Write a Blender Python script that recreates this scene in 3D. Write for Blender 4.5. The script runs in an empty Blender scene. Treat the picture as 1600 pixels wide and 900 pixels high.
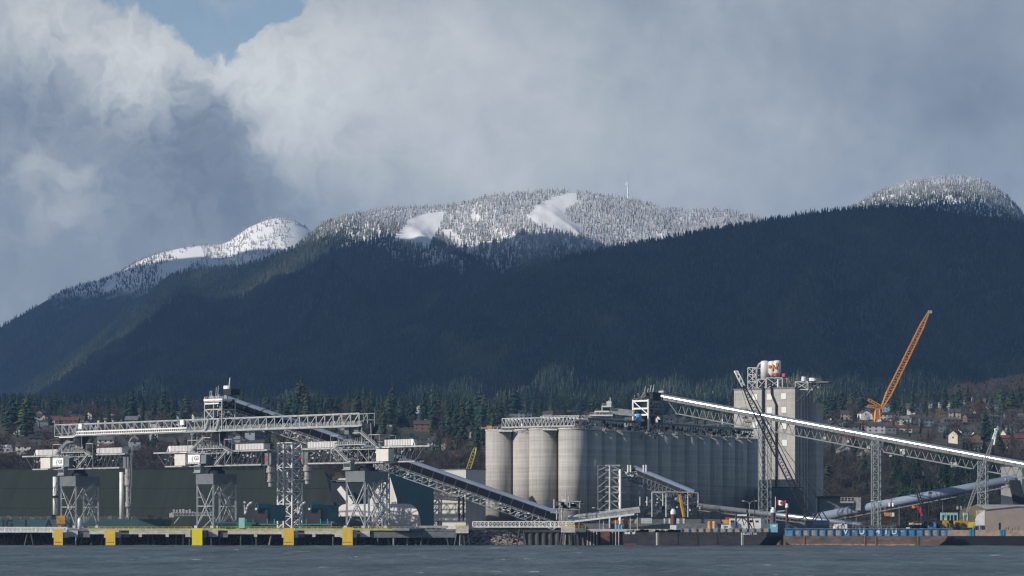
import bpy, math, random
import numpy as np
from mathutils import Vector, Matrix
rad = math.radians
scene = bpy.context.scene
C = scene.collection

# ------------------------------------------------------------------ camera
FPX, CX, HY, CH = 4000.0, 800.0, 820.0, 9.6      # focal length in photo pixels, centre column, horizon row, eye height
cam_d = bpy.data.cameras.new("camera"); cam = bpy.data.objects.new("camera", cam_d); C.objects.link(cam)
cam.location = (0, 0, CH); cam.rotation_euler = (rad(90), 0, 0)
cam_d.sensor_width = 36; cam_d.lens = FPX / 1600 * 36
cam_d.shift_y = (HY - 450) / 1600
cam_d.clip_start = 1; cam_d.clip_end = 60000
scene.camera = cam

def W(px, py, Y):                                   # photo reading at a known distance -> place
    return Vector(((px - CX) / FPX * Y, Y, CH + (HY - py) / FPX * Y))

# ------------------------------------------------------------------ light
SUN = Vector((-0.80, -0.42, 0.45)).normalized()
sd = bpy.data.lights.new("sun", 'SUN'); sd.energy = 4.8; sd.angle = rad(0.5); sd.color = (1.0, 0.93, 0.84)
so = bpy.data.objects.new("sun", sd); C.objects.link(so)
so.rotation_euler = SUN.to_track_quat('Z', 'Y').to_euler()
SUN_EL = math.asin(SUN.z); SUN_ROT = math.atan2(SUN.x, SUN.y)

world = bpy.data.worlds.new("World"); scene.world = world; world.use_nodes = True
nt = world.node_tree; nt.nodes.clear()
def N(t, **k):
    n = nt.nodes.new(t)
    for a, b in k.items(): setattr(n, a, b)
    return n
def _set(sock, v):
    if isinstance(v, bpy.types.NodeSocket): nt.links.new(v, sock)
    elif v is not None: sock.default_value = v
def M_(op, a, b=None, c=None, clamp=False):
    n = N('ShaderNodeMath', operation=op, use_clamp=clamp)
    _set(n.inputs[0], a); _set(n.inputs[1], b)
    if c is not None: _set(n.inputs[2], c)
    return n.outputs[0]
def VM(op, a, b=None):
    n = N('ShaderNodeVectorMath', operation=op)
    _set(n.inputs[0], a)
    if b is not None: _set(n.inputs[1], b)
    return n.outputs['Value'] if op in ('LENGTH', 'DISTANCE', 'DOT_PRODUCT') else n.outputs[0]
def NOISE(vec, scale, detail=6, rough=0.55, col=False):
    n = N('ShaderNodeTexNoise'); _set(n.inputs['Vector'], vec)
    n.inputs['Scale'].default_value = scale; n.inputs['Detail'].default_value = detail; n.inputs['Roughness'].default_value = rough
    return n.outputs['Color' if col else 'Fac']
def MIXC(f, a, b):
    n = N('ShaderNodeMix', data_type='RGBA'); _set(n.inputs[0], f); _set(n.inputs[6], a); _set(n.inputs[7], b)
    return n.outputs[2]
def SMOOTH(x, lo, hi):
    n = N('ShaderNodeMapRange', interpolation_type='SMOOTHSTEP'); _set(n.inputs[0], x)
    n.inputs[1].default_value = lo; n.inputs[2].default_value = hi
    return n.outputs[0]
tc = N('ShaderNodeTexCoord'); sep = N('ShaderNodeSeparateXYZ'); nt.links.new(tc.outputs['Generated'], sep.inputs[0])
az = M_('ARCTAN2', sep.outputs[0], sep.outputs[1])
hyp = M_('SQRT', M_('ADD', M_('MULTIPLY', sep.outputs[0], sep.outputs[0]), M_('MULTIPLY', sep.outputs[1], sep.outputs[1])))
el = M_('ARCTAN2', sep.outputs[2], hyp)
U0 = M_('MULTIPLY', az, 40.0); V0 = M_('MULTIPLY', el, 40.0)      # sky coordinates: azimuth and elevation in 1/40 radian
cmb = N('ShaderNodeCombineXYZ'); nt.links.new(U0, cmb.inputs[0]); nt.links.new(V0, cmb.inputs[1])
P0 = cmb.outputs[0]
def warp(p, amt, sc, det=6):
    w = VM('SUBTRACT', NOISE(p, sc, det, 0.6, True), (0.5, 0.5, 0.5))
    s = N('ShaderNodeVectorMath', operation='SCALE'); nt.links.new(w, s.inputs[0]); s.inputs[3].default_value = amt
    v = N('ShaderNodeVectorMath', operation='MULTIPLY'); nt.links.new(s.outputs[0], v.inputs[0]); v.inputs[1].default_value = (1, 1, 0)
    return VM('ADD', p, v.outputs[0])
PW = warp(warp(P0, 1.25, 0.6, 4), 0.75, 1.9, 8); PS = warp(P0, 2.3, 0.28, 3)
def blob(p, px, py, rx, ry):                       # soft round patch of cloud about a direction
    c = ((px - 800) / 100, (820 - py) / 100, 0)
    d = VM('SUBTRACT', p, c)
    m = VM('MULTIPLY', d, (100 / rx, 100 / ry, 0))
    l = VM('LENGTH', m)
    return M_('EXPONENT', M_('MULTIPLY', M_('MULTIPLY', l, l), -1.0))
acc = None
for (p, px, py, rx, ry, a) in [
    (PS, 700, 240, 330, 160, .30), (PS, 560, 80, 260, 110, .17), (PS, 880, 90, 260, 100, .08),
    (PS, 1000, 300, 300, 120, .10), (PS, 1540, 140, 200, 110, -.15), (PS, 1300, 300, 300, 150, .05),
    (PW, 60, 50, 110, 65, .27), (PW, 130, 95, 60, 40, .10), (PW, 225, 120, 80, 75, .44), (PW, 420, 140, 110, 100, .20),
    (PS, 210, 270, 190, 120, -.16), (PW, 330, 250, 80, 130, -.13), (PS, 400, 330, 200, 90, -.10),
    (PW, 85, 262, 38, 26, .24), (PW, 125, 275, 30, 24, .22), (PW, 105, 330, 50, 34, .16), (PS, 20, 200, 110, 80, -.16), (PS, 60, 420, 200, 80, -.04),
    (PS, 30, 520, 140, 60, .05), (PW, 500, 215, 100, 80, .05)]:
    v = M_('MULTIPLY', blob(p, px, py, rx, ry), a)
    acc = v if acc is None else M_('ADD', acc, v)
n1 = M_('SUBTRACT', NOISE(P0, 0.9, 9, 0.55), 0.5); n2 = M_('SUBTRACT', NOISE(PS, 0.35, 5, 0.5), 0.5)
L = M_('ADD', M_('ADD', acc, 0.43), M_('ADD', M_('ADD', M_('MULTIPLY', n1, 0.30), M_('MULTIPLY', M_('SUBTRACT', NOISE(PW, 2.6, 8, 0.6), 0.5), 0.16)), M_('MULTIPLY', n2, 0.30)))
# a darker bank of cloud in the west with a crisp sunlit rim
edge = N('ShaderNodeSeparateXYZ'); nt.links.new(PW, edge.inputs[0])
# line from (300,110) to (400,240): signed distance
s1 = M_('SUBTRACT', M_('MULTIPLY', M_('ADD', edge.outputs[0], 4.95), -0.79), M_('MULTIPLY', M_('SUBTRACT', edge.outputs[1], 7.05), 0.61))
near_e = blob(P0, 345, 190, 120, 130)
rim = M_('MULTIPLY', M_('SUBTRACT', SMOOTH(s1, 0.14, -0.22), 0.5), M_('MULTIPLY', near_e, 0.34))
L = M_('ADD', L, rim)
bil = M_('ABSOLUTE', M_('SUBTRACT', NOISE(PW, 1.5, 7, 0.55), 0.5))
L = M_('ADD', L, M_('MULTIPLY', M_('SUBTRACT', 0.10, bil), M_('MULTIPLY', blob(P0, 230, 170, 330, 230), 1.5)))
ramp = N('ShaderNodeValToRGB'); nt.links.new(L, ramp.inputs[0])
cr = ramp.color_ramp
for i, (p, c) in enumerate([(0.0, (.15, .185, .25)), (0.22, (.205, .245, .31)), (0.42, (.29, .335, .39)), (0.60, (.405, .445, .48)), (0.80, (.55, .575, .59)), (1.0, (.66, .69, .70))]):
    e = cr.elements[i] if i < 2 else cr.elements.new(p)
    e.position = p; e.color = (*c, 1)
sky = N('ShaderNodeTexSky', sky_type='NISHITA'); sky.sun_disc = False; sky.sun_elevation = SUN_EL; sky.sun_rotation = SUN_ROT
sky.altitude = 10; sky.air_density = 1.0; sky.dust_density = 0.4; sky.ozone_density = 1.5
hole = M_('ADD', M_('ADD', blob(PW, 275, 0, 165, 62), blob(PW, 345, 58, 62, 40)), M_('MULTIPLY', blob(PW, 410, 8, 60, 34), .8))
wisp = M_('MULTIPLY', blob(PW, 335, 14, 60, 20), 0.35)
hole = M_('MULTIPLY', M_('SUBTRACT', SMOOTH(hole, 0.36, 0.62), wisp, clamp=True), 0.86)
# elsewhere, well outside this part of the sky, the cover also breaks up now and then
away = SMOOTH(M_('ABSOLUTE', U0), 14.0, 30.0)
brk = M_('MULTIPLY', SMOOTH(NOISE(P0, 0.12, 4, 0.5), 0.40, 0.52), away)
hole = M_('MAXIMUM', hole, brk)
# cloud bases overhead are darker than the lit tops low in the north
up = M_('SUBTRACT', 1.26, M_('MULTIPLY', SMOOTH(el, 0.22, 0.6), 1.0))
bgc = N('ShaderNodeBackground'); nt.links.new(ramp.outputs[0], bgc.inputs[0]); nt.links.new(M_('MULTIPLY', up, M_('SUBTRACT', 1.0, M_('MULTIPLY', away, 0.78))), bgc.inputs[1])
bgs = N('ShaderNodeBackground'); nt.links.new(sky.outputs[0], bgs.inputs[0]); bgs.inputs[1].default_value = 0.12
mx = N('ShaderNodeMixShader'); nt.links.new(hole, mx.inputs[0]); nt.links.new(bgc.outputs[0], mx.inputs[1]); nt.links.new(bgs.outputs[0], mx.inputs[2])
wo = N('ShaderNodeOutputWorld'); nt.links.new(mx.outputs[0], wo.inputs[0])

scene.view_settings.view_transform = 'Standard'; scene.view_settings.look = 'None'
scene.view_settings.exposure = 0.0; scene.view_settings.gamma = 1.0; scene.view_settings.use_curve_mapping = False
scene.render.engine = 'CYCLES'
cy = scene.cycles
cy.use_denoising = True
try:
    cy.denoiser = 'OPENIMAGEDENOISE'; cy.denoising_input_passes = 'RGB_ALBEDO_NORMAL'; cy.denoising_prefilter = 'ACCURATE'
except Exception: pass
cy.max_bounces = 5; cy.diffuse_bounces = 2; cy.glossy_bounces = 2; cy.volume_bounces = 0; cy.transparent_max_bounces = 8
cy.caustics_reflective = False; cy.caustics_refractive = False
cy.use_adaptive_sampling = True; cy.adaptive_threshold = 0.012
cy.filter_width = 1.3 if hasattr(cy, 'filter_width') else 1.5
R = random.Random(7)
RS = np.random.RandomState(11)

# ------------------------------------------------------------------ helpers
MATS = {}
def mat(name, col, rough=0.6, metal=0.0, var=0.0, sc=(0.2, 0.2, 0.2), bump=0.0, bsc=1.0, spec=0.5, col2=None, inst=0.0):
    """painted / weathered surface: base colour varied by object-space noise (dirt, streaks)"""
    if name in MATS: return MATS[name]
    m = bpy.data.materials.new(name); m.use_nodes = True; t = m.node_tree; b = t.nodes['Principled BSDF']
    b.inputs['Roughness'].default_value = rough; b.inputs['Metallic'].default_value = metal
    b.inputs['Base Color'].default_value = (*col, 1)
    try: b.inputs['Specular IOR Level'].default_value = spec
    except Exception: pass
    if var > 0 or col2 or inst > 0:
        g = t.nodes.new('ShaderNodeNewGeometry'); mp = t.nodes.new('ShaderNodeMapping'); mp.inputs['Scale'].default_value = sc
        t.links.new(g.outputs['Position'], mp.inputs[0])
        n = t.nodes.new('ShaderNodeTexNoise'); n.inputs['Scale'].default_value = 1.0; n.inputs['Detail'].default_value = 6
        n.inputs['Roughness'].default_value = 0.65
        t.links.new(mp.outputs[0], n.inputs['Vector'])
        rp = t.nodes.new('ShaderNodeValToRGB'); t.links.new(n.outputs[0], rp.inputs[0])
        c2 = col2 or tuple(c * (1 - var) for c in col)
        rp.color_ramp.elements[0].position = 0.34; rp.color_ramp.elements[0].color = (*c2, 1)
        rp.color_ramp.elements[1].position = 0.62; rp.color_ramp.elements[1].color = (*tuple(min(1, c * (1 + var * .4)) for c in col), 1)
        out = rp.outputs[0]
        if inst > 0:
            oi = t.nodes.new('ShaderNodeObjectInfo'); mr = t.nodes.new('ShaderNodeMapRange')
            mr.inputs[3].default_value = 1 - inst; mr.inputs[4].default_value = 1 + inst
            t.links.new(oi.outputs['Random'], mr.inputs[0])
            sm = t.nodes.new('ShaderNodeVectorMath'); sm.operation = 'SCALE'
            t.links.new(out, sm.inputs[0]); t.links.new(mr.outputs[0], sm.inputs[3]); out = sm.outputs[0]
        t.links.new(out, b.inputs['Base Color'])
    if bump > 0:
        g = t.nodes.new('ShaderNodeNewGeometry'); n = t.nodes.new('ShaderNodeTexNoise'); n.inputs['Scale'].default_value = bsc
        t.links.new(g.outputs['Position'], n.inputs['Vector'])
        bp = t.nodes.new('ShaderNodeBump'); bp.inputs['Strength'].default_value = bump; bp.inputs['Distance'].default_value = 0.3
        t.links.new(n.outputs[0], bp.inputs['Height']); t.links.new(bp.outputs[0], b.inputs['Normal'])
    MATS[name] = m
    return m

ORG = {}
def tag(o, label=None, cat=None, group=None, kind=None):
    if label: o['label'] = label
    if cat: o['category'] = cat
    if group: o['group'] = group
    if kind: o['kind'] = kind
    return o
def thing(name, label, cat, loc, group=None, rz=0.0):
    o = bpy.data.objects.new(name, None); C.objects.link(o)
    o.empty_display_size = 1.0
    o.location = loc; o.rotation_euler = (0, 0, rz); tag(o, label, cat, group)
    ORG[o.name] = Vector(loc)
    return o
def local_thing(name, label, cat, group=None):     # parts built round the origin, moved as one afterwards
    o = thing(name, label, cat, (0, 0, 0), group); return o

class MB:
    def __init__(s): s.v = []; s.f = []
    def quad(s, a, b, c, d):
        i = len(s.v); s.v += [tuple(a), tuple(b), tuple(c), tuple(d)]; s.f.append((i, i + 1, i + 2, i + 3))
    def poly(s, pts):
        i = len(s.v); s.v += [tuple(p) for p in pts]; s.f.append(tuple(range(i, i + len(pts))))
    def obox(s, o, ax, ay, az_):                   # corner + three edge vectors
        o = Vector(o); ax = Vector(ax); ay = Vector(ay); az_ = Vector(az_)
        i = len(s.v)
        for k in ((0,0,0),(1,0,0),(1,1,0),(0,1,0),(0,0,1),(1,0,1),(1,1,1),(0,1,1)):
            s.v.append(tuple(o + ax * k[0] + ay * k[1] + az_ * k[2]))
        fs = [(0,3,2,1),(4,5,6,7),(0,1,5,4),(1,2,6,5),(2,3,7,6),(3,0,4,7)]
        if ax.cross(ay).dot(az_) < 0: fs = [f[::-1] for f in fs]
        s.f += [tuple(i + q for q in f) for f in fs]
    def box(s, x0, x1, y0, y1, z0, z1): s.obox((x0, y0, z0), (x1 - x0, 0, 0), (0, y1 - y0, 0), (0, 0, z1 - z0))
    def beam(s, p, q, w=0.35, h=None):
        p = Vector(p); q = Vector(q); d = q - p
        if d.length < 1e-6: return
        h = h or w
        up = Vector((0, 0, 1))
        if abs(d.normalized().z) > 0.98: up = Vector((0.766, -0.643, 0))
        r = d.cross(up).normalized(); u = r.cross(d).normalized()
        s.obox(p - r * w / 2 - u * h / 2, r * w, u * h, d)
    def tube(s, p, q, r, r2=None, n=10, caps=True):
        p = Vector(p); q = Vector(q); d = (q - p).normalized(); r2 = r if r2 is None else r2
        up = Vector((0, 0, 1)) if abs(d.z) < 0.98 else Vector((1, 0, 0))
        a = d.cross(up).normalized(); b = a.cross(d).normalized()
        i = len(s.v)
        for k in range(n):
            t = 2 * math.pi * k / n; s.v.append(tuple(p + (a * math.cos(t) + b * math.sin(t)) * r))
        for k in range(n):
            t = 2 * math.pi * k / n; s.v.append(tuple(q + (a * math.cos(t) + b * math.sin(t)) * r2))
        for k in range(n):
            k2 = (k + 1) % n; s.f.append((i + k2, i + k, i + n + k, i + n + k2))
        if caps:
            s.f.append(tuple(i + k for k in range(n))); s.f.append(tuple(i + n + k for k in reversed(range(n))))
    def lathe(s, c, prof, n=24):                   # profile (r, z) about a vertical axis
        c = Vector(c); i = len(s.v); m = len(prof)
        for (r, z) in prof:
            for k in range(n):
                t = 2 * math.pi * k / n; s.v.append((c.x + r * math.cos(t), c.y + r * math.sin(t), c.z + z))
        for j in range(m - 1):
            for k in range(n):
                k2 = (k + 1) % n; s.f.append((i + j * n + k, i + j * n + k2, i + (j + 1) * n + k2, i + (j + 1) * n + k))
        s.f.append(tuple(i + k for k in reversed(range(n)))); s.f.append(tuple(i + (m - 1) * n + k for k in range(n)))
    def extrude(s, pts, vec):                      # closed outline pushed along vec
        pts = [Vector(p) for p in pts]; vec = Vector(vec); n = len(pts); i = len(s.v)
        s.v += [tuple(p) for p in pts] + [tuple(p + vec) for p in pts]
        s.f.append(tuple(i + k for k in reversed(range(n)))); s.f.append(tuple(i + n + k for k in range(n)))
        for k in range(n): k2 = (k + 1) % n; s.f.append((i + k, i + k2, i + n + k2, i + n + k))
    def rail(s, pts, h=1.1, w=0.09, step=2.5):     # handrail with posts
        for a, b in zip(pts[:-1], pts[1:]):
            a = Vector(a); b = Vector(b); u = Vector((0, 0, 1))
            s.beam(a + u * h, b + u * h, w); s.beam(a + u * h * .5, b + u * h * .5, w * .8)
            n = max(1, int((b - a).length / step))
            for k in range(n + 1):
                p = a.lerp(b, k / n); s.beam(p, p + u * h, w)
    def truss(s, p, q, up, side, n, c=0.4, d=0.28, lace=True, warren=False):
        """box truss: p,q centre-bottom ends; up, side = full height / width vectors"""
        p = Vector(p); q = Vector(q); up = Vector(up); side = Vector(side)
        for sg in (-.5, .5):
            o = side * sg
            s.beam(p + o, q + o, c); s.beam(p + o + up, q + o + up, c)
            for k in range(n + 1):
                a = p.lerp(q, k / n) + o
                if not warren: s.beam(a, a + up, d)
                if k < n:
                    b = p.lerp(q, (k + 1) / n) + o
                    if warren:
                        mid = (a + b) / 2 + up
                        s.beam(a, mid, d); s.beam(mid, b, d)
                    elif k < n / 2: s.beam(a + up, b, d)
                    else: s.beam(a, b + up, d)
        if lace:
            for k in range(n + 1):
                a = p.lerp(q, k / n)
                s.beam(a - side * .5, a + side * .5, d); s.beam(a - side * .5 + up, a + side * .5 + up, d)
                if k < n:
                    b = p.lerp(q, (k + 1) / n); s.beam(a - side * .5, b + side * .5, d * .8)
    def lattice(s, base, ax, ay, h, n, c=0.45, d=0.26, taper=1.0):
        """four-legged braced tower; ax, ay = footprint edge vectors, base = centre"""
        base = Vector(base); ax = Vector(ax); ay = Vector(ay); u = Vector((0, 0, 1))
        def cor(k, i):
            f = 1 - (1 - taper) * k / n
            sx, sy = ((-.5, -.5), (.5, -.5), (.5, .5), (-.5, .5))[i % 4]
            return base + (ax * sx + ay * sy) * f + u * h * k / n
        for i in range(4):
            s.beam(cor(0, i), cor(n, i), c)
            for k in range(n + 1): s.beam(cor(k, i), cor(k, i + 1), d)
            for k in range(n):
                s.beam(cor(k, i), cor(k + 1, i + 1), d); s.beam(cor(k, i + 1), cor(k + 1, i), d)
    def boom(s, p, q, w, n, c=0.3, d=0.16, w2=None, tip=.4):
        """crane boom: square lattice tapering at both ends"""
        p = Vector(p); q = Vector(q); D = (q - p); dd = D.normalized()
        a = dd.cross(Vector((0, 1, 0))).normalized(); b = a.cross(dd).normalized(); w2 = w2 or w
        def cor(k, i):
            t = k / n; f = min(1, tip + (1 - tip) * t / .15, tip + (1 - tip) * (1 - t) / .15)
            ww = (w * (1 - t) + w2 * t) * f / 2
            sx, sy = ((-1, -1), (1, -1), (1, 1), (-1, 1))[i % 4]
            return p + D * t + a * sx * ww + b * sy * ww
        for i in range(4):
            for k in range(n):
                s.beam(cor(k, i), cor(k + 1, i), c)
                s.beam(cor(k, i + (k % 2)), cor(k + 1, i + 1 - (k % 2)), d)
    def build(s, name, m, parent=None, smooth=False):
        me = bpy.data.meshes.new(name)
        org = ORG.get(parent.name, Vector((0, 0, 0))) if parent is not None else Vector((0, 0, 0))
        if org.length > 0: vs = [(v[0] - org.x, v[1] - org.y, v[2] - org.z) for v in s.v]
        else: vs = s.v
        me.from_pydata(vs, [], s.f); me.materials.append(m)
        if smooth: me.polygons.foreach_set('use_smooth', [True] * len(me.polygons))
        me.update()
        o = bpy.data.objects.new(name, me); C.objects.link(o)
        if parent is not None: o.parent = parent; ORG[o.name] = org
        return o
    def build_each(s, name, m, parent=None):
        """every separate piece becomes a mesh of its own"""
        par = list(range(len(s.v)))
        def fd(a):
            while par[a] != a: par[a] = par[par[a]]; a = par[a]
            return a
        for f in s.f:
            for q in f[1:]: par[fd(q)] = fd(f[0])
        gr = {}
        for f in s.f: gr.setdefault(fd(f[0]), []).append(f)
        out = []
        for fs in gr.values():
            ids = sorted({q for f in fs for q in f}); mp = {q: i for i, q in enumerate(ids)}
            b = MB(); b.v = [s.v[q] for q in ids]; b.f = [tuple(mp[q] for q in f) for f in fs]; out.append(b.build(name, m, parent))
        return out

def dup(root):
    """copy of a thing with copies of its parts and sub-parts"""
    def cp(o, par):
        c = o.copy(); C.objects.link(c)
        if par is not None: c.parent = par
        for ch in list(KIDS.get(o.name, [])): cp(ch, c)
        return c
    return cp(root, None)
KIDS = {}
def index_kids(root):
    for o in [root] + list(root.children_recursive):
        KIDS[o.name] = list(o.children)

# smooth value noise for terrain
def _h(ix, iy, s):
    n = (ix * 374761393 + iy * 668265263 + s * 1442695041) & 0xffffffff
    n = ((n ^ (n >> 13)) * 1274126177) & 0xffffffff
    return ((n ^ (n >> 16)) & 0xffff) / 65535.0
def vnoise(x, y, s=0):
    x = np.asarray(x, float); y = np.asarray(y, float)
    ix = np.floor(x).astype(np.int64); iy = np.floor(y).astype(np.int64); fx = x - ix; fy = y - iy
    fx = fx * fx * (3 - 2 * fx); fy = fy * fy * (3 - 2 * fy)
    a = _h(ix, iy, s); b = _h(ix + 1, iy, s); c = _h(ix, iy + 1, s); d = _h(ix + 1, iy + 1, s)
    return (a + (b - a) * fx) + ((c + (d - c) * fx) - (a + (b - a) * fx)) * fy
def fbm(x, y, o=4, s=0):
    t = 0; a = .5
    for k in range(o): t = t + a * vnoise(x * 2 ** k, y * 2 ** k, s + k); a *= .5
    return t
# ------------------------------------------------------------------ mountains, hills, town slope, water
def interp(pts, x):
    xs = [p[0] for p in pts]; ys = [p[1] for p in pts]
    return np.interp(x, xs, ys)
def smooth_interp(pts, x):
    v = 0
    for o, w in ((-16, .15), (-8, .2), (0, .3), (8, .2), (16, .15)): v = v + w * interp(pts, x + o)
    return v

SNOWL = 985.0
def land_mat(off=0):
    m = bpy.data.materials.new('mountain_floor'); m.use_nodes = True; t = m.node_tree; b = t.nodes['Principled BSDF']
    b.inputs['Roughness'].default_value = 0.9
    g = t.nodes.new('ShaderNodeNewGeometry'); sp = t.nodes.new('ShaderNodeSeparateXYZ'); t.links.new(g.outputs['Position'], sp.inputs[0])
    n = t.nodes.new('ShaderNodeTexNoise'); n.inputs['Scale'].default_value = 0.006; n.inputs['Detail'].default_value = 6
    t.links.new(g.outputs['Position'], n.inputs['Vector'])
    a = t.nodes.new('ShaderNodeMath'); a.operation = 'MULTIPLY_ADD'; t.links.new(n.outputs[0], a.inputs[0]); a.inputs[1].default_value = 260; a.inputs[2].default_value = -130
    z = t.nodes.new('ShaderNodeMath'); z.operation = 'ADD'; t.links.new(sp.outputs[2], z.inputs[0]); t.links.new(a.outputs[0], z.inputs[1])
    wx = t.nodes.new('ShaderNodeMapRange'); wx.inputs[1].default_value = -350; wx.inputs[2].default_value = -750; wx.inputs[3].default_value = 0; wx.inputs[4].default_value = (260 if off == 0 else 0)
    t.links.new(sp.outputs[0], wx.inputs[0]); z2 = t.nodes.new('ShaderNodeMath'); z2.operation = 'SUBTRACT'; t.links.new(z.outputs[0], z2.inputs[0]); t.links.new(wx.outputs[0], z2.inputs[1]); z = z2
    mr = t.nodes.new('ShaderNodeMapRange'); mr.inputs[1].default_value = SNOWL - 190 + off; mr.inputs[2].default_value = SNOWL - 90 + off
    t.links.new(z.outputs[0], mr.inputs[0])
    n2 = t.nodes.new('ShaderNodeTexNoise'); n2.inputs['Scale'].default_value = 0.05; n2.inputs['Detail'].default_value = 4
    t.links.new(g.outputs['Position'], n2.inputs['Vector'])
    rp = t.nodes.new('ShaderNodeValToRGB'); t.links.new(n2.outputs[0], rp.inputs[0])
    rp.color_ramp.elements[0].color = (.010, .014, .010, 1); rp.color_ramp.elements[1].color = (.022, .028, .018, 1)
    mx = t.nodes.new('ShaderNodeMix'); mx.data_type = 'RGBA'; t.links.new(mr.outputs[0], mx.inputs[0]); t.links.new(rp.outputs[0], mx.inputs[6])
    mx.inputs[7].default_value = (.95, .955, .965, 1); t.links.new(mx.outputs[2], b.inputs['Base Color'])
    return m
LANDM = land_mat(); LANDF = land_mat(230)

class Ridge:
    """one mountain: crest line read off the skyline at its own distance, spurs and gullies running down towards the shore"""
    def __init__(s, name, crest, Yc, Yb, Zb, p, amp, seed, back=900):
        s.name = name; s.crest = crest; s.Yc = Yc; s.Yb = Yb; s.Zb = Zb; s.p = p; s.amp = amp; s.seed = seed; s.back = back
    def yc(s, px): return s.Yc(px) if callable(s.Yc) else s.Yc + 0 * px
    def z(s, px, v):
        """v: 0 at crest, 1 at foot, negative behind"""
        px = np.asarray(px, float); v = np.asarray(v, float)
        Yc = s.yc(px); Zc = CH + (HY - smooth_interp(s.crest, px)) / FPX * Yc
        vv = np.clip(v, 0, 1)
        Z = s.Zb + (Zc - s.Zb) * (1 - vv) ** s.p
        wgt = np.minimum(1, vv * 3) ** 1.4 * (1 - vv ** 3)
        sl = px + 330 * vv * (1 if s.seed % 2 else -1)           # gullies run aslant
        rn = fbm(sl / 95.0, vv * 2.3 + 3, 4, s.seed)
        rid = np.abs(fbm(sl / 150.0, vv * 1.4, 3, s.seed + 9) - .45) * 2.2
        Z = Z + s.amp * wgt * ((rn - .5) * 1.1 - rid * .8 * (Zc - s.Zb) / 1000)
        Z = Z + (fbm(px / 14.0, vv * 18, 3, s.seed + 5) - .45) * 8 * np.minimum(1, vv * 12)
        Z = np.where(v < 0, Zc + v * s.back * 0.9 - v * v * 100, Z)
        return Z
    def Y(s, px, v): return np.where(v >= 0, s.yc(px) + (s.Yb - s.yc(px)) * v, s.yc(px) - v * s.back)
    def mesh(s, x0, x1, nx, nv):
        px = np.linspace(x0, x1, nx); v = np.concatenate([[-1, -.5, -.2], np.linspace(0, 1, nv) ** 1.15])
        PX, Vv = np.meshgrid(px, v)
        Y = s.Y(PX, Vv); Z = s.z(PX, Vv); X = (PX - CX) / FPX * Y
        nrow = len(v); vs = np.stack([X, Y, Z], -1).reshape(-1, 3)
        idx = np.arange(nrow * nx).reshape(nrow, nx)
        f = np.stack([idx[:-1, :-1], idx[1:, :-1], idx[1:, 1:], idx[:-1, 1:]], -1).reshape(-1, 4)
        me = bpy.data.meshes.new(s.name); me.from_pydata(vs.tolist(), [], f.tolist()); me.materials.append(LANDF if s.seed == 21 else LANDM)
        me.polygons.foreach_set('use_smooth', [True] * len(me.polygons)); me.update()
        o = bpy.data.objects.new(s.name, me); C.objects.link(o); o['kind'] = 'structure'
        return o

rA = Ridge('mountain', [(-260, 640), (-100, 560), (0, 513), (50, 483), (100, 453), (150, 440), (185, 428), (215, 408), (250, 395), (290, 386), (330, 382), (362, 380),
                        (372, 364), (395, 352), (425, 341), (440, 338), (462, 345), (482, 356), (500, 372), (600, 420), (800, 460)], 12000, 8500, 60, 1.15, 150, 21)
rB = Ridge('mountain', [(-300, 700), (0, 628), (60, 596), (130, 548), (200, 492), (250, 445), (275, 428), (330, 421), (385, 418), (440, 398), (478, 378), (500, 352), (540, 339),
                        (600, 329), (660, 325), (695, 326), (730, 318), (765, 308), (800, 304), (860, 300), (900, 301), (950, 308), (1000, 317), (1040, 328), (1090, 332), (1130, 330),
                        (1160, 335), (1200, 348), (1260, 360), (1400, 400), (1700, 450)], 9600, 4600, 120, 1.05, 170, 30)
rE = Ridge('mountain', [(1180, 420), (1290, 350), (1335, 326), (1350, 312), (1370, 302), (1400, 290), (1440, 281), (1490, 277), (1530, 280), (1550, 290), (1575, 308), (1592, 326), (1604, 344), (1640, 372), (1800, 440)],
           9000, 6300, 500, 0.8, 40, 40)
rD = Ridge('mountain', [(-300, 690), (100, 650), (250, 618), (350, 592), (480, 565), (580, 538), (680, 500), (740, 468), (800, 436), (850, 414), (900, 400), (960, 388), (1050, 372), (1110, 360), (1170, 350),
                        (1215, 343), (1260, 335), (1330, 327), (1400, 324), (1450, 328), (1500, 335), (1560, 345), (1620, 352), (1800, 370)],
           6300, 3300, 150, 1.12, 240, 51)
for r, rng, nx, nv in ((rA, (-320, 700), 300, 70), (rB, (-300, 1500), 500, 150), (rE, (1180, 1900), 220, 60), (rD, (-300, 1950), 600, 170)):
    r.mesh(rng[0], rng[1], nx, nv)

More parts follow.
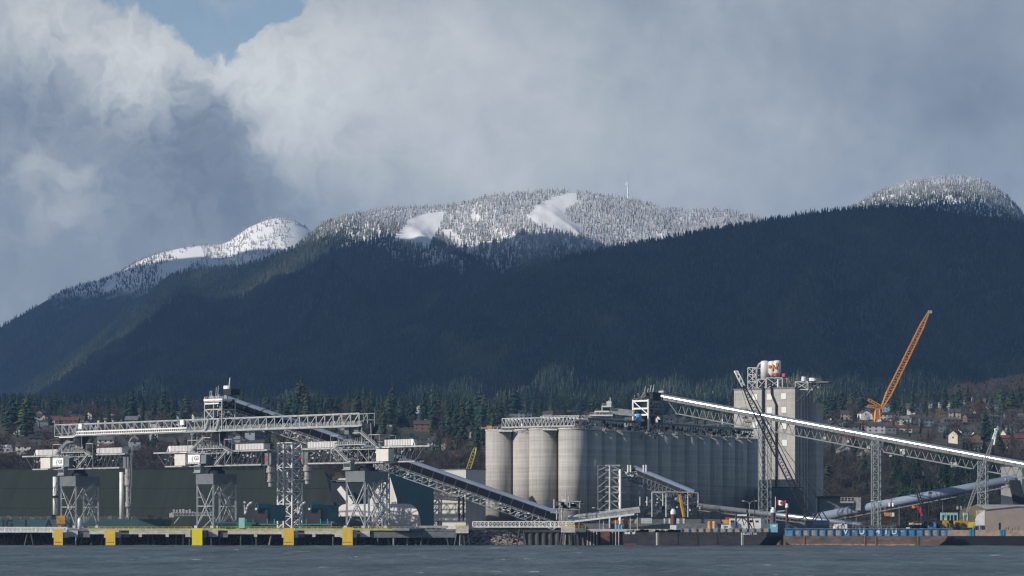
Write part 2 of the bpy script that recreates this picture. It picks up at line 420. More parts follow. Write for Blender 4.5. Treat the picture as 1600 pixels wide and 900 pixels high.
# town slope --------------------------------------------------------
TY = [1180, 1262, 1263, 1590, 1660, 1750, 2000, 2400, 2800, 3300, 3900, 4600]
TZ = [-3, -3, 7.0, 7.0, 24, 52, 76, 104, 130, 152, 178, 200]
def town_z(X, Y):
    X = np.asarray(X, float); Y = np.asarray(Y, float)
    Z = np.interp(Y, TY, TZ)
    w = np.clip((Y - 1640) / 200, 0, 1)
    px = CX + X / Y * FPX
    Z = Z + w * (fbm(X / 130, Y / 200, 3, 77) - .45) * 26
    Z = Z + w * np.clip((px - 1380) / 200, 0, 1.2) * 10 * np.clip((Y - 1900) / 600, 0, 1)
    Z = Z + np.clip((Y - 2400) / 800, 0, 1) * np.clip((px - 1350) / 250, 0, 1.2) * 10
    return Z
def grid_obj(name, xs, ys, zf, m, smooth=True):
    Xg, Yg = np.meshgrid(xs, ys); Zg = zf(Xg, Yg); nx = len(xs); ny = len(ys)
    vs = np.stack([Xg, Yg, Zg], -1).reshape(-1, 3); idx = np.arange(nx * ny).reshape(ny, nx)
    f = np.stack([idx[:-1, :-1], idx[:-1, 1:], idx[1:, 1:], idx[1:, :-1]], -1).reshape(-1, 4)
    me = bpy.data.meshes.new(name); me.from_pydata(vs.tolist(), [], f.tolist()); me.materials.append(m)
    if smooth: me.polygons.foreach_set('use_smooth', [True] * len(me.polygons))
    me.update(); o = bpy.data.objects.new(name, me); C.objects.link(o); return o
hill_m = mat('hill_ground', (.055, .05, .032), .95, var=.5, sc=(.02, .02, .02), col2=(.03, .036, .02))
o = grid_obj('town_hill', np.linspace(-1500, 1500, 200), np.array([1595, 1610, 1630, 1650, 1675] + list(np.linspace(1700, 4700, 120))), lambda X, Y: town_z(X, Y), hill_m)
o['kind'] = 'structure'
yard_m = mat('yard_ground', (.16, .15, .135), .95, var=.35, sc=(.05, .05, .05))

# water ---------------------------------------------------------------
def water_mat():
    m = bpy.data.materials.new('inlet_water'); m.use_nodes = True; t = m.node_tree; b = t.nodes['Principled BSDF']
    g = t.nodes.new('ShaderNodeNewGeometry')
    def nz(sx, sy, det=5, r=.6):
        mp = t.nodes.new('ShaderNodeMapping'); mp.inputs['Scale'].default_value = (sx, sy, 1); t.links.new(g.outputs['Position'], mp.inputs[0])
        n = t.nodes.new('ShaderNodeTexNoise'); n.inputs['Scale'].default_value = 1; n.inputs['Detail'].default_value = det; n.inputs['Roughness'].default_value = r
        t.links.new(mp.outputs[0], n.inputs['Vector']); return n.outputs[0]
    def ma(op, a, bb, c=None):
        n = t.nodes.new('ShaderNodeMath'); n.operation = op
        for i, q in enumerate((a, bb, c)):
            if q is None: continue
            if isinstance(q, (int, float)): n.inputs[i].default_value = q
            else: t.links.new(q, n.inputs[i])
        return n.outputs[0]
    sw = nz(.045, .012, 5, .6); ch = nz(.28, .05, 4, .65); big = nz(.006, .009, 3, .5)
    mixv = ma('ADD', ma('MULTIPLY', sw, .55), ma('ADD', ma('MULTIPLY', ch, .25), ma('MULTIPLY', big, .25)))
    rp = t.nodes.new('ShaderNodeValToRGB'); t.links.new(mixv, rp.inputs[0])
    rp.color_ramp.elements[0].position = .43; rp.color_ramp.elements[0].color = (.022, .050, .055, 1)
    rp.color_ramp.elements[1].position = .60; rp.color_ramp.elements[1].color = (.085, .125, .15, 1)
    fo = nz(.10, .03, 7, .72); fo2 = nz(.018, .009, 2, .5)
    fm = t.nodes.new('ShaderNodeMapRange'); fm.inputs[1].default_value = .655; fm.inputs[2].default_value = .75
    t.links.new(ma('ADD', fo, ma('MULTIPLY_ADD', fo2, .25, -.10)), fm.inputs[0])
    mx = t.nodes.new('ShaderNodeMix'); mx.data_type = 'RGBA'; t.links.new(fm.outputs[0], mx.inputs[0]); t.links.new(rp.outputs[0], mx.inputs[6]); mx.inputs[7].default_value = (.62, .66, .67, 1)
    t.links.new(mx.outputs[2], b.inputs['Base Color'])
    b.inputs['Roughness'].default_value = .38; b.inputs['IOR'].default_value = 1.33
    try: b.inputs['Specular IOR Level'].default_value = .35
    except Exception: pass
    bp = t.nodes.new('ShaderNodeBump'); bp.inputs['Strength'].default_value = 1.0; bp.inputs['Distance'].default_value = 2.2
    hh = ma('ADD', ma('MULTIPLY', nz(.10, .16, 5, .65), 1.0), ma('MULTIPLY', sw, .5))
    t.links.new(hh, bp.inputs['Height']); t.links.new(bp.outputs[0], b.inputs['Normal'])
    return m
def wz(X, Y):
    return (fbm(X / 5.0, Y / 9.0, 3, 3) - .45) * .9 * np.clip((Y - 380) / 60, 0, 1) * np.clip((1250 - Y) / 30, 0, 1) * np.clip((310 - np.abs(X)) / 40, 0, 1)
wm = water_mat()
mb = MB(); mb.quad((-9000, -3000, -.6), (9000, -3000, -.6), (9000, 13500, -.6), (-9000, 13500, -.6))
# fine sea surface where the photograph looks closely, flush with the rest of the inlet
ys = np.concatenate([[-2500, -1200, -400, 0, 200, 330, 370], np.linspace(400, 1235, 420), [1270, 1320]])
xs = np.concatenate([[-4000, -2000, -1000, -500, -360], np.linspace(-320, 320, 330), [360, 500, 1000, 2000, 4000]])
o = grid_obj('water', xs, ys, wz, wm); o['kind'] = 'structure'
o2 = mb.build('water', mat('deep_water', (.02, .04, .045), .4)); o2['kind'] = 'structure'

# ------------------------------------------------------------------ forest on the mountains
def conifer_mesh(name, seed, tiers=4, sides=7, m=None):
    r = random.Random(seed); b = MB(); z = .08
    b.tube((0, 0, 0), (0, 0, .3), .022, .015, 4, False)
    for k in range(tiers):
        f = k / tiers
        rb = .17 * (1 - f * .82) * r.uniform(.85, 1.15); zt = min(1, z + .95 / tiers * 1.75)
        if k == tiers - 1: zt = 1
        i = len(b.v)
        for q in range(sides):
            t = 2 * math.pi * (q + r.random() * .5) / sides; rr = rb * r.uniform(.65, 1.2)
            b.v.append((rr * math.cos(t), rr * math.sin(t), z + r.uniform(-.03, .03)))
        b.v.append((r.uniform(-.008, .008), r.uniform(-.008, .008), zt))
        for q in range(sides): b.f.append((i + q, i + (q + 1) % sides, i + sides))
        z += .90 / tiers
    me = bpy.data.meshes.new(name); me.from_pydata(b.v, [], b.f); me.materials.append(m); me.update()
    return bpy.data.objects.new(name, me)

def forest_mat():
    m = bpy.data.materials.new('forest_conifer'); m.use_nodes = True; t = m.node_tree; b = t.nodes['Principled BSDF']
    b.inputs['Roughness'].default_value = 0.9
    try: b.inputs['Specular IOR Level'].default_value = .1
    except Exception: pass
    at = t.nodes.new('ShaderNodeAttribute'); at.attribute_type = 'INSTANCER'; at.attribute_name = 'snow'
    hu = t.nodes.new('ShaderNodeAttribute'); hu.attribute_type = 'INSTANCER'; hu.attribute_name = 'hue'
    rp = t.nodes.new('ShaderNodeValToRGB'); t.links.new(hu.outputs['Fac'], rp.inputs[0])
    rp.color_ramp.elements[0].color = (.006, .014, .011, 1); rp.color_ramp.elements[1].color = (.078, .084, .048, 1)
    e = rp.color_ramp.elements.new(.6); e.color = (.026, .044, .026, 1)
    g = t.nodes.new('ShaderNodeNewGeometry'); n = t.nodes.new('ShaderNodeTexNoise'); n.inputs['Scale'].default_value = .22; n.inputs['Detail'].default_value = 3
    t.links.new(g.outputs['Position'], n.inputs['Vector'])
    ad = t.nodes.new('ShaderNodeMath'); ad.operation = 'ADD'; t.links.new(at.outputs['Fac'], ad.inputs[0]); t.links.new(n.outputs[0], ad.inputs[1])
    mr = t.nodes.new('ShaderNodeMapRange'); mr.inputs[1].default_value = .60; mr.inputs[2].default_value = 1.25; mr.inputs[4].default_value = .60
    t.links.new(ad.outputs[0], mr.inputs[0])
    mx = t.nodes.new('ShaderNodeMix'); mx.data_type = 'RGBA'; t.links.new(mr.outputs[0], mx.inputs[0]); t.links.new(rp.outputs[0], mx.inputs[6]); mx.inputs[7].default_value = (.86, .87, .90, 1)
    t.links.new(mx.outputs[2], b.inputs['Base Color'])
    return m
FM = forest_mat()
VAR = bpy.data.collections.new('conifer_kinds')
for k in range(5): VAR.objects.link(conifer_mesh('conifer_kind', 100 + k, 4 + k % 2, 7, FM))

def scatter_gn(name, pts, scl, snow, hue, coll, kindname='stuff', label=None, group=None):
    me = bpy.data.meshes.new(name); n = len(pts)
    me.vertices.add(n); me.vertices.foreach_set('co', np.asarray(pts, np.float32).ravel())
    for an, ar in (('scl', scl), ('snow', snow), ('hue', hue)):
        a = me.attributes.new(an, 'FLOAT', 'POINT'); a.data.foreach_set('value', np.asarray(ar, np.float32))
    me.update()
    o = bpy.data.objects.new(name, me); C.objects.link(o); o['kind'] = kindname
    if label: o['label'] = label
    ng = bpy.data.node_groups.new(name, 'GeometryNodeTree')
    ng.interface.new_socket('Geometry', in_out='INPUT', socket_type='NodeSocketGeometry'); ng.interface.new_socket('Geometry', in_out='OUTPUT', socket_type='NodeSocketGeometry')
    gi = ng.nodes.new('NodeGroupInput'); go = ng.nodes.new('NodeGroupOutput')
    ip = ng.nodes.new('GeometryNodeInstanceOnPoints'); ci = ng.nodes.new('GeometryNodeCollectionInfo')
    ci.inputs['Collection'].default_value = coll; ci.inputs['Separate Children'].default_value = True; ci.inputs['Reset Children'].default_value = True
    ip.inputs['Pick Instance'].default_value = True
    na = ng.nodes.new('GeometryNodeInputNamedAttribute'); na.data_type = 'FLOAT'; na.inputs[0].default_value = 'scl'
    rv = ng.nodes.new('FunctionNodeRandomValue'); rv.data_type = 'FLOAT_VECTOR'; rv.inputs[0].default_value = (0, 0, 0); rv.inputs[1].default_value = (.06, .06, 6.28)
    ri = ng.nodes.new('FunctionNodeRandomValue'); ri.data_type = 'INT'; ri.inputs[4].default_value = 0; ri.inputs[5].default_value = 4
    L = ng.links.new
    L(gi.outputs[0], ip.inputs['Points']); L(ci.outputs[0], ip.inputs['Instance']); L(na.outputs[0], ip.inputs['Scale'])
    L(rv.outputs[0], ip.inputs['Rotation']); L(ri.outputs[2], ip.inputs['Instance Index']); L(ip.outputs[0], go.inputs[0])
    md = o.modifiers.new('scatter', 'NODES'); md.node_group = ng
    return o

def in_poly(x, y, poly):
    inside = np.zeros(x.shape, bool); n = len(poly)
    for i in range(n):
        x1, y1 = poly[i]; x2, y2 = poly[(i + 1) % n]
        c = ((y1 > y) != (y2 > y)) & (x < (x2 - x1) * (y - y1) / (y2 - y1 + 1e-9) + x1)
        inside ^= c
    return inside
RUNS = [[(612, 379), (650, 384), (670, 386), (684, 362), (696, 336), (692, 330), (660, 334), (636, 345), (634, 352)],
        [(690, 362), (704, 360), (724, 379), (716, 382), (704, 370), (692, 368)],
        [(733, 338), (746, 336), (752, 346), (738, 346)],
        [(820, 344), (850, 356), (880, 364), (906, 370), (908, 350), (896, 348), (884, 342), (884, 332), (902, 322), (900, 300), (878, 304), (856, 312), (838, 322)],
        [(1022, 368), (1034, 364), (1036, 374), (1026, 376)]]
def scatter_ridge(r, x0, x1, spacing, hmin, hmax, seed, vmax=1.0, thin=0.0):
    rs = np.random.RandomState(seed)
    Yc = float(np.mean(r.yc(np.array([x0, x1], float)))); Yb = r.Yb
    area = (x1 - x0) / FPX * (Yc + Yb) / 2 * (Yc - Yb) * vmax
    n = int(area / spacing ** 2)
    v = rs.rand(n) * (vmax + .02) - .02
    wt = (Yc + (Yb - Yc) * v) / Yc; keep = rs.rand(n) < wt
    v = v[keep]; px = x0 + (x1 - x0) * rs.rand(len(v))
    Y = r.Y(px, v); Z = r.z(px, v); X = (px - CX) / FPX * Y
    py = HY - (Z - CH) / Y * FPX
    keep = np.ones(len(v), bool)
    if r is rB:
        for pl in RUNS: keep &= ~in_poly(px, py, pl)
    if thin > 0:
        keep &= ~((fbm(px / 22, v * 22, 3, seed) > 1 - thin - .25) & (Z > SNOWL + 20))
    X, Y, Z, px, v = X[keep], Y[keep], Z[keep], px[keep], v[keep]
    h = (hmin + (hmax - hmin) * rs.rand(len(X)) ** 1.5) * np.clip(1.25 - Z / 2600, .5, 1.2)
    snow = np.clip((Z - (SNOWL + (np.interp(px, [380, 500, 600, 700, 850, 1000], [170, 20, -80, -160, -245, -270]) if r is rB else np.interp(px, [0, 150, 300, 400], [330, 190, 90, -30]) if r is rA else 30 if r is rD else 0)) + (fbm(px / 30, v * 14, 4, seed + 3) - .45) * 220) / 250, 0, 1) ** .8 * (.45 + .45 * rs.rand(len(X)))
    sl = px + (420 if r is not rD else -300) * v
    hue = np.clip((fbm(sl / 70, v * 4, 5, seed + 8) - .47) * 2.6 + .35 + (rs.rand(len(X)) - .5) * .35, 0, 1)
    return np.stack([X, Y, Z - .4], -1), h, snow, hue
for r, args in ((rA, (-200, 560, 14, 15, 28, 1, .75, .22)), (rB, (-160, 1330, 11.5, 15, 30, 2, 1.0, .04)), (rE, (1200, 1700, 11.5, 12, 23, 3, .95, .02)), (rD, (-160, 1800, 8.4, 9, 18, 4, 1.0))):
    p, h, s, hu = scatter_ridge(r, *args)
    scatter_gn('forest', p, h, s, hu, VAR, 'stuff', {1: 'snow dusted conifer forest on the far western ridge under the cloud bank', 2: 'dense conifer forest round the white ski runs', 3: 'snow dusted conifers over the round dome summit at right', 4: 'dark blue green conifer forest on the long nearer mountain flank'}[args[5]])
# broadcast mast on the summit
t = thing('broadcast_mast', 'thin white lattice mast standing alone on the snowy summit ridge', 'mast', W(981, 330, 9580))
p0 = W(981, 330, 9580)
mb = MB(); mb.tube(p0, W(981, 290, 9580), 3.2, 2.6, 6); mb.build('pole', mat('mast_white', (.8, .8, .8), .5), t)
mb = MB(); mb.tube(W(981, 290, 9580), W(981, 270, 9580), 1.6, 1.0, 6); mb.build('antenna', mat('mast_grey', (.45, .45, .47), .5), t)
mb = MB(); q = W(980, 287, 9580); mb.box(q.x - 7, q.x + 3, q.y - 3, q.y + 3, q.z - 9, q.z + 6); mb.build('dish_cluster', MATS['mast_white'], t)
# ------------------------------------------------------------------ materials of the terminal
STEEL = mat('galvanised_steel', (.40, .415, .425), .45, .15, var=.35, sc=(.5, .5, .5))
STEELD = mat('weathered_steel', (.14, .15, .16), .55, .3, var=.4, sc=(.4, .4, .4))
DARK = mat('dark_steel', (.028, .032, .038), .75, 0, var=.4, sc=(.5, .5, .5), spec=.2)
WHITE = mat('white_paint', (.80, .79, .77), .5, 0, var=.15, sc=(.4, .4, .4))
CREAM = mat('cream_cladding', (.66, .63, .57), .55, 0, var=.10, sc=(.5, .5, .2))
CLADG = mat('grey_cladding', (.50, .49, .46), .6, 0, var=.12, sc=(.3, .3, .05))
YEL = mat('yellow_paint', (.78, .52, .05), .5, 0, var=.12, sc=(.6, .6, .25), col2=(.66, .44, .06))
YELB = mat('bright_yellow_paint', (.82, .68, .02), .5, 0, var=.08, sc=(.6, .6, .2))
YELR = mat('yellow_rail', (.62, .52, .07), .5, 0, var=.35, sc=(.4, .4, .4))
CONC = mat('pale_concrete', (.55, .53, .50), .8, 0, var=.30, sc=(.35, .35, .9), col2=(.38, .36, .33))
CONCG = mat('grey_concrete', (.16, .17, .18), .85, 0, var=.35, sc=(.3, .3, .6))
PILE = mat('wet_pile', (.06, .058, .055), .7, 0, var=.6, sc=(.5, .5, .25), col2=(.025, .022, .02))
PILEL = mat('pale_pile', (.24, .22, .20), .8, 0, var=.5, sc=(.5, .5, .2))
RUST = mat('rusty_steel', (.17, .075, .05), .8, .1, var=.6, sc=(.4, .4, .5), col2=(.07, .035, .028))
RUSTP = mat('rusty_pipe', (.11, .045, .03), .7, .1, var=.5, sc=(.6, .6, .15))
TEAL = mat('teal_paint', (.03, .16, .17), .5, 0, var=.3, sc=(.3, .3, .3))
BLUED = mat('deep_teal_machine', (.012, .055, .075), .5, 0, var=.35, sc=(.3, .3, .3))
ORANGE = mat('orange_paint', (.72, .26, .04), .5, 0, var=.25, sc=(.5, .5, .5))
RED = mat('red_paint', (.50, .03, .04), .5, 0, var=.2, sc=(.5, .5, .5))
BLUE = mat('blue_paint', (.06, .22, .48), .5, 0, var=.25, sc=(.5, .5, .3))
NAVY = mat('navy_paint', (.015, .03, .07), .5, 0, var=.3, sc=(.5, .5, .3))
GREEN = mat('green_paint', (.03, .14, .09), .6, 0, var=.3, sc=(.5, .5, .3))
BLACK = mat('black_paint', (.012, .012, .014), .5)
GLASS = mat('dark_window_glass', (.02, .028, .035), .12, 0)
PIPEM = mat('bright_metal_tube', (.56, .60, .66), .30, .75, var=.15, sc=(.3, .3, .3))
GALL = mat('blue_grey_roofing', (.22, .27, .36), .75, .0, var=.12, sc=(.2, .2, .2))

e1 = Vector((.766, -.643, 0)); e2 = Vector((.643, .766, 0)); UP = Vector((0, 0, 1))      # quay grid: along the berth, inland
s1v = Vector((.845, -.535, 0)); s2v = Vector((.535, .845, 0))                            # silo block grid

# ------------------------------------------------------------------ ground of the port
mb = MB(); mb.box(-1500, 1500, 1262, 1596, -2, 7.0); o = mb.build('yard', yard_m); o['kind'] = 'structure'
mb = MB(); mb.box(35.5, 1500, 1216, 1261.99, -2, 7.0); o = mb.build('quay', yard_m); o['kind'] = 'structure'
mb = MB(); mb.box(34, 160, 1292, 1345, 7.0, 9.9); o = mb.build('embankment', mat('gravel_bank', (.10, .105, .09), .95, var=.5, sc=(.2, .2, .4))); o['kind'] = 'structure'
mb = MB(); mb.box(34, 161, 1290.6, 1291.9, 7.0, 10.3)
for k in range(40): mb.box(34 + k * 3.2, 34.12 + k * 3.2, 1290.5, 1290.6, 10.3, 11.1)
mb.box(34, 161, 1290.5, 1290.6, 11.1, 11.2)
tag(mb.build('retaining_wall', CONCG), 'long grey concrete barrier below the row of site containers', 'wall')

# rock armour under the pier
rk = random.Random(5)
def rocks(name, x0, x1, y0, y1, z0, z1, n, m, label):
    b = MB()
    for _ in range(n):
        t = rk.random(); x = rk.uniform(x0, x1); y = y0 + (y1 - y0) * t; z = z0 + (z1 - z0) * t; s = rk.uniform(.35, 1.15)
        i = len(b.v); pts = []
        for k in range(8):
            sx, sy, sz = ((-1,-1,-1),(1,-1,-1),(1,1,-1),(-1,1,-1),(-1,-1,1),(1,-1,1),(1,1,1),(-1,1,1))[k]
            q = rk.uniform(.45, 1.0); pts.append((x + sx * s * q * rk.uniform(.7, 1), y + sy * s * q, z + sz * s * .7 * q * rk.uniform(.6, 1)))
        b.v += pts
        for f in ((0,3,2,1),(4,5,6,7),(0,1,5,4),(1,2,6,5),(2,3,7,6),(3,0,4,7)): b.f.append(tuple(i + q for q in f))
    o = b.build(name, m); o['kind'] = 'stuff'; o['label'] = label; return o
rocks('riprap', -300, 36, 1236, 1261, -.8, 6.6, 5200, mat('riprap_rock', (.36, .30, .25), .9, var=.6, sc=(.5, .5, .5), col2=(.10, .09, .085)), 'broken rock armour on the bank behind the pier piles')

# ------------------------------------------------------------------ pier
PY = 1200.0
def px2x(px, Y=PY): return (px - CX) / FPX * Y
pier = thing('pier', 'long concrete pier with yellow railings and pale fascia carrying the ship loaders', 'pier', (px2x(335), PY, 0))
mb = MB(); mb.box(px2x(112), px2x(722), PY, PY + 2, 6.6, 7.5)
mb.extrude([(px2x(112), PY + 2, 6.6), (px2x(722), PY + 2, 6.6), (-20, 1262, 6.6), (-300, 1262, 6.6), (-300, 1230, 6.6)], (0, 0, .9)); mb.build('deck', CONCG, pier)
# berth apron that the loader legs stand on, along the berth line behind the front
mb = MB(); mb.obox((-270, 1379 - .1, 6.9), e1 * 290, e2 * 26, (0, 0, 1.05)); mb.build('berth_apron', CONCG, pier)
segs = [(140, 165), (202, 300), (356, 443), (476, 535)]
mb = MB()
for a, b in segs: mb.box(px2x(a), px2x(b), PY - .6, PY - .02, 5.2, 6.9)
for a, b in ((217, 222), (259, 264), (290, 300), (397, 402), (488, 493), (523, 535), (108, 122), (326, 341), (563, 578)):
    mb.box(px2x(a), px2x(b), PY - .8, PY - .03, 3.9, 5.2 if a not in (108, 326, 563) else 6.9)
mb.build_each('fascia', CONC, pier)
mb = MB(); mb.box(px2x(552), px2x(712), PY + .2, PY + 1.5, 3.6, 6.6)
for a, b in ((122, 140), (184, 202), (342, 356), (461, 476)): mb.box(px2x(a), px2x(b), PY + .4, PY + 2.4, 3.7, 6.59)
mb.build_each('shadow_fascia', CONCG, pier)  # darker concrete stands in for the fascia's shadow faces
mb = MB()
for a, b in ((138, 300), (316, 443), (459, 535), (551, 625)):
    mb.box(px2x(a), px2x(b), PY - .55, PY - .35, 6.95, 7.55)
    mb.rail([(px2x(a), PY - .45, 7.5), (px2x(b), PY - .45, 7.5)], 1.15, .14, 2.6)
mb.build('railing', YELR, pier)
mb = MB()
mb.rail([(px2x(625), PY, 7.5), (px2x(722), PY, 7.5)], 1.2, .12, 2.4)
mb.box(px2x(655), px2x(700), PY + 3, PY + 4, 8.2, 9.2); mb.build('handrail', STEEL, pier)
rp = random.Random(3)
for k in range(52):
    x = px2x(118 + k * 11.8 + rp.uniform(-1.5, 1.5)); yy = PY + rp.choice([.8, 3.5, 8, 14])
    lean = rp.choice([0, 0, 0, 1.6, -1.6])
    mb = MB(); mb.tube((x + lean, yy, -1.5), (x, yy, 6.5), .48, n=8); mb.build('pile', PILE if rp.random() < .7 else PILEL, pier)
for k in range(15):
    x = px2x(130 + k * 42)
    mb = MB(); mb.box(x - .8, x + .8, PY + .5, PY + 20, 5.4, 6.59); mb.build('cap_beam', CONCG, pier)
# timber wharf at far left
wf = thing('timber_wharf', 'old dark timber wharf with brown fascia behind the white catwalk', 'wharf', (px2x(40), 1225, 0))
mb = MB(); mb.box(px2x(-60, 1225), px2x(108, 1225), 1225, 1260, 5.2, 6.7); mb.build('deck', mat('brown_timber', (.22, .15, .13), .9, var=.6, sc=(.3, .3, 1.2)), wf)
for k in range(34):
    x = px2x(-50 + k * 4.8, 1226); mb = MB(); mb.tube((x, 1226 + (k % 3) * 3, -1.5), (x + rp.uniform(-.3, .3), 1226 + (k % 3) * 3, 5.2), .3, n=6); mb.build('pile', PILE, wf)

def catwalk(name, a, b, z0, z1, Y, label, leg_px, m=WHITE):
    t = thing(name, label, 'catwalk', ((px2x(a, Y) + px2x(b, Y)) / 2, Y, z0))
    p = Vector((px2x(a, Y), Y, z0)); q = Vector((px2x(b, Y), Y, z0)); n = int((q - p).length / 1.75)
    mb = MB()
    for dy in (0, 2.2):
        o = Vector((0, dy, 0)); u = Vector((0, 0, z1 - z0))
        mb.beam(p + o, q + o, .5, .55); mb.beam(p + o + u, q + o + u, .38, .42)
        for k in range(n + 1):
            c = p.lerp(q, k / n) + o; mb.beam(c, c + u, .17 if k % 4 else .34)
            if k < n:
                d = p.lerp(q, (k + 1) / n) + o
                mb.beam(c, d + u, .22); mb.beam(c + u, d, .22)
    mb.build('truss', m, t)
    mb = MB(); mb.box(p.x, q.x, Y + .3, Y + 1.9, z0 + .3, z0 + .42); mb.build('deck_plate', STEELD, t)
    for lp in leg_px:
        for sg in (-1, 1):
            mb = MB(); mb.tube((px2x(lp, Y) + sg * 2.4, Y + 1, -1.5), (px2x(lp, Y) + sg * .7, Y + 1, z0 - .3), .42, n=8); mb.build('raking_pile', PILE, t)
    return t
catwalk('catwalk', -40, 104, 6.3, 8.4, 1192, 'white lattice catwalk at the left end of the pier on an A shaped pile pair', [45])
catwalk('catwalk', 739, 897, 8.6, 11.1, 1196, 'white lattice catwalk spanning from the pier to the short dolphin beside the sheet pile quay', [815])

def dolphin(pxa, pxb, top, label, m=YEL, Y=1190.0, mark=True):
    t = thing('fender_dolphin', label, 'dolphin', ((px2x(pxa, Y) + px2x(pxb, Y)) / 2, Y + 4, 0), 'mooring dolphins with yellow fender panels')
    x0, x1 = px2x(pxa, Y), px2x(pxb, Y); ztop = CH + (HY - top) / FPX * Y
    mb = MB(); mb.box(x0, x1, Y, Y + .7, .15, ztop); p = mb.build('fender_panel', m, t)
    if mark:
        mb = MB()
        for k in range(6): xx = x0 + .4 + k * (x1 - x0 - .8) / 6; mb.box(xx, xx + .38, Y - .03, Y - .001, 1.3, 1.75 if k % 2 else 1.6)
        mb.build_each('scuff_mark', mat('black_rubber', (.08, .06, .03), .8), p)
    mb = MB(); mb.box(x0 - 1.0, x1 + 1.4, Y + 1.8, Y + 8.5, 3.6, 7.2); mb.build('cap', CONC if m is YEL else CONCG, t)
    mb = MB()
    for zz in (1.5, 4.6):
        for xx in (x0 + .8, x1 - .8): mb.tube((xx, Y + .7, zz), (xx, Y + 1.79 + (0 if zz > 3 else 1.2), zz), .38, n=8)
    mb.build_each('rubber_buffer', BLACK, t)
    for sx in (0, 1):
        for sy in (0, 1):
            px_ = x0 + .6 + sx * (x1 - x0 - 1); mb = MB(); mb.tube((px_ + (sx * 2 - 1) * 1.1, Y + 3 + sy * 4.5, -1.5), (px_, Y + 3 + sy * 4, 3.6), .45, n=8); mb.build('pile', PILE, t)
    mb = MB(); mb.tube((x1 + .3, Y + 3, 7.2), (x1 + .3, Y + 3, 7.9), .35, .5, 10); mb.build('bollard', YELR, t)
dolphin(84, 98, 827.5, 'orange yellow fender panel farthest left under the first loader with a bitten lower edge')
dolphin(165, 180, 827.5, 'orange yellow fender panel right of the leftmost ship loader')
dolphin(300, 316, 825.5, 'brightest lemon yellow fender panel below the second ship loader', YELB, mark=False)
dolphin(443, 459, 825, 'orange yellow fender panel below the tall white lattice tower')
dolphin(535, 551, 824, 'orange yellow fender panel below the third ship loader')

def dolphin_cap(pxa, pxb, ytop, ybot, label, Y=1192.0):
    t = thing('mooring_dolphin', label, 'dolphin', ((px2x(pxa, Y) + px2x(pxb, Y)) / 2, Y + 3, 0), 'plain concrete dolphins')
    x0, x1 = px2x(pxa, Y), px2x(pxb, Y); zt = CH + (HY - ytop) / FPX * Y; zb = CH + (HY - ybot) / FPX * Y
    mb = MB(); mb.box(x0, x1, Y, Y + 6.5, zb, zt); mb.build('cap', CONC, t)
    mb = MB(); mb.rail([(x0, Y + .1, zt), (x1, Y + .1, zt)], 1.0, .13, 1.2); mb.rail([(x1, Y + .1, zt), (x1, Y + 6, zt)], 1.0, .13, 1.4)
    mb.box(x0, x1, Y + .02, Y + .12, zt, zt + .35); mb.build('railing', YELR, t)
    for k in range(4):
        xb = x0 + .5 + k * (x1 - x0 - 1) / 3; mb = MB(); mb.tube((xb + (k - 1.5) * .9, Y + 1 + (k % 2) * 4, -1.5), (xb, Y + 1.5 + (k % 2) * 3, zb), .38, n=8); mb.build('raking_pile', PILEL if k % 2 else PILE, t)
dolphin_cap(712, 732, 822.6, 833, 'pale square dolphin cap left of the right hand catwalk')
dolphin_cap(877, 898, 823.2, 832, 'pale square dolphin cap at the end of the right hand catwalk')
# short dark platform and sheet pile quay
t = thing('access_platform', 'dark platform on piles between the catwalk end and the sheet pile quay', 'platform', (px2x(907, 1203), 1203, 0))
mb = MB(); mb.box(px2x(899, 1203), px2x(915.5, 1203), 1203, 1216, 5.6, 8.0); mb.build('deck', CONCG, t)
mb = MB(); mb.rail([(px2x(899, 1203), 1203.1, 8.0), (px2x(915, 1203), 1203.1, 8.0)], 1.1, .12, 1.6); mb.build('railing', YELR, t)
for k in range(5):
    mb = MB(); x = px2x(900 + k * 3.6, 1204); mb.tube((x + (k % 2) * 1.2, 1204.5, -1.5), (x, 1204.5, 5.6), .36, n=7); mb.build('pile', PILE, t)
mb = MB(); mb.box(px2x(903.4, 1204), px2x(905, 1204), 1204, 1204.6, 8.01, 9.6); mb.build('marker', RED, t)
t = thing('sheet_pile_wall', 'corrugated rusty sheet pile wall with pale pipe piles beside the dark barge', 'wall', (50, 1214, 0))
mb = MB(); n = 70
x0, x1 = px2x(818, 1215), px2x(1500, 1215)
z = [(x0 + (x1 - x0) * k / 260, 1215.6 if (k // 2) % 2 else 1214.9) for k in range(261)]
xm = px2x(913, 1215); mc = MB()
for (xa, ya), (xb, yb) in zip(z[:-1], z[1:]): (mb if xa > xm else mc).quad((xa, ya, -1.5), (xb, yb, -1.5), (xb, yb, 6.0), (xa, ya, 6.0))
mb.box(xm, x1, 1214.7, 1215.8, 6.0, 7.0); mc.box(x0, xm - .01, 1214.7, 1215.8, 6.0, 7.0); mb.build('sheet_piles', mat('dull_rust', (.12, .065, .05), .85, 0, var=.5, sc=(.5, .5, .5)), t); mc.build('sheet_piles', PILE, t)
mb = MB()
mb.box(px2x(915, 1214), px2x(1200, 1214), 1213.6, 1214.6, 6.4, 7.6); mb.build('cap_beam', CONC, t)
for k in range(11):
    if k in (4, 5, 6): continue
    mb = MB(); x = px2x(918 + k * 4.9, 1213.5); mb.tube((x, 1213.6, -1.5), (x, 1213.6, 6.3), .33, n=8); mb.build('pipe_pile', mat('pale_steel_pile', (.42, .38, .33), .7, var=.5, sc=(.6, .6, .3)), t)
mb = MB(); mb.box(px2x(938.5, 1213), px2x(952.5, 1213), 1212, 1213.4, -1, 6.5)
mb.build('rusty_panel', RUST, t)

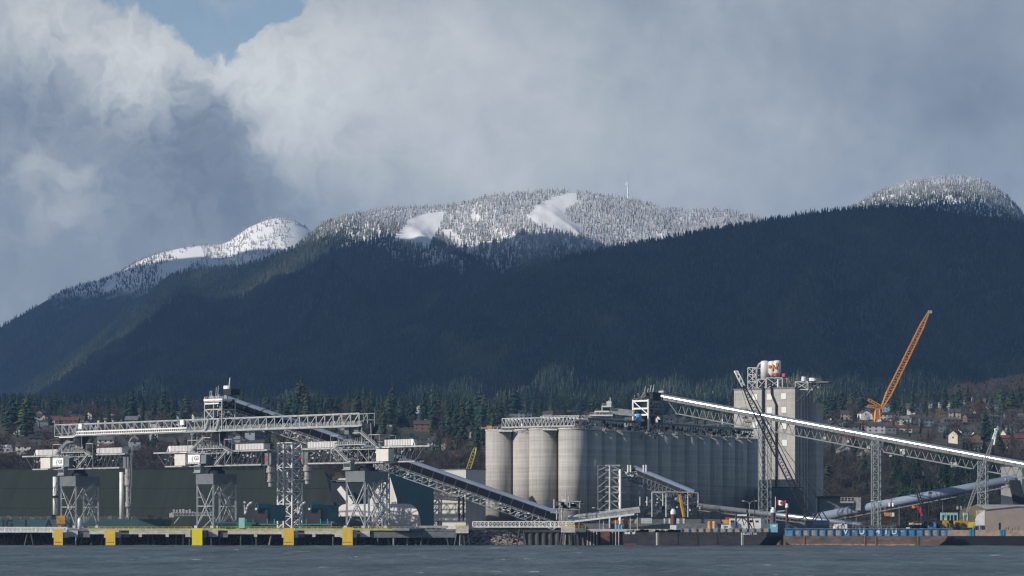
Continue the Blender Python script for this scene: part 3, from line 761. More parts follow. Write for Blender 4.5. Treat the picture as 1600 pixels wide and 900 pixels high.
# ------------------------------------------------------------------ moored hull behind the pier at left
t = thing('cargo_ship', 'low teal hull with spaced black capital letters moored behind the pier at far left', 'ship', (-250, 1392, 0))
x0, x1 = (-60 - CX) / FPX * 1392, (262 - CX) / FPX * 1392
hull = mat('teal_hull', (.045, .095, .11), .5, 0, var=.3, sc=(.05, .05, .3))
mb = MB(); mb.extrude([(x0, 1392, -1), (x1 - 4, 1392, -1), (x1, 1392, 12.6), (x0, 1392, 12.6)], (0, 20, 0)); mb.build('hull', hull, t)
mb = MB(); mb.rail([(x0, 1392.2, 12.6), (x1, 1392.2, 12.6)], 1.25, .12, 5.2); mb.build('railing', STEEL, t)
def text(body, size, loc, m, parent=None, rz=0, name='lettering', extr=.03, align='CENTER'):
    cu = bpy.data.curves.new(name, 'FONT'); cu.body = body; cu.size = size; cu.extrude = extr; cu.offset = size * .02; cu.align_x = align; cu.align_y = 'BOTTOM'
    cu.materials.append(m)
    o = bpy.data.objects.new(name, cu); C.objects.link(o)
    dg = bpy.context.evaluated_depsgraph_get(); me = bpy.data.meshes.new_from_object(o.evaluated_get(dg)); me.name = name
    bpy.data.objects.remove(o); bpy.data.curves.remove(cu)
    o = bpy.data.objects.new(name, me); C.objects.link(o)
    if not me.materials: me.materials.append(m)
    org = ORG.get(parent.name, Vector((0, 0, 0))) if parent is not None else Vector((0, 0, 0))
    o.parent = parent; o.location = Vector(loc) - org; o.rotation_euler = (rad(90), 0, rz)
    return o
for ch, px in (('I', 5), ('G', 14.5), ('L', 42), ('A', 76), ('N', 106)):
    text(ch, 5.6, ((px - CX) / FPX * 1391.8, 1391.9, 7.3), BLACK, t)
mb = MB()
for k in range(26):
    x = rp.uniform(x0 + 12, x1 - 4); mb.box(x, x + rp.uniform(.6, 3), 1396, 1398, 12.6, 12.6 + rp.uniform(.8, 2.6))
mb.build_each('deck_gear', STEELD, t)

# ------------------------------------------------------------------ storage sheds
SHED = mat('dark_olive_cladding', (.034, .043, .033), .8, 0, var=.20, sc=(.25, .012, .012), spec=.2)
SHEDN = mat('shadow_navy_cladding', (.016, .022, .03), .7, 0, var=.25, sc=(.05, .05, .05))  # gable end's shadow put into the colour as navy
t = thing('storage_shed', 'huge dark olive sided storage shed behind the first two ship loaders', 'shed', (-260, 1470, 7))
A = W(505, 733, 1540); B = W(531, 812, 1470); zb = 7.0; zt = A.z
nr = Vector((B.x, 1470, zb)); ap = Vector((A.x, 1540, zt)); fr = Vector((A.x + 28, 1610 - 40, zb))
Lv = Vector((-300, 0, 0)) 
mb = MB(); mb.poly([nr, ap, ap + Lv, nr + Lv][::-1]); mb.poly([ap, fr, fr + Lv, ap + Lv][::-1]); mb.poly([nr + Lv, ap + Lv, fr + Lv])
mb.build('roof', SHED, t)
nsh = (nr - ap)
mb = MB()
for f in (.33, .66): c = ap + nsh * f + Vector((0, -.3, .1)); mb.beam(c, c + Lv, .12, .12)
mb.build('roof_seams', SHED, t)
mb = MB(); mb.extrude([nr + Vector((-.2, .3, 0)), ap + Vector((-.2, 0, -.4)), fr + Vector((-.2, -.3, 0))], (-.5, 0, 0)); mb.build('gable_wall', SHEDN, t)
mb = MB(); mb.beam(ap + Vector((.2, 0, .3)), ap + Lv + Vector((0, 0, .3)), 1.2, .6); mb.beam(ap + Vector((.3, -.5, 0)), nr + Vector((.3, -.6, 0)), .7); mb.build('ridge_trim', DARK, t)
t = thing('conveyor_housing', 'dark navy conveyor house with a pale sloping chute beside the olive shed', 'shed', W(560, 800, 1500))
a = W(517, 752, 1500); b = W(606, 752, 1500)
mb = MB(); mb.box(a.x, b.x, 1500, 1530, 7.0, a.z); mb.build('wall', mat('navy_teal_cladding', (.022, .034, .042), .7, 0, var=.3, sc=(.05, .05, .05)), t)
mb = MB(); mb.beam(a + Vector((-.3, 12, .4)), b + Vector((.3, 12, .4)), 26, .5); mb.build('roof', STEELD, t)
mb = MB(); mb.beam(W(531, 762, 1496), W(551, 788, 1492), 2.2, 3.4); mb.build('chute', CREAM, t)
mb = MB(); c = W(541, 752, 1499); mb.extrude([c + Vector((-6, 0, 0)), c + Vector((4.6, 0, 0)), c + Vector((3, 0, 1.8)), c + Vector((-4, 0, 1.8))], (0, 8, 0)); mb.build('roof_vent', WHITE, t)
t = thing('storage_shed', 'teal roofed shed with a pale slanted gable behind the white transfer building', 'shed', W(640, 800, 1460))
ga = W(606, 738, 1452); gb = W(634, 800, 1440)
teal = mat('teal_roofing', (.035, .105, .10), .6, 0, var=.18, sc=(.05, .05, .05))
bl = Vector((ga.x - 22, 1474, 7)); br = Vector((gb.x, 1440, 7)); tp = Vector((ga.x, 1456, ga.z + 1)); D = Vector((62, 70, 0))
mb = MB(); mb.extrude([bl, br, tp], (.3, .5, 0)); mb.build('gable_wall', CLADG, t)
mb = MB(); mb.poly([br, br + D, tp + D, tp]); mb.poly([tp, tp + D, bl + D, bl]); mb.build('roof', teal, t)
mb = MB(); q = W(623, 780, 1436)
for k in range(8): mb.box(q.x - 4 + k, q.x - 3.4 + k, q.y, q.y + 2, q.z - 6, q.z + rp.uniform(-2, 4))
mb.build('duct', DARK, t)

# ------------------------------------------------------------------ fabric arch shelter
FAB = mat('white_fabric', (.58, .55, .54), .65, 0, var=.08, sc=(.2, .2, .2))
t = thing('arch_shelter', 'long white fabric shelter with rounded roof and brown crates in its open end', 'shelter', W(590, 820, 1340))
ax = (W(657, 800, 1325) - W(617, 800, 1338)); ax.z = 0
cN = Vector(((637 - CX) / FPX * 1332, 1332, 7)); dirL = (Vector(((540 - CX) / FPX * 1352, 1352, 7)) - cN); dirL.z = 0
half = ax.length / 2; a_ = ax.normalized(); Ht = W(0, 785, 1332).z - 7; sp = Ht - half
prof = [(-half, 0)] + [(-half * math.cos(t_ * math.pi / 14), sp * .75 + (half * 1.05) * math.sin(t_ * math.pi / 14)) for t_ in range(15)] + [(half, 0)]
b1 = dirL.normalized().cross(UP).normalized()
if b1.dot(a_) < 0: b1 = -b1
mb = MB()
for (u0, w0), (u1, w1) in zip(prof[:-1], prof[1:]):
    p0 = cN + a_ * u0 + UP * w0; p1 = cN + a_ * u1 + UP * w1
    mb.quad(p0, p1, p1 + dirL, p0 + dirL)
o = mb.build('fabric_cover', FAB, t, smooth=True)
mb = MB(); mb.poly([cN + dirL + a_ * u + UP * w for u, w in prof]); mb.build('end_wall', FAB, t)
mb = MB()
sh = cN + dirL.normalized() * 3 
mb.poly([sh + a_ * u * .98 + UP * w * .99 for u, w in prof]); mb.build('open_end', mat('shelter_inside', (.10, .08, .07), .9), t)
mb = MB()
for k in range(4):
    for j in range(3):
        mb.obox(sh - dirL.normalized() * 2.4 + a_ * (-half * .8 + k * half * .42) + UP * j * 2.5, a_ * half * .38, dirL.normalized() * 2, UP * 2.35)
tag(mb.build('crate_stack', mat('brown_crate', (.20, .14, .12), .8, var=.4, sc=(.4, .4, .4))), 'stack of brown crates filling the open end of the white shelter', 'crates')
t = thing('concrete_wall', 'grey block wall along the foot of the white arch shelter', 'wall', W(550, 822, 1322))
mb = MB(); a = W(517, 807, 1322); b = W(580, 822, 1322); mb.box(a.x, b.x, 1322, 1323.5, 7, a.z); mb.build('wall', CONCG, t)
mb = MB(); a = W(512.5, 802, 1316); mb.box(a.x, a.x + .35, 1316, 1316.4, 7.9, a.z); mb.box(a.x + 1.5, a.x + 1.85, 1316, 1316.4, 7.9, a.z); mb.box(a.x, a.x + 1.85, 1316, 1316.4, a.z - 1.6, a.z); mb.build('gate_frame', WHITE, t)

# ------------------------------------------------------------------ dust collectors / teal machines on the pier
def machine(px, label, Y=1270):
    t = thing('loading_machine', label, 'machine', W(px + 30, 820, Y), 'deep teal machines on the pier')
    p = lambda x, y: W(x, y, Y)
    a = p(px + 34, 789); mb = MB(); mb.obox((a.x, Y, 7.5 + 4), (10.0, 3, 0), (-2, 8, 0), (0, 0, a.z - 11.5)); mb.build('bin', BLUED, t)
    a = p(px + 16, 785); mb = MB(); mb.tube((a.x + 1.5, Y + 1, a.z - 3), (a.x + 8, Y + 4, a.z - 3), 3.0, n=14); mb.build('drum', BLUED, t)
    a = p(px + 16, 800); mb = MB(); mb.obox((a.x, Y - 1, 9), (7, 1, 0), (0, 5, 0), (0, 0, a.z - 7.8)); mb.build('motor_housing', mat('brown_grey_machine', (.07, .06, .06), .6, var=.3), t)
    mb = MB(); pts = [p(px + 15, 785), p(px + 10, 787), p(px + 6.5, 792), p(px + 5.5, 798), p(px + 3, 804)]
    for q, r in zip(pts[:-1], pts[1:]): mb.tube(q, r, .75, n=10)
    mb.build('elbow_duct', STEEL, t, smooth=True)
    mb = MB(); mb.tube(p(px + 2, 786), p(px + 2.5, 803), .35, n=8); mb.tube(p(px + .8, 786.5), p(px + 4, 785.5), .9, n=8); mb.build('vent_stack', STEEL, t)
    mb = MB(); a = p(px + 19, 797); mb.box(a.x, a.x + 1, Y - 2, Y - 1.6, a.z, a.z + 1.1); mb.build('notice', WHITE, t)
    mb = MB()
    for k in range(5): q = p(px + 5 + k * 11, 813); mb.beam((q.x, Y, 7), (q.x, Y, 12.5), .4)
    mb.box(p(px + 3, 0).x, p(px + 56, 0).x, Y - 1, Y, 9.5, 10.1); mb.build('skid_frame', mat('teal_frame', (.05, .25, .24), .5, var=.2), t)
machine(380, 'deep teal machine with curved duct left of the tall white lattice tower')
machine(463, 'deep teal machine with large square bin right of the tall white lattice tower')
mb = MB(); a = W(373, 809, 1262); mb.box(a.x, a.x + 2.9, 1262, 1265, 8, a.z)
tag(mb.build('control_kiosk', mat('mint_paint', (.32, .58, .52), .5)), 'small mint green kiosk on the pier left of the teal machine', 'kiosk')
mb = MB(); a = W(340, 816, 1268); mb.box(a.x, a.x + 19, 1268, 1271, 7.9, a.z)
tag(mb.build('equipment_skid', mat('green_skid', (.03, .14, .11), .6, var=.3)), 'long low dark green skid on the pier deck', 'skid')
# gangway lying near loader
t = thing('gangway', 'pale lattice gangway cantilevered out beside the second loader legs', 'gangway', W(300, 805, 1262))
mb = MB(); mb.truss(W(268, 806, 1262), W(334, 806, 1262), (0, 0, 1.6), (0, 1.6, 0), 14, .22, .14); mb.build('truss', STEEL, t)
mb = MB(); mb.box(W(265, 0, 1262).x, W(272, 0, 1262).x, 1261, 1263, 13.2, 15.4)
for k in range(7): q = W(270 + k * 5, 802, 1262); mb.box(q.x, q.x + 1.0, 1261.6, 1262.6, q.z, q.z + rp.uniform(.8, 2.2))
mb.build('machinery', STEEL, t)
mb = MB(); mb.beam(W(280, 808, 1262), W(272, 818, 1262), .5); mb.beam(W(333, 808, 1262), W(318, 824, 1262), .5); mb.build('strut', STEEL, t)
# small things on the pier
def bx(name, px0, px1, y0, y1, Y, m, label, cat, dep=3.0, z0=None, **k):
    a = W(px0, y0, Y); b = W(px1, y1, Y); mb = MB(); mb.box(a.x, b.x, Y, Y + dep, (b.z if z0 is None else z0), a.z)
    return tag(mb.build(name, m), label, cat, **k)
t = thing('storage_tank', 'small white upright tank at the foot of the leftmost loader', 'tank', W(125, 826, 1225))
mb = MB(); q = W(124.5, 826, 1225); mb.lathe((q.x, 1225, 7.5), [(1.0, 0), (1.0, 4.0), (.9, 4.8), (.5, 5.3), (.02, 5.5)], 14); mb.build('shell', WHITE, t, smooth=True)
mb = MB(); mb.tube((q.x + 1.4, 1225, 7.5), (q.x + 1.4, 1225, 10.5), .12, n=6); mb.build('pipe', STEEL, t)
def pipe_arm(px, y0, y1, label):
    t = thing('loading_pipe', label, 'pipe', W(px, 818, 1252))
    mb = MB(); mb.tube(W(px, y1, 1252), W(px, y0, 1252), 1.15, n=14); mb.build('tube', WHITE, t, smooth=True)
    mb = MB(); q = W(px, y1 + 2, 1252); mb.box(q.x + .8, q.x + 5, 1251, 1254, q.z - 4, q.z); mb.box(q.x + 1.5, q.x + 3, 1251.5, 1253, 8, q.z - 4); mb.build('base', mat('ochre_machine', (.50, .24, .03), .6, var=.4, sc=(.7, .7, .7)), t)
    mb = MB(); c = W(px, (y0 + y1) / 2, 1252)
    for k in range(5): mb.beam((c.x + rp.uniform(-1.6, 1.6), 1250.5, c.z - 6 + k * 2.4), (c.x + rp.uniform(-1.6, 1.6), 1250.6, c.z - 2 + k * 2.2), .2)
    mb.tube((c.x, 1252, c.z - 1), (c.x, 1252, c.z), 1.6, n=12); mb.build('collar', DARK, t)
pipe_arm(86.3, 745, 804, 'white upright pipe left of the leftmost loader legs with ochre base')
# ------------------------------------------------------------------ ship loaders
def clutter(mb, x0, x1, y0, y1, z0, z1, n, s0=.4, s1=1.6, r=None):
    r = r or rk
    for _ in range(n):
        w, d, h = (r.uniform(s0, s1) for _ in range(3)); x = r.uniform(x0, x1); y = r.uniform(y0, y1); z = r.uniform(z0, z1)
        if r.random() < .5: mb.box(x, x + w, y, y + d, z, z + h * .7)
        else: mb.beam((x, y, z), (x + r.uniform(-2, 2), y, z + r.uniform(-1.5, 2.5)), .22)
def stair(mb, p, q, w=1.2):
    p = Vector(p); q = Vector(q); side = Vector((0, w, 0))
    for s in (0, 1):
        mb.beam(p + side * s, q + side * s, .28, .45); mb.beam(p + side * s + UP * 1.1, q + side * s + UP * 1.1, .13)
    n = max(3, int((q - p).length / .9))
    for k in range(n + 1):
        c = p.lerp(q, k / n); mb.beam(c, c + side, .3, .12); mb.beam(c, c + UP * 1.1, .1)
RIB = mat('ribbed_cover', (.62, .60, .58), .5, .1, var=.1, sc=(.5, .5, .5))
def loader(name, label, m, spout_bottom, sign, seed):
    r = random.Random(seed)
    T = thing(name, label, 'ship loader', (0, 0, 0), 'ship loaders on the pier')
    # portal legs and box girder
    cor = [(-11.7, 0), (0, 0), (0, 15.4), (-11.7, 15.4)]
    for (x, y) in cor:
        mb = MB(); mb.beam((x, y, 0), (x, y, 22), .9, .9); mb.box(x - 1.1, x + 1.1, y - 1.1, y + 1.1, -.2, 1.2); mb.build('leg', STEEL, T)
    mb = MB(); mb.box(-12.2, .5, -.5, 15.9, 22, 27.2); mb.build('portal_girder', mat('girder_paint', (.135, .15, .165), .5, .1, var=.2, sc=(.3, .3, .3)), T)
    mb = MB()
    for (a, b) in ((0, 1), (1, 2), (2, 3), (3, 0)):
        (xa, ya), (xb, yb) = cor[a], cor[b]
        mb.beam((xa, ya, .8), (xb, yb, 21.5), .42); mb.beam((xb, yb, .8), (xa, ya, 21.5), .42)
        if a % 2 == 0: mb.beam((xa, ya, 11), (xb, yb, 11), .4)
        mb.beam((xa, ya, 15.5), ((xa * .75 + xb * .25), (ya * .75 + yb * .25), 15.5), .3)
    mb.build('bracing', STEEL, T)
    mb = MB(); stair(mb, (.8, 3, .5), (.8, 13, 9)); stair(mb, (.8, 13, 9), (.8, 4, 18)); stair(mb, (.8, 4, 18), (.8, 11, 23)); mb.build('stairs', STEEL, T)
    # slewing pedestal and cage
    cx, cyy = -5.8, 7.7
    mb = MB(); mb.lathe((cx, cyy, 27.2), [(4.2, 0), (4.2, 1.6), (3.0, 2.2), (3.0, 4.5), (4.5, 5)], 20); mb.build('pedestal', DARK, T)
    mb = MB(); mb.box(cx - 7, cx - 2.5, -1.2, 2, 28.2, 31.6); mb.box(cx - 7.4, cx - 2.1, -1.6, 2.2, 27.7, 28.1); mb.build('operator_cabin', mat('cabin_grey', (.28, .31, .34), .5, var=.2), T)
    mb = MB(); mb.box(cx - 6.8, cx - 2.7, -1.25, -1.21, 29.2, 30.9); mb.build('cabin_window', GLASS, T)
    # boom: deck girder, lower chord, cross trusses
    xl, xr = (-44, 33)
    X = lambda x: (cx + (x - cx) * m)
    fy = 4.2
    mb = MB(); a, b = sorted((X(-49), X(34))); mb.box(a, b, fy, fy + 6.5, 38.1, 38.8); mb.build('boom_deck', STEEL, T)
    mb = MB()
    a, b = sorted((X(-40), X(30))); n = 20
    for yy in (fy + .2, fy + 6.3):
        mb.beam((a, yy, 31.5), (b, yy, 31.5), .6, .7)
        for k in range(n + 1):
            x = a + (b - a) * k / n; mb.beam((x, yy, 31.5), (x, yy, 38.1), .24)
            if k < n: x2 = a + (b - a) * (k + 1) / n; mb.beam((x, yy, 31.5), (x2, yy, 38.1), .18)
    mb.beam((X(-40), fy, 31.5), (X(-46), fy, 38.1), .22)
    mb.build('boom_truss', STEELD, T)
    mb = MB(); mb.beam((a, fy - .1, 31.3), (b, fy - .1, 31.3), .5, .55); mb.build('lower_chord', STEEL, T)
    mb = MB(); a2, b2 = sorted((X(-40), X(30))); clutter(mb, a2, b2 - 2, fy + 1, fy + 5, 32, 37, 90, .3, 1.4, r); mb.build('belt_idlers', DARK, T)
    mb = MB(); clutter(mb, a2, b2 - 2, fy - .2, fy + .2, 33.5, 37, 26, .5, 1.3, r); mb.build('fittings', STEEL, T)
    for (u, v) in ((-37, -20), (11, 31)):
        a, b = sorted((X(u), X(v))); mb = MB(); k = a
        while k < b - .4:
            mb.box(k, k + .8, fy + .6, fy + 5.2, 39.0, 41.9); mb.box(k + .8, k + 1.05, fy + .8, fy + 5.0, 39.0, 41.6); k += 1.05
        mb.build('ribbed_cover', RIB, T)
    mb = MB(); u = X(-39.5); mb.beam((u, fy + .7, 38.8), (u + m * 1.4, fy + .7, 41.8), .3); mb.beam((u + m * 1.4, fy + .7, 41.8), (u + m * 3, fy + .7, 41.8), .3); mb.box(min(u + m * 1.4, u + m * 2.6), max(u + m * 1.4, u + m * 2.6), fy + .6, fy + 2, 39, 41.6); mb.build('tail_pulley', WHITE, T)
    # cage of posts round the slewing centre, walkways and stairs
    mb = MB(); xs = [X(-20), X(-13), X(-6), X(1), X(7), X(12)]
    for yy in (1.2, 12.5):
        for i, x in enumerate(xs):
            mb.beam((x, yy, 31), (x, yy, 44.3 if i in (0, 1, 4, 5) else 42), .28)
        for zz in (31, 37.5): mb.beam((xs[0], yy, zz), (xs[-1], yy, zz), .34)
        mb.beam((xs[0], yy, 44.3), (xs[1], yy, 44.3), .3); mb.beam((xs[4], yy, 44.3), (xs[5], yy, 44.3), .3)
        for i in (1, 3, 4): mb.beam((xs[i], yy, 31), (xs[i + 1], yy, 37.5), .2)
    for i in (0, 1, 4, 5): mb.beam((xs[i], 1.2, 44.3), (xs[i], 12.5, 44.3), .28)
    mb.build('cage', STEEL, T)
    mb = MB(); a, b = sorted((X(-12), X(6))); mb.box(a, b, .2, 1.5, 39.6, 40.0); k = a
    while k < b: mb.beam((k, .2, 40), (k, .2, 43.2), .16); mb.box(k, k + .5, .3, .6, 40, 40.8 + r.random() * 1.8); k += 1.15
    mb.build('walkway', STEEL, T)
    mb = MB(); stair(mb, (X(-18), .6, 38.8), (X(-8), .6, 45.4)); stair(mb, (X(9), .6, 38.5), (X(0), .6, 31.6)); stair(mb, (X(6), .6, 40), (X(11), .6, 37.8))
    mb.box(min(X(-8), X(-3)), max(X(-8), X(-3)), .6, 1.8, 45.2, 45.6); mb.build('stairs', STEEL, T)
    mb = MB(); clutter(mb, min(xs) + 1, max(xs) - 2, 2, 10, 31.5, 43, 80, .5, 2.4, r); mb.build('machinery', DARK, T)
    mb = MB(); clutter(mb, min(xs) + 1, max(xs) - 2, .6, 2, 32, 42, 34, .4, 1.2, r); mb.build('pipework', STEEL, T)
    # feed chute from the overhead bridge
    mb = MB(); mb.lathe((cx + 4, 6.5, 42), [(1.2, 0), (1.4, 2), (3.4, 5.5), (3.4, 7.5)], 14); mb.build('feed_hopper', DARK, T)
    mb = MB()
    for dx in (-3.5, 3.5):
        mb.beam((cx + 4 + dx, 3, 38.8), (cx + 4 + dx * .8, 3, 50), .4)
    mb.build('hopper_frame', STEEL, T)
    # counterweight boxes
    mb = MB(); a, b = sorted((X(-27.6), X(-19.7)))
    mb.box(a, b, -.8, 3.2, 31.6, 37.3); mb.box(a - .02, b + .02, -.86, -.8, 34.6, 34.75); mb.build('electrical_house', CREAM, T)
    mb = MB(); mb.box(a - 1.7, a, .4, 1.6, 35.6, 36.2); mb.box(b - 5, b - .5, .6, 1.6, 38.0, 38.3); mb.build('house_platform', WHITE, T)
    if sign:
        mb = MB(); mb.box(-17.2, -8.6, -1.2, 3.0, 32.3, 36.9); s = mb.build('sign_board', mat('sign_white', (.86, .87, .86), .4), T)
        mb = MB(); mb.box(-8.58, -4.6, -.6, 2.8, 32.3, 36.8); mb.build('switch_house', mat('slate_cladding', (.13, .16, .17), .6, var=.2), T)
        g1 = mat('logo_green', (.03, .30, .20), .5); g2 = mat('logo_pale_green', (.35, .62, .52), .5); bk = mat('logo_black', (.03, .035, .04), .5)
        def arc(rad_, th, c, nm, a0=105, a1=250, y=-1.22):
            q = MB(); N_ = 12; X0, Z0 = c
            for k in range(N_):
                t0 = rad(a0 + (a1 - a0) * k / N_); t1 = rad(a0 + (a1 - a0) * (k + 1) / N_); w0 = th * math.sin(math.pi * k / N_); w1 = th * math.sin(math.pi * (k + 1) / N_)
                P = lambda t_, rr: (X0 + rr * math.cos(t_), y, Z0 + rr * math.sin(t_))
                q.quad(P(t0, rad_ + w0), P(t0, rad_), P(t1, rad_), P(t1, rad_ + w1))
            q.build('emblem', nm, s)
        arc(1.35, .30, (-12.3, 34.6), g1); arc(1.85, .26, (-12.2, 34.6), g1); arc(2.45, .22, (-12.1, 34.6), g2)
        text('G3', 2.7, (-11.0, -1.24, 33.6), bk, s)
        ORG[s.name] = Vector((0, 0, 0))
    mb = MB(); mb.box(-9, -7, -2.2, -1.6, 31.6, 32.1); mb.rail([(-18, -1.4, 32.1), (-5, -1.4, 32.1)], .9, .1, 1.8); mb.build('sign_ledge', STEEL, T)
    # loading spout at the boom end
    sx = X(33.5); zt = 36
    mb = MB(); mb.box(min(sx - 2.2, sx + 2.2), max(sx - 2.2, sx + 2.2), 5.2, 9.2, 31, 37); mb.beam((sx - m * 2.5, 5, 38.8), (sx + m * 2, 5, 38.8), .5); mb.beam((sx + m * .5, 5, 38.8), (sx + m * .5, 5, 31), .4); mb.build('spout_head', STEELD, T)
    mb = MB(); L_ = 31 - spout_bottom
    prof = [(1.9, 0), (1.9, -.12 * L_), (2.3, -.14 * L_), (2.3, -.34 * L_), (1.6, -.38 * L_), (1.6, -.68 * L_), (2.0, -.7 * L_), (2.0, -.78 * L_), (1.25, -.82 * L_), (1.25, -L_)]
    mb.lathe((sx, 7.2, 31), prof[::-1], 16); mb.build('loading_spout', mat('spout_grey', (.33, .31, .30), .55, .2, var=.35, sc=(.4, .4, .8)), T, smooth=False)
    mb = MB()
    for k in range(6): zz = 31 - L_ * (k + .5) / 6; mb.box(sx - 2.6, sx - 1.2, 4.6, 5.4, zz, zz + .8); mb.beam((sx + m * 2.6, 5, zz), (sx + m * (2.0 if k % 2 else 3.2), 5, zz + 3), .22)
    mb.build_each('spout_winch', DARK, T)
    if spout_bottom < 12:
        mb = MB(); mb.beam((sx + m * 2.6, 5, 44), (sx + m * 5.2, 5, 47), .4); mb.beam((sx + m * 2.2, 5, 20), (sx + m * 5.0, 5, 44), .35); mb.beam((sx + m * 3.8, 5, 12), (sx + m * 5.4, 5, 42), .35); mb.build('spout_luffing_frame', STEEL, T)
        mb = MB(); mb.tube((sx - m * 2.2, 4.4, 4.6), (sx - m * 2.2, 4.4, 29), 1.15, n=14); mb.build('dust_pipe', WHITE, T, smooth=True)
    else:
        mb = MB(); mb.box(sx - 1.9, sx - .6, 4.9, 5.15, 33.4, 34.4); mb.build('warning_plate', RED, T)
    return T
LO = Vector((-69.9, 1215, 8.0))
# transform local frame (x along berth) onto the quay
def place(T, d): T.location = LO - e1 * d; T.rotation_euler = (0, 0, math.atan2(e1.y, e1.x))
l1 = loader('ship_loader', 'leftmost ship loader with the long spout lowered to the deck and a G3 sign', 1, 5.5, True, 1); place(l1, 209)
l2 = loader('ship_loader', 'middle ship loader with raised spout and a G3 sign under the tall transfer tower', 1, 20.5, True, 2); place(l2, 104)
l3 = loader('ship_loader', 'right ship loader with a cream cabin and its spout on the left end', -1, 21.5, False, 3); place(l3, 0)

# ------------------------------------------------------------------ overhead belt bridge
def bline(px, z=0.0, off=0.0):                      # point over the berth line seen in column px
    # solve LO - e1*d + e2*off in column px
    k = (px - CX) / FPX; o = LO + e2 * off
    d = (o.x - k * o.y) / (e1.x - k * e1.y)
    p = o - e1 * d; return Vector((p.x, p.y, z))
t = thing('conveyor_bridge', 'long pale lattice belt bridge running above all three ship loaders', 'conveyor', bline(335, 55, 6))
P0 = bline(92, 56.6, 5); P1 = bline(568, 56.6, 5); n = 39
mb = MB(); mb.truss(P0, P1, (0, 0, 6.2), e2 * 5.5, n, .5, .3, lace=True); mb.build('truss', STEEL, t)
mb = MB(); q0 = bline(120, 57.1, 2.0); q1 = bline(292, 57.1, 2.0); mb.beam(q0, q1, 1.0, .5); mb.beam(bline(120, 58.7, 1.9), bline(292, 58.7, 1.9), .45, .7)
nn = 60
for k in range(nn): c = q0.lerp(q1, k / nn); mb.beam(c, c + UP * 1.4, .3)
mb.beam(q0, bline(114, 55.9, 2), .4); mb.beam(bline(114, 56, 2), bline(93, 56, 2), .5); mb.build('walkway', WHITE, t)
mb = MB(); q0 = bline(292, 57.0, 2.2); q1 = bline(566, 57.0, 2.2); mb.beam(q0, q1, .6, .6); nn = 150; rr = random.Random(9)
for k in range(nn): c = q0.lerp(q1, k / nn); mb.beam(c, c + UP * rr.uniform(1.8, 2.6) + e1 * rr.uniform(-.2, .5), .32, .3)
mb.build('idler_guards', STEEL, t)
mb = MB(); mb.beam(P0 + UP * 1.5, P1 + UP * 1.5, 3.0, .7); mb.build('belt', STEELD, t)
mb = MB(); mb.rail([P1, bline(585, 56.4, 5)], 6.2, .2, 4); mb.beam(bline(585, 56.4, 3), bline(585, 62.6, 3), .2); mb.build('end_platform', STEEL, t)
for px, w in ((125, 2.6), (284, 2.6)):
    q = bline(px, 60.2, 1.0); mb = MB(); mb.obox(q - e1 * w / 2, e1 * w, e2 * 1, UP * 2.6); mb.build('lamp_box', WHITE, t)
for px in (110, 560, 545):
    q = bline(px, 8.0 + 45, 6); mb = MB(); mb.obox(q - e1 * 1.5 - e2 * 1.5, e1 * 3, e2 * 3, UP * 3.5); mb.build('transfer_chute', STEELD, t)

# ------------------------------------------------------------------ transfer tower above the middle loader
t = thing('transfer_tower', 'tall open steel transfer tower bristling with vents above the middle loader', 'tower', bline(335, 56, 6))
B0 = bline(334, 56.5, 2)
mb = MB()
for sx in (-6.5, 0, 6.0):
    for sy in (0, 9): p = B0 + e1 * sx + e2 * sy; mb.beam(p, p + UP * (17.5 if sx < 5 else 15), .5)
for zz in (0, 6.2, 11, 15):
    for sy in (0, 9): mb.beam(B0 + e1 * -6.5 + e2 * sy + UP * zz, B0 + e1 * 6 + e2 * sy + UP * zz, .5, .6)
    for sx in (-6.5, 6.0): mb.beam(B0 + e1 * sx + UP * zz, B0 + e1 * sx + e2 * 9 + UP * zz, .4)
mb.beam(B0 + e1 * -6 + UP * 11, B0 + e1 * 0 + UP * 6.2, .6); mb.beam(B0 + e1 * -6 + UP * 6.2, B0 + e1 * -1 + UP * 11, .4); mb.build('frame', STEEL, t)
mb = MB(); mb.obox(B0 + e1 * -6.8 + e2 * -.6 + UP * 15.3, e1 * 13.5, e2 * 10, UP * 1.0); mb.obox(B0 + e1 * -6 + e2 * -.5 + UP * 13.6, e1 * 10, e2 * 1, UP * .7); mb.build('top_platform', WHITE, t)
mb = MB(); rr = random.Random(4)
for k in range(7):
    p = B0 + e1 * (-5 + k * 1.5) + e2 * (1 + rr.random() * 4) + UP * 16.3; mb.tube(p, p + UP * rr.uniform(4, 7.5) + e1 * .5, .24, n=6)
    mb.obox(p, e1 * .9, e2 * .9, UP * rr.uniform(1, 3))
mb.rail([B0 + e1 * -6.6 + UP * 16.3, B0 + e1 * 6.5 + UP * 16.3], 1.1, .14, 1.4); mb.build('vent_pipes', STEEL, t)
mb = MB(); p = B0 + e1 * 7 + UP * 18; mb.obox(p, e1 * 5.5, e2 * 6, UP * 3); mb.build('head_house', DARK, t)
mb = MB(); mb.obox(p + UP * 3, e1 * 3.0, e2 * 2, UP * 1.6); mb.tube(p + e1 * 4 + UP * 3, p + e1 * 4.8 + UP * 8.5, .35, .25, 8); mb.build('aspirator', WHITE, t)
mb = MB()
for k in range(2):
    q = B0 + e1 * (-6 + k * 8) + UP * .5; mb.tube(q + UP * 4.5 + e1 * 2, q + UP * 0, 1.0, n=10); mb.tube(q + UP * 4.5 + e1 * 2, q + UP * 6 + e1 * 2.2, .9, n=10)
mb.build('chute_pipe', STEEL, t)
mb = MB(); q = bline(334, 56.5, 2)
class _L:  # axis-aligned clutter in the quay frame
    pass
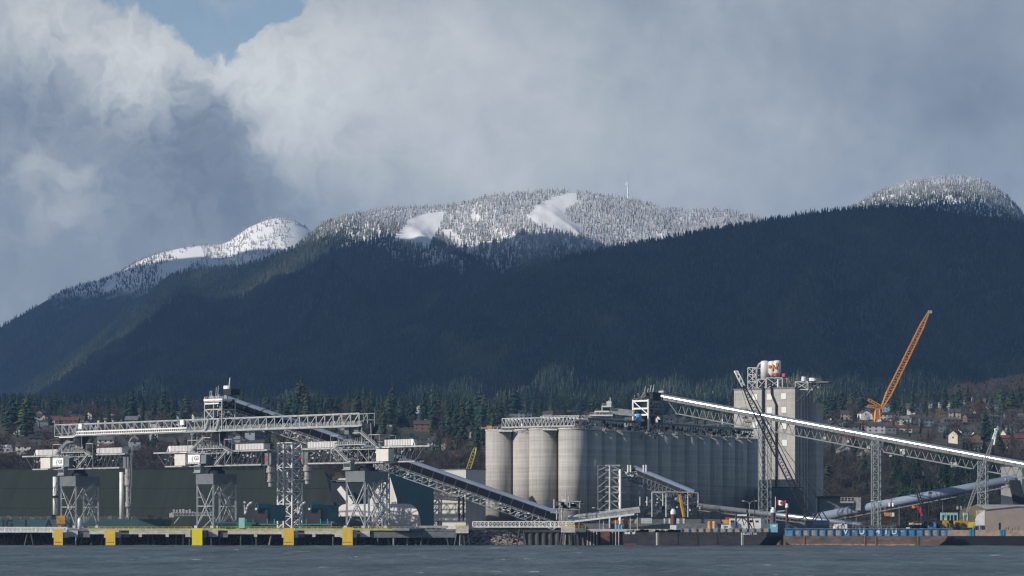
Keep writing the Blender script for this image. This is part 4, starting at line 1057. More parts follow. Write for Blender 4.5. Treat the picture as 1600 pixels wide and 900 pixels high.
def clutter_q(mb, O, ex, ey, X0, X1, Y0, Y1, Z0, Z1, n, s0, s1, r):
    for _ in range(n):
        p = O + ex * r.uniform(X0, X1) + ey * r.uniform(Y0, Y1) + UP * r.uniform(Z0, Z1)
        if r.random() < .5: mb.obox(p, ex * r.uniform(s0, s1), ey * r.uniform(s0, s1), UP * r.uniform(s0, s1))
        else: mb.beam(p, p + ex * r.uniform(-2, 2) + UP * r.uniform(-2, 2.5), .24)
clutter_q(mb, B0, e1, e2, -6, 6, 1, 8, 0, 15, 60, .5, 2.0, rr); mb.build('machinery', DARK, t)
mb = MB()
for k in range(3): p = bline(300 + k * 8, 50, 6); mb.beam(p, p + UP * (6.5 + 3 * k), .3); mb.beam(p + UP * 6, p + UP * 10 + e1 * 5, .25)
mb.build('stair_mast', STEEL, t)

# ------------------------------------------------------------------ tall white support tower and the covered gallery down to the silos
def lattice_tower(name, px, Y, h0, h1, w, d, n, label, m=STEEL, ex=e1, ey=e2, c=.55, dd=.32, group=None, mats=None):
    q = W(px, 820, Y); t = thing(name, label, 'tower', (q.x, Y, h0), group)
    mb = MB(); mb.lattice((q.x, Y, h0), ex * w, ey * d, h1 - h0, n, c, dd); mb.build('lattice', m, t); return t
t = lattice_tower('support_tower', 453, 1296, 7.8, 51, 10.2, 7.0, 7, 'tall white square lattice tower carrying the covered gallery', mat('white_steel', (.68, .69, .70), .45, .2, var=.15), c=.75, dd=.36)
q = W(450, 820, 1296); mb = MB(); mb.beam(q + e1 * .5 - e2 * 3.6 + UP * (8 - 9.6), q + e1 * .5 - e2 * 3.6 + UP * 41.5, .7); mb.build('centre_post', MATS['white_steel'], t)
mb = MB(); 
for k in range(12): z = 8 + k * 3.6; p = Vector((q.x, q.y, z)) + e1 * 3.9; mb.beam(p - e2 * 3, p + e2 * 3 + UP * 3.6, .3); mb.beam(p - e2 * 3, p + e2 * 3, .35)
mb.build('ladder', STEELD, t)

def gallery(name, label, P, Q, w, h, roof, wall, under, r=None, strip=True, group=None, roofm=None):
    """covered belt gallery: rounded sheet roof, closed side, lattice girder below"""
    P = Vector(P); Q = Vector(Q); D = (Q - P); dn = D.normalized(); sd = dn.cross(UP).normalized(); u = sd.cross(dn).normalized()
    t = thing(name, label, 'conveyor', (P + Q) / 2, group)
    N_ = 9; mb = MB()
    pr = [(-w / 2 * math.cos(math.pi * k / N_), h * .55 + w * .42 * math.sin(math.pi * k / N_)) for k in range(N_ + 1)]
    for (a0, b0), (a1, b1) in zip(pr[:-1], pr[1:]):
        mb.quad(P + sd * a0 + u * b0, P + sd * a1 + u * b1, Q + sd * a1 + u * b1, Q + sd * a0 + u * b0)
    mb.build('roof', roof, t, smooth=True)
    mb = MB(); n = int(D.length / 6)
    mb.obox(P - sd * w * .49, sd * w * .98, u * h * .55, D)
    mb.build('side_wall', wall, t)
    mb = MB()
    for k in range(n + 1):
        c = P.lerp(Q, k / n)
        for s in (-1, 1): mb.beam(c + sd * s * w * .5, c + sd * s * w * .5 + u * h * .56, .22)
    for s in (-1, 1): mb.beam(P + sd * s * w * .5 + u * h * .56, Q + sd * s * w * .5 + u * h * .56, .25)
    mb.build('wall_ribs', STEELD if strip else STEEL, t)
    if under:
        un, uh, um, wr = under
        mb = MB(); mb.truss(P - u * uh, Q - u * uh, u * (uh - .1), sd * w * .9, un, .42, .26, True, wr); mb.build('lattice_girder', um, t)
    return t
G0 = W(345, 635, 1300); G1 = W(868, 817, 1284)
spk = random.Random(8)
t = gallery('covered_gallery', 'covered conveyor gallery with pale blue roof sloping from the loader tower down to the silos', G0, G1, 4.6, 8.0, GALL, mat('black_skirt', (.012, .014, .017), .9, 0, var=.3, spec=.08), (46, 3.6, STEEL, False))
D = G1 - G0; mb = MB()
for k in range(150):                                # white blocks imitating sunlit specks in the girder
    c = G0.lerp(G1, spk.random()) + Vector((spk.uniform(-.5, .5), -spk.uniform(1.5, 3.2), -spk.uniform(.3, 4.0)))
    mb.obox(c, (spk.uniform(.4, 1.1), 0, 0), (0, .5, 0), (0, 0, spk.uniform(.3, .7)))
mb.build('sunlit_specks', WHITE, t)
mb = MB(); mb.rail([G0 + Vector((2, -2.9, -.6)), G1 + Vector((0, -2.9, -.6))], 1.1, .14, 3); mb.build('walkway_rail', STEEL, t)
for px, Y, top in ((596, 1288, 722), (640, 1333, 722)):
    zt = W(px, top, Y).z
    lattice_tower('trestle_tower', px, Y, 7, zt, 6 if px != 718 else 3, 5, 7 if px != 718 else 9, {596: 'wide galvanised trestle tower just right of the third loader legs', 640: 'galvanised trestle under the gallery above the arch shelter mouth', 606: 'galvanised trestle partly hidden behind the third loader trestle', 718: 'narrow dark trestle in front of the white transfer building'}[px], STEEL if px != 718 else STEELD, group='trestles under the covered gallery') if px != 640 else None
t = thing('braced_trestle', 'dark braced trestle leg in front of the pale transfer building', 'trestle', W(720, 815, 1284))
mb = MB()
for x_ in (717, 724): mb.beam(W(x_, 814, 1284), W(x_, 776, 1284), .75)
for k in range(5): mb.beam(W(717, 812 - k * 7, 1284), W(724, 805 - k * 7, 1284), .25)
mb.build('frame', DARK, t)
# white transfer building
t = thing('transfer_building', 'tall square transfer building with a pale lit face and grey shaded face', 'building', W(728, 820, 1335))
cn = Vector(((728 - CX) / FPX * 1289, 1289, 7)); wl = 51 / FPX * 1298 / .766; wr = 30 / FPX * 1300 / .643; hh = W(728, 734, 1289).z - 7
mb = MB(); mb.obox(cn - e1 * wl, e1 * wl, e2 * wr, UP * hh); mb.build('wall', CLADG, t)
mb = MB(); mb.obox(cn - e1 * (wl + .3) - e2 * .3 + UP * hh, e1 * (wl + .6), e2 * (wr + .6), UP * .5); mb.build('roof', STEELD, t)
mb = MB(); mb.obox(cn - e1 * (wl * .9) - e2 * .15, e1 * 3, e2 * .12, UP * 4.5); mb.build('door', STEELD, t)
# ------------------------------------------------------------------ concrete silos
def silo_mat():
    m = bpy.data.materials.new('slipformed_concrete'); m.use_nodes = True; t = m.node_tree; b = t.nodes['Principled BSDF']; b.inputs['Roughness'].default_value = .85
    g = t.nodes.new('ShaderNodeNewGeometry'); sp = t.nodes.new('ShaderNodeSeparateXYZ'); t.links.new(g.outputs['Position'], sp.inputs[0])
    def nz(s, det=5):
        mp = t.nodes.new('ShaderNodeMapping'); mp.inputs['Scale'].default_value = s; t.links.new(g.outputs['Position'], mp.inputs[0])
        n = t.nodes.new('ShaderNodeTexNoise'); n.inputs['Scale'].default_value = 1; n.inputs['Detail'].default_value = det; n.inputs['Roughness'].default_value = .65
        t.links.new(mp.outputs[0], n.inputs['Vector']); return n.outputs[0]
    def ma(op, a, bb):
        n = t.nodes.new('ShaderNodeMath'); n.operation = op
        for i, q in enumerate((a, bb)):
            if isinstance(q, (int, float)): n.inputs[i].default_value = q
            elif q is not None: t.links.new(q, n.inputs[i])
        return n.outputs[0]
    bands = nz((.012, .012, .55), 4); streak = nz((.8, .8, .035), 5); patch = nz((.12, .12, .10), 5)
    line = ma('LESS_THAN', ma('FRACT', ma('MULTIPLY', sp.outputs[2], 1 / 3.1), None), .09)
    v = ma('ADD', ma('ADD', ma('MULTIPLY', bands, .42), ma('MULTIPLY', streak, .46)), ma('MULTIPLY', patch, .22))
    v = ma('SUBTRACT', v, ma('MULTIPLY', line, .05))
    rp = t.nodes.new('ShaderNodeValToRGB'); t.links.new(v, rp.inputs[0])
    rp.color_ramp.elements[0].position = .38; rp.color_ramp.elements[0].color = (.26, .245, .23, 1)
    rp.color_ramp.elements[1].position = .68; rp.color_ramp.elements[1].color = (.49, .465, .435, 1)
    t.links.new(rp.outputs[0], b.inputs['Base Color']); return m
SILO = silo_mat()
S0 = Vector((31.1, 1310, 7)); ZS = 58.4; RAD = 7.35
ordn = ['first', 'second', 'third', 'fourth', 'fifth', 'sixth', 'seventh', 'eighth', 'ninth', 'tenth', 'eleventh', 'twelfth', 'thirteenth', 'fourteenth', 'fifteenth', 'sixteenth', 'seventeenth', 'eighteenth', 'nineteenth', 'twentieth']
def silo(c, label, grp):
    t = thing('grain_silo', label, 'silo', (c.x, c.y, 7), grp)
    mb = MB(); mb.lathe((c.x, c.y, 7), [(RAD, 0), (RAD, ZS - 7.01)], 40); o = mb.build('shell', SILO, t, smooth=True)
    for p in o.data.polygons:
        if abs(p.normal.z) > .5: p.use_smooth = False
    mb = MB(); mb.lathe((c.x, c.y, ZS), [(RAD + .25, 0), (RAD + .25, .7)], 40); mb.build('rim', CONC, t)
names_end = ['sunlit silo at the corner where the row turns into the shaded side', 'wide sunlit silo second from the corner', 'sunlit silo half hidden between two others in the end row', 'leftmost sunlit silo with the orange box on its roof edge']
EP = [S0.copy()] + [Vector(((p_ - CX) / FPX * y_, y_, 7)) for p_, y_ in ((848.8, 1318), (823, 1331), (780.8, 1334))]
for j in range(4): silo(EP[j], names_end[j], 'pale sunlit silos of the end row')
for k in range(1, 14): silo(S0 + s2v * 14.9 * k, f'{ordn[k-1]} shaded silo to the right of the sunlit corner silo', 'shaded silos along the long side')
# interstice walls between touching silos and inner rows (only their tops could show)
t = thing('silo_roof', 'flat concrete roof over the silo block crowded with conveyors and railings', 'roof', (S0.x, S0.y, ZS))
mb = MB(); a = S0 + s2v * 3 - s1v * 3; 
mb.extrude([Vector((p.x, p.y, ZS - .9)) for p in (S0 - s1v * 46 + s2v * 1, S0 + s1v * 1 + s2v * 1, S0 + s1v * 1 + s2v * 193, S0 - s1v * 46 + s2v * 193)], (0, 0, 1.55)); mb.build('slab', CONCG, t)
mb = MB()
mb.extrude([Vector((p.x, p.y, 7)) for p in (S0 - s1v * 44 + s2v * 2.5, S0 + s1v * -1 + s2v * 2.5, S0 - s1v * 1 + s2v * 192, S0 - s1v * 44 + s2v * 192)], (0, 0, ZS - 8)); mb.build('inner_wall', SILO, t)
zr = ZS + .72
mb = MB(); mb.rail([S0 - s1v * 52 - s2v * 6 + UP * (zr - 7), S0 + s1v * 4 - s2v * 6 + UP * (zr - 7)], 1.2, .14, 2.5); mb.rail([S0 + s1v * 6 + UP * (zr - 7), S0 + s1v * 6 + s2v * 198 + UP * (zr - 7)], 1.2, .14, 2.5); mb.build('railing', STEEL, t)
rr = random.Random(12)
# long roof conveyors
t = thing('roof_conveyor', 'lit lattice conveyor running along the roof of the end silos', 'conveyor', S0 + UP * 52)
p = S0 - s1v * 41 - s2v * 1 + UP * (zr - 6); q = S0 + s1v * 3 - s2v * 1 + UP * (zr - 6)
mb = MB(); mb.truss(p, q, UP * 4.6, s2v * 4, 20, .4, .26); mb.build('truss', STEEL, t)
mb = MB(); mb.obox(S0 - s1v * 41 - s2v * 2.4 + UP * (zr - 4), s1v * 44, s2v * 2, UP * .6); clutter_q(mb, S0 + UP * (zr - 7), s1v, s2v, -44, 4, -3, 3, 0, 3.5, 110, .3, 1.4, rr); mb.build('machinery', STEELD, t)
mb = MB()
for j, w in ((1.02, 14), (2.6, 14), (0.05, 8)):
    mb.obox(S0 - s1v * (15.3 * j + 2) + s2v * 1 + UP * (zr - 2.2), s1v * w * .7, s2v * 3, UP * .5)
mb.rail([S0 - s1v * 20 + s2v * 1 + UP * (zr - 1.7), S0 + s1v * 3 + s2v * 1 + UP * (zr - 1.7)], 1.2, .14, 2)
mb.build('top_walkway', WHITE, t)
t = thing('roof_conveyor', 'shaded conveyor with rows of saw-toothed outlets along the long side of the silo roof', 'conveyor', S0 + s2v * 100 + UP * 52)
a = S0 + s1v * 2.5 + UP * (zr - 7)
mb = MB(); mb.obox(a + s2v * 6 + UP * 4.2, s1v * 3, s2v * 186, UP * 1.2)
mb.build('belt_housing', STEELD, t)
mb = MB(); mb.beam(a + s2v * 6 + UP * 5.7 + s1v * 3, a + s2v * 192 + UP * 5.7 + s1v * 3, .35, .3)
for k in range(62):
    c = a + s2v * (6 + k * 3) + UP * 4.2 + s1v * 3.1; mb.poly([c, c + s2v * 1.9, c + s2v * .4 - UP * 1.9]); mb.beam(c, c - UP * 4, .2)
mb.build('outlets', STEEL, t)
mb = MB(); clutter_q(mb, a, s1v, s2v, -1, 4, 6, 190, 0, 3.2, 260, .5, 1.8, rr); mb.build('machinery', DARK, t)
mb = MB(); clutter_q(mb, a, s1v, s2v, 2, 4.5, 6, 190, 0, 2.6, 110, .3, .9, rr); mb.build('fittings', STEEL, t)
mb = MB(); c = a + s2v * 128 + UP * 5.2 + s1v * 3; mb.beam(c, c + s2v * 18 + UP * 1.6, .3); mb.beam(c + s2v * 18 + UP * 1.6, c + s2v * 34 + UP * 1.6, .35, .5); mb.beam(c + s2v * 34 + UP * 1.6, c + s2v * 52 - UP * 4, .4); mb.tube(c + s2v * 26 + UP * 1.6, c + s2v * 26 + UP * 5.5, .4, n=6); mb.build('crossover_stairs', WHITE, t)
# boxes & platforms at the roof edge
def wbox(name, px0, px1, y0, y1, Y, m, label, cat, dep=3.0, ex=None, **k):
    a = W(px0, y0, Y); b = W(px1, y1, Y); mb = MB(); mb.box(a.x, b.x, Y, Y + dep, b.z, a.z)
    return tag(mb.build(name, m), label, cat, **k)
wbox('site_box', 760.3, 768.5, 665, 672.4, 1331, ORANGE, 'small orange box on the roof edge of the leftmost silo', 'box')
wbox('site_box', 770, 777, 665.5, 672.6, 1333, RUST, 'small rust brown box behind the orange box on the leftmost silo', 'box')
def hang_platform(px0, px1, y, Y, label):
    t = thing('roof_platform', label, 'platform', W((px0 + px1) / 2, y, Y), 'white platforms hung on the silo rims')
    a = W(px0, y, Y); b = W(px1, y, Y); mb = MB(); mb.box(a.x, b.x, Y - 3, Y + 2, a.z - .5, a.z + .2); mb.build('deck', WHITE, t)
    mb = MB(); mb.rail([(a.x, Y - 3, a.z), (b.x, Y - 3, a.z)], 1.3, .13, 1.5); mb.beam((b.x - 1, Y - 2.8, a.z), (b.x - 4 + 3, Y - .2, a.z - 3.2), .25); mb.build('railing', STEEL, t)
hang_platform(778, 800.5, 673.2, 1327, 'white platform hung on the rim of the leftmost silo')
hang_platform(847.5, 870.5, 671, 1311, 'white platform hung on the rim between the two widest sunlit silos')
t = thing('stair_house', 'stepped pale platforms with white stairs on the silo roof left of the dark transfer tower', 'platform', W(940, 650, 1340))
def P(x, y, Y=1340): return W(x, y, Y)
mb = MB()
for (x0, x1, y) in ((903, 925, 653), (922, 957, 648), (930, 952, 642), (941, 955, 634)): a = P(x0, y); b = P(x1, y); mb.box(a.x, b.x, 1338, 1343, a.z - .7, a.z)
mb.build('floors', WHITE, t)
mb = MB()
for (x0, y0, x1, y1) in ((903, 653, 897, 660), (925, 653, 938, 664), (955, 634, 957, 660), (922, 648, 922, 664), (930, 642, 930, 664), (951, 625, 954, 634), (953.5, 621, 954.5, 634), (941, 634, 941, 648)): mb.beam(P(x0, y0), P(x1, y1), .5)
for (x0, x1, y) in ((903, 925, 653), (922, 957, 648), (941, 955, 634)): mb.rail([P(x0, y, 1338), P(x1, y, 1338)], 1.2, .14, 1.6)
mb.build('frame', STEEL, t)
mb = MB(); a = P(948, 629); mb.box(a.x, a.x + 2.4, 1339, 1342, a.z - 2, a.z + .6); mb.build('fan_unit', WHITE, t)
mb = MB()
for k in range(22): a = P(rr.uniform(905, 955), rr.uniform(650, 663)); mb.box(a.x, a.x + rr.uniform(.5, 1.6), 1340, 1342, a.z, a.z + rr.uniform(.4, 1.4))
mb.build('machinery', STEELD, t)
mb = MB(); a = P(958, 657); mb.box(a.x, P(976, 0).x, 1345, 1352, a.z - 1, a.z + 1.1); mb.build('low_roof', WHITE, t)
t = thing('link_walkway', 'short railed walkway between the stepped platforms and the dark transfer tower', 'walkway', P(972, 645))
mb = MB(); mb.beam(P(954, 644.5), P(992, 649), .8, 1.3); n = 26
for k in range(n): c = P(954, 644.5).lerp(P(992, 649), k / n); mb.beam(c, c + UP * 2.6, .26)
mb.beam(P(954, 638.5), P(992, 641.5), .35); mb.build('railing_panel', STEEL, t)
# transfer tower over the silos
t = thing('transfer_tower', 'open framed transfer tower with one bright and one shaded side on the silo roof', 'tower', W(1013, 690, 1348))
c0 = W(1013, 690, 1348); c0.z = zr; zt = W(1013, 624, 1348).z; wa = 23 * .337 / .845; wb = 24 * .337 / .535
mb = MB(); lv = [W(1013, y, 1348).z for y in (668, 648, 638, 626)]
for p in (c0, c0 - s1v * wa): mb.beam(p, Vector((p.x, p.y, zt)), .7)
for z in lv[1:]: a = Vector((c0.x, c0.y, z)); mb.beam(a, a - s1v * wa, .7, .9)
a = Vector((c0.x, c0.y, lv[1])); b = Vector((c0.x, c0.y, lv[3])); mb.beam(a - s1v * 0, b - s1v * wa, .45); mb.build('lit_frame', WHITE, t)  # lit side in white, shaded side in dark steel: light put into colour
mb = MB()
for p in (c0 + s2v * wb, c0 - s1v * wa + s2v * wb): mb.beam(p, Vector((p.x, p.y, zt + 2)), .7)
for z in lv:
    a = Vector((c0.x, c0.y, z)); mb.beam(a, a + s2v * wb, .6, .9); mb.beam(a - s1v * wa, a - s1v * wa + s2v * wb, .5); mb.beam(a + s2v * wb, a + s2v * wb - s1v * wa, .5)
a = Vector((c0.x, c0.y, lv[0] - 6)); b = Vector((c0.x, c0.y, lv[1])); mb.beam(a + s2v * wb / 2, b, .4); mb.beam(a + s2v * wb / 2, b + s2v * wb, .4); mb.build('shade_side_frame', STEELD, t)
mb = MB(); clutter_q(mb, Vector((c0.x, c0.y, zr)), -s1v, s2v, .5, wa - 1.5, 1, wb - 2, 3, zt - zr - 2, 90, .6, 2.2, rr); mb.build('machinery', DARK, t)
mb = MB(); clutter_q(mb, Vector((c0.x, c0.y, zt)), -s1v, s2v, 0, wa, 0, wb - 2, .5, 3.2, 40, .5, 1.6, rr); mb.build('roof_equipment', STEELD, t)
mb = MB(); a = Vector((c0.x, c0.y, zt)) + s2v * 3; mb.obox(a - s1v * 4, s1v * 5, s2v * 9, UP * 4); mb.build('head_house', DARK, t)
mb = MB()
for k, h in enumerate((3, 2.2, 4, 4.4)): p = a - s1v * 4 + s2v * (k * 3) + UP * 4; mb.tube(p, p + UP * h + s1v * .8, .28, n=6)
mb.obox(a + s2v * 8 + UP * 4, s1v * 3, s2v * 2, UP * 1); mb.build('vent_pipes', STEEL, t)
mb = MB(); p = W(998, 662, 1345); mb.lathe((p.x, 1345, p.z), [(.5, 0), (1.4, 1.5), (1.5, 4.6), (1.1, 5.2)], 12); mb.build('blue_hopper', mat('sky_blue_paint', (.12, .38, .70), .4), t)
mb = MB(); p = c0 + s2v * 3 - UP * 2; 
mb.obox(p - s1v * 8, s1v * 9, s2v * 3, UP * .4)
for k in range(6): mb.beam(p - s1v * (k * 1.6) - UP * 2.4, p - s1v * (k * 1.6) + UP * 1.5, .18)
mb.obox(p - s1v * 6 - UP * 2.6, s1v * 5, s2v * 2, UP * .3); mb.build('hanging_platform', STEEL, t)

# big covered conveyor above the headhouse
K0 = W(1036, 625, 1400); K1 = W(1600, 731, 1283); K2 = K1 + (K1 - K0) * .35
def kline(px):
    k = (px - CX) / FPX; D = K1 - K0; s = (k * K0.y - K0.x) / (D.x - k * D.y); return K0 + D * s
K0b = kline(1030)
gallery('long_conveyor', 'long high conveyor with a gleaming rounded roof descending to the right edge', K0b, K2, 4.0, 3.0, PIPEM, STEELD, None)
t = thing('conveyor_girder', 'lattice girder hung under the long gleaming conveyor', 'girder', kline(1300))
D = (K1 - K0).normalized()
sdv = D.cross(UP).normalized()
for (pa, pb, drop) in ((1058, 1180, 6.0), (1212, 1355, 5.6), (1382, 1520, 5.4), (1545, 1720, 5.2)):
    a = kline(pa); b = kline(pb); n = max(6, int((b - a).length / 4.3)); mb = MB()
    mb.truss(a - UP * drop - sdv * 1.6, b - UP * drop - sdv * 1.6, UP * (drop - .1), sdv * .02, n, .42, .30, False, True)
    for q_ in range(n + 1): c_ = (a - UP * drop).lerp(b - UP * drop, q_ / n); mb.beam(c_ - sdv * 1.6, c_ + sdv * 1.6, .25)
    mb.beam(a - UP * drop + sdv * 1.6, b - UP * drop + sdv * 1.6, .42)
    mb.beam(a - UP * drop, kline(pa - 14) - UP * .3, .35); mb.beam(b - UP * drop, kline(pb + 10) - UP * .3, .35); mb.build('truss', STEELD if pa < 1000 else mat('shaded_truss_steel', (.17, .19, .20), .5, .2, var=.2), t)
mb = MB()
for px, s in ((1283, 1.4), (1320, 1.2), (1352, 1.5), (1358, 1.1), (1484, 2.6), (1387, 1.0)):
    c = kline(px) - UP * rr.uniform(3, 7.5); mb.obox(c - sdv * 2.4, (s, 0, 0), (0, s, 0), (0, 0, s))
mb.build('lamp_boxes', WHITE, t)
for px, lb, w in ((1195, 'tall slender lattice trestle in front of the concrete headhouse', 8.6), (1369, 'tall slender lattice trestle left of the dark wooded bank', 6.2), (1536, 'tall slender lattice trestle above the tan building', 6.6)):
    c = kline(px); lattice_tower('trestle_tower', px, c.y, 7, c.z - .6, w * .62, w * .5, 11, lb, mat('grey_green_steel', (.20, .245, .26), .5, .2, var=.25), s1v, s2v, .4, .15, group='slender trestles under the long conveyor')
# ------------------------------------------------------------------ concrete headhouse
H0 = Vector(((1242 - CX) / FPX * 1500, 1500, 7)); hw = 40.0; hd = 25.5; zt = W(1242, 607, 1500).z; hh = zt - 7
t = thing('headhouse', 'tall concrete headhouse tower with square white window panels and rooftop machinery', 'building', H0)
mb = MB(); mb.obox(H0 - s1v * hw, s1v * hw, s2v * hd, UP * hh); wl_ = mb.build('wall', SILO, t)
mb = MB(); mb.obox(H0 - s1v * (hw + .25) - s2v * .25 + UP * hh, s1v * (hw + .5), s2v * (hd + .5), UP * .9); mb.build('parapet', CONCG, t)
def hface(px, y):                                   # point on the lit face
    k = (px - CX) / FPX; s = (H0.x - k * H0.y) / (s1v.x - k * s1v.y); p = H0 - s1v * s
    return Vector((p.x, p.y, CH + (HY - y) / FPX * p.y))
for (x, y) in ((1179.7, 620.5), (1202.5, 620), (1224.5, 619), (1202.5, 641), (1225, 640.5), (1180, 664), (1202.5, 665), (1225, 665.5), (1226, 692)):
    c = hface(x, y); mb = MB(); mb.obox(c - s1v * 1.6 - s2v * .18 - UP * 1.7, s1v * 3.2, s2v * .15, UP * 3.4)
    o = mb.build('window', mat('pale_window_panel', (.70, .74, .70), .35), t)
    mb = MB(); mb.obox(c - s1v * 1.75 - s2v * .20 - UP * 1.9, s1v * 3.5, s2v * .2, UP * .16); mb.build('sill', CONC, o)
mb = MB()
for px in (1192.5, 1193.4): mb.tube(hface(px, 800) - s2v * .8, hface(px, 600) - s2v * .8, .55, n=8)
pts = [(1213.5, 800), (1213.5, 633), (1206.5, 616), (1206, 598)]
for a, b in zip(pts[:-1], pts[1:]): mb.tube(hface(*a) - s2v * .9, hface(*b) - s2v * .9, .5, n=8)
mb.build('downpipe', DARK, t)
mb = MB()
for k in range(9):                                  # small maintenance balconies
    c = hface(1160 + (k % 2) * 4, 640 + k * 6.5); mb.obox(c - s2v * 1.0, s1v * 3.6, s2v * .8, UP * .3); mb.beam(c - s2v * 1 + UP * .3, c - s2v * 1 + UP * 1.6, .14)
    mb.beam(c - s2v * 1 + UP * 1.4, c - s2v * 1 + s1v * 3.4 + UP * 1.4, .14)
mb.build('balconies', DARK, t)
mb = MB()
for k, s in enumerate((3, 6.5, 11, 15, 18.5, 22.5)): p = H0 + s1v * .5 + s2v * s; mb.tube(p, p + UP * (hh + rr.uniform(-4, 3)), .45 + .3 * (k % 2), n=8)
mb.build('side_pipes', SILO, t)
mb = MB(); mb.obox(H0 + s1v * .02 + s2v * 17, s1v * 5.5, s2v * 10, UP * (hh - 8)); mb.build('side_shaft', SILO, t)
Tt = H0 + UP * (hh + .9)
def roof_pt(px, y): p = hface(px, y); return p + s2v * 4
mb = MB()
for (xa, xb, ya, yb) in ((1164, 1177, 574, 607), (1179, 1192, 592, 607), (1193, 1218, 590, 607), (1238, 1258, 596, 608)):
    n = max(1, round((yb - ya) / 12)); 
    for x in (xa, xb): mb.beam(roof_pt(x, yb), roof_pt(x, ya), .5); mb.beam(roof_pt(x, yb) + s2v * 6, roof_pt(x, ya) + s2v * 6, .4)
    for k in range(n + 1):
        y = ya + (yb - ya) * k / n; mb.beam(roof_pt(xa, y), roof_pt(xb, y), .45); mb.beam(roof_pt(xa, y) + s2v * 6, roof_pt(xb, y) + s2v * 6, .35)
        if k < n: y2 = ya + (yb - ya) * (k + 1) / n; mb.beam(roof_pt(xa, y), roof_pt(xb, y2), .3); mb.beam(roof_pt(xb, y), roof_pt(xa, y2), .3)
mb.build('rooftop_frame', STEEL, t)
def tank(px, y0, y1, r, label=None, m=WHITE, cone=True):
    b = roof_pt(px, y1) + s2v * 3; tp = roof_pt(px, y0) + s2v * 3; h = tp.z - b.z; mb = MB()
    mb.lathe(b, ([(r * .35, 0), (r, h * .25)] if cone else [(r, 0)]) + [(r, h * .93), (r * .8, h * .98), (r * .3, h)], 20); o = mb.build('cyclone_tank', m, t, smooth=True)
    return o
WT = mat('warm_white_tank', (.68, .66, .65), .45, 0, var=.10)
tank(1187, 562.5, 592, 2.6, m=WT, cone=False); o = tank(1198.5, 563, 588, 2.4, m=WT); tank(1206, 562, 588, 2.3, m=WT)
mb = MB(); a = roof_pt(1180, 567) + s2v * 3
for (u, v) in (((1184, 565), (1178, 568)), ((1178, 568), (1174.5, 575)), ((1174.5, 575), (1174, 592))): mb.tube(roof_pt(*u) + s2v * 3, roof_pt(*v) + s2v * 3, .7, n=8)
mb.build('suction_pipe', STEEL, t)
mb = MB()
for k in range(11): c = roof_pt(rr.uniform(1196, 1213), rr.uniform(570, 579)); mb.obox(c, s1v * rr.uniform(.5, 1.0), s2v * .8, UP * rr.uniform(.8, 2.2))
mb.build('orange_wrapping', mat('ochre_wrap', (.55, .20, .05), .8, var=.6, sc=(.8, .8, .8)), t)
mb = MB()
for (x, y) in ((1172, 590), (1204, 587), (1217, 588), (1190, 597)): c = roof_pt(x, y); mb.obox(c, s1v * 1.8, s2v * 1, UP * 1.8)
mb.build('red_motor', RED, t)
mb = MB(); mb.tube(roof_pt(1211, 607), roof_pt(1211, 592), .6, n=8); mb.tube(roof_pt(1251, 595), roof_pt(1251.5, 588), 1.4, n=10); mb.tube(roof_pt(1262, 595) + s1v * 1, roof_pt(1262, 590) + s1v * 1, 1.8, n=10); mb.tube(roof_pt(1267, 595), roof_pt(1267, 591), 1.5, n=10); mb.build('vent_cowl', WHITE, t)
mb = MB(); rr2 = random.Random(2)
for k in range(120):
    c = roof_pt(rr2.uniform(1166, 1276), rr2.uniform(594, 607)) + s2v * rr2.uniform(0, 8)
    if rr2.random() < .5: mb.obox(c, s1v * rr2.uniform(.4, 2), s2v * 1, UP * rr2.uniform(.3, 1.5))
    else: mb.beam(c, c + UP * rr2.uniform(1, 4), .2)
mb.build('machinery', STEELD, t)
mb = MB(); mb.obox(roof_pt(1256, 598), s1v * 14, s2v * 10, UP * .6); mb.beam(roof_pt(1258, 609), roof_pt(1243, 628) - s2v * 3.5, .4); mb.beam(roof_pt(1262, 609), roof_pt(1250, 624), .35); mb.rail([roof_pt(1256, 596.5), roof_pt(1277, 596.5)], 2, .2, 1.6); mb.build('side_platform', STEELD, t)
# dark building beside the headhouse foot
t = thing('electrical_building', 'dark low building at the foot of the headhouse behind the flag', 'building', W(1220, 800, 1440))
a = W(1196, 762, 1440); b = W(1254, 762, 1440); mb = MB(); mb.box(a.x, b.x, 1440, 1470, 7, a.z); mb.build('wall', mat('slate_wall', (.075, .09, .105), .7, var=.2, sc=(.1, .1, .1)), t)
mb = MB(); mb.box(a.x - .3, b.x + .3, 1439.7, 1470.3, a.z + .01, a.z + .5); mb.build('roof', DARK, t)
t = thing('equipment_shed', 'dark flat roofed shed under the trestle right of the headhouse', 'shed', W(1300, 790, 1450))
a = W(1281, 777, 1450); b = W(1322, 777, 1450); mb = MB(); mb.box(a.x, b.x, 1450, 1462, 7, a.z); mb.build('wall', CONCG, t)
mb = MB(); mb.box(a.x - 1, b.x + 3, 1448, 1463, a.z + .01, a.z + .6); mb.build('roof', DARK, t)

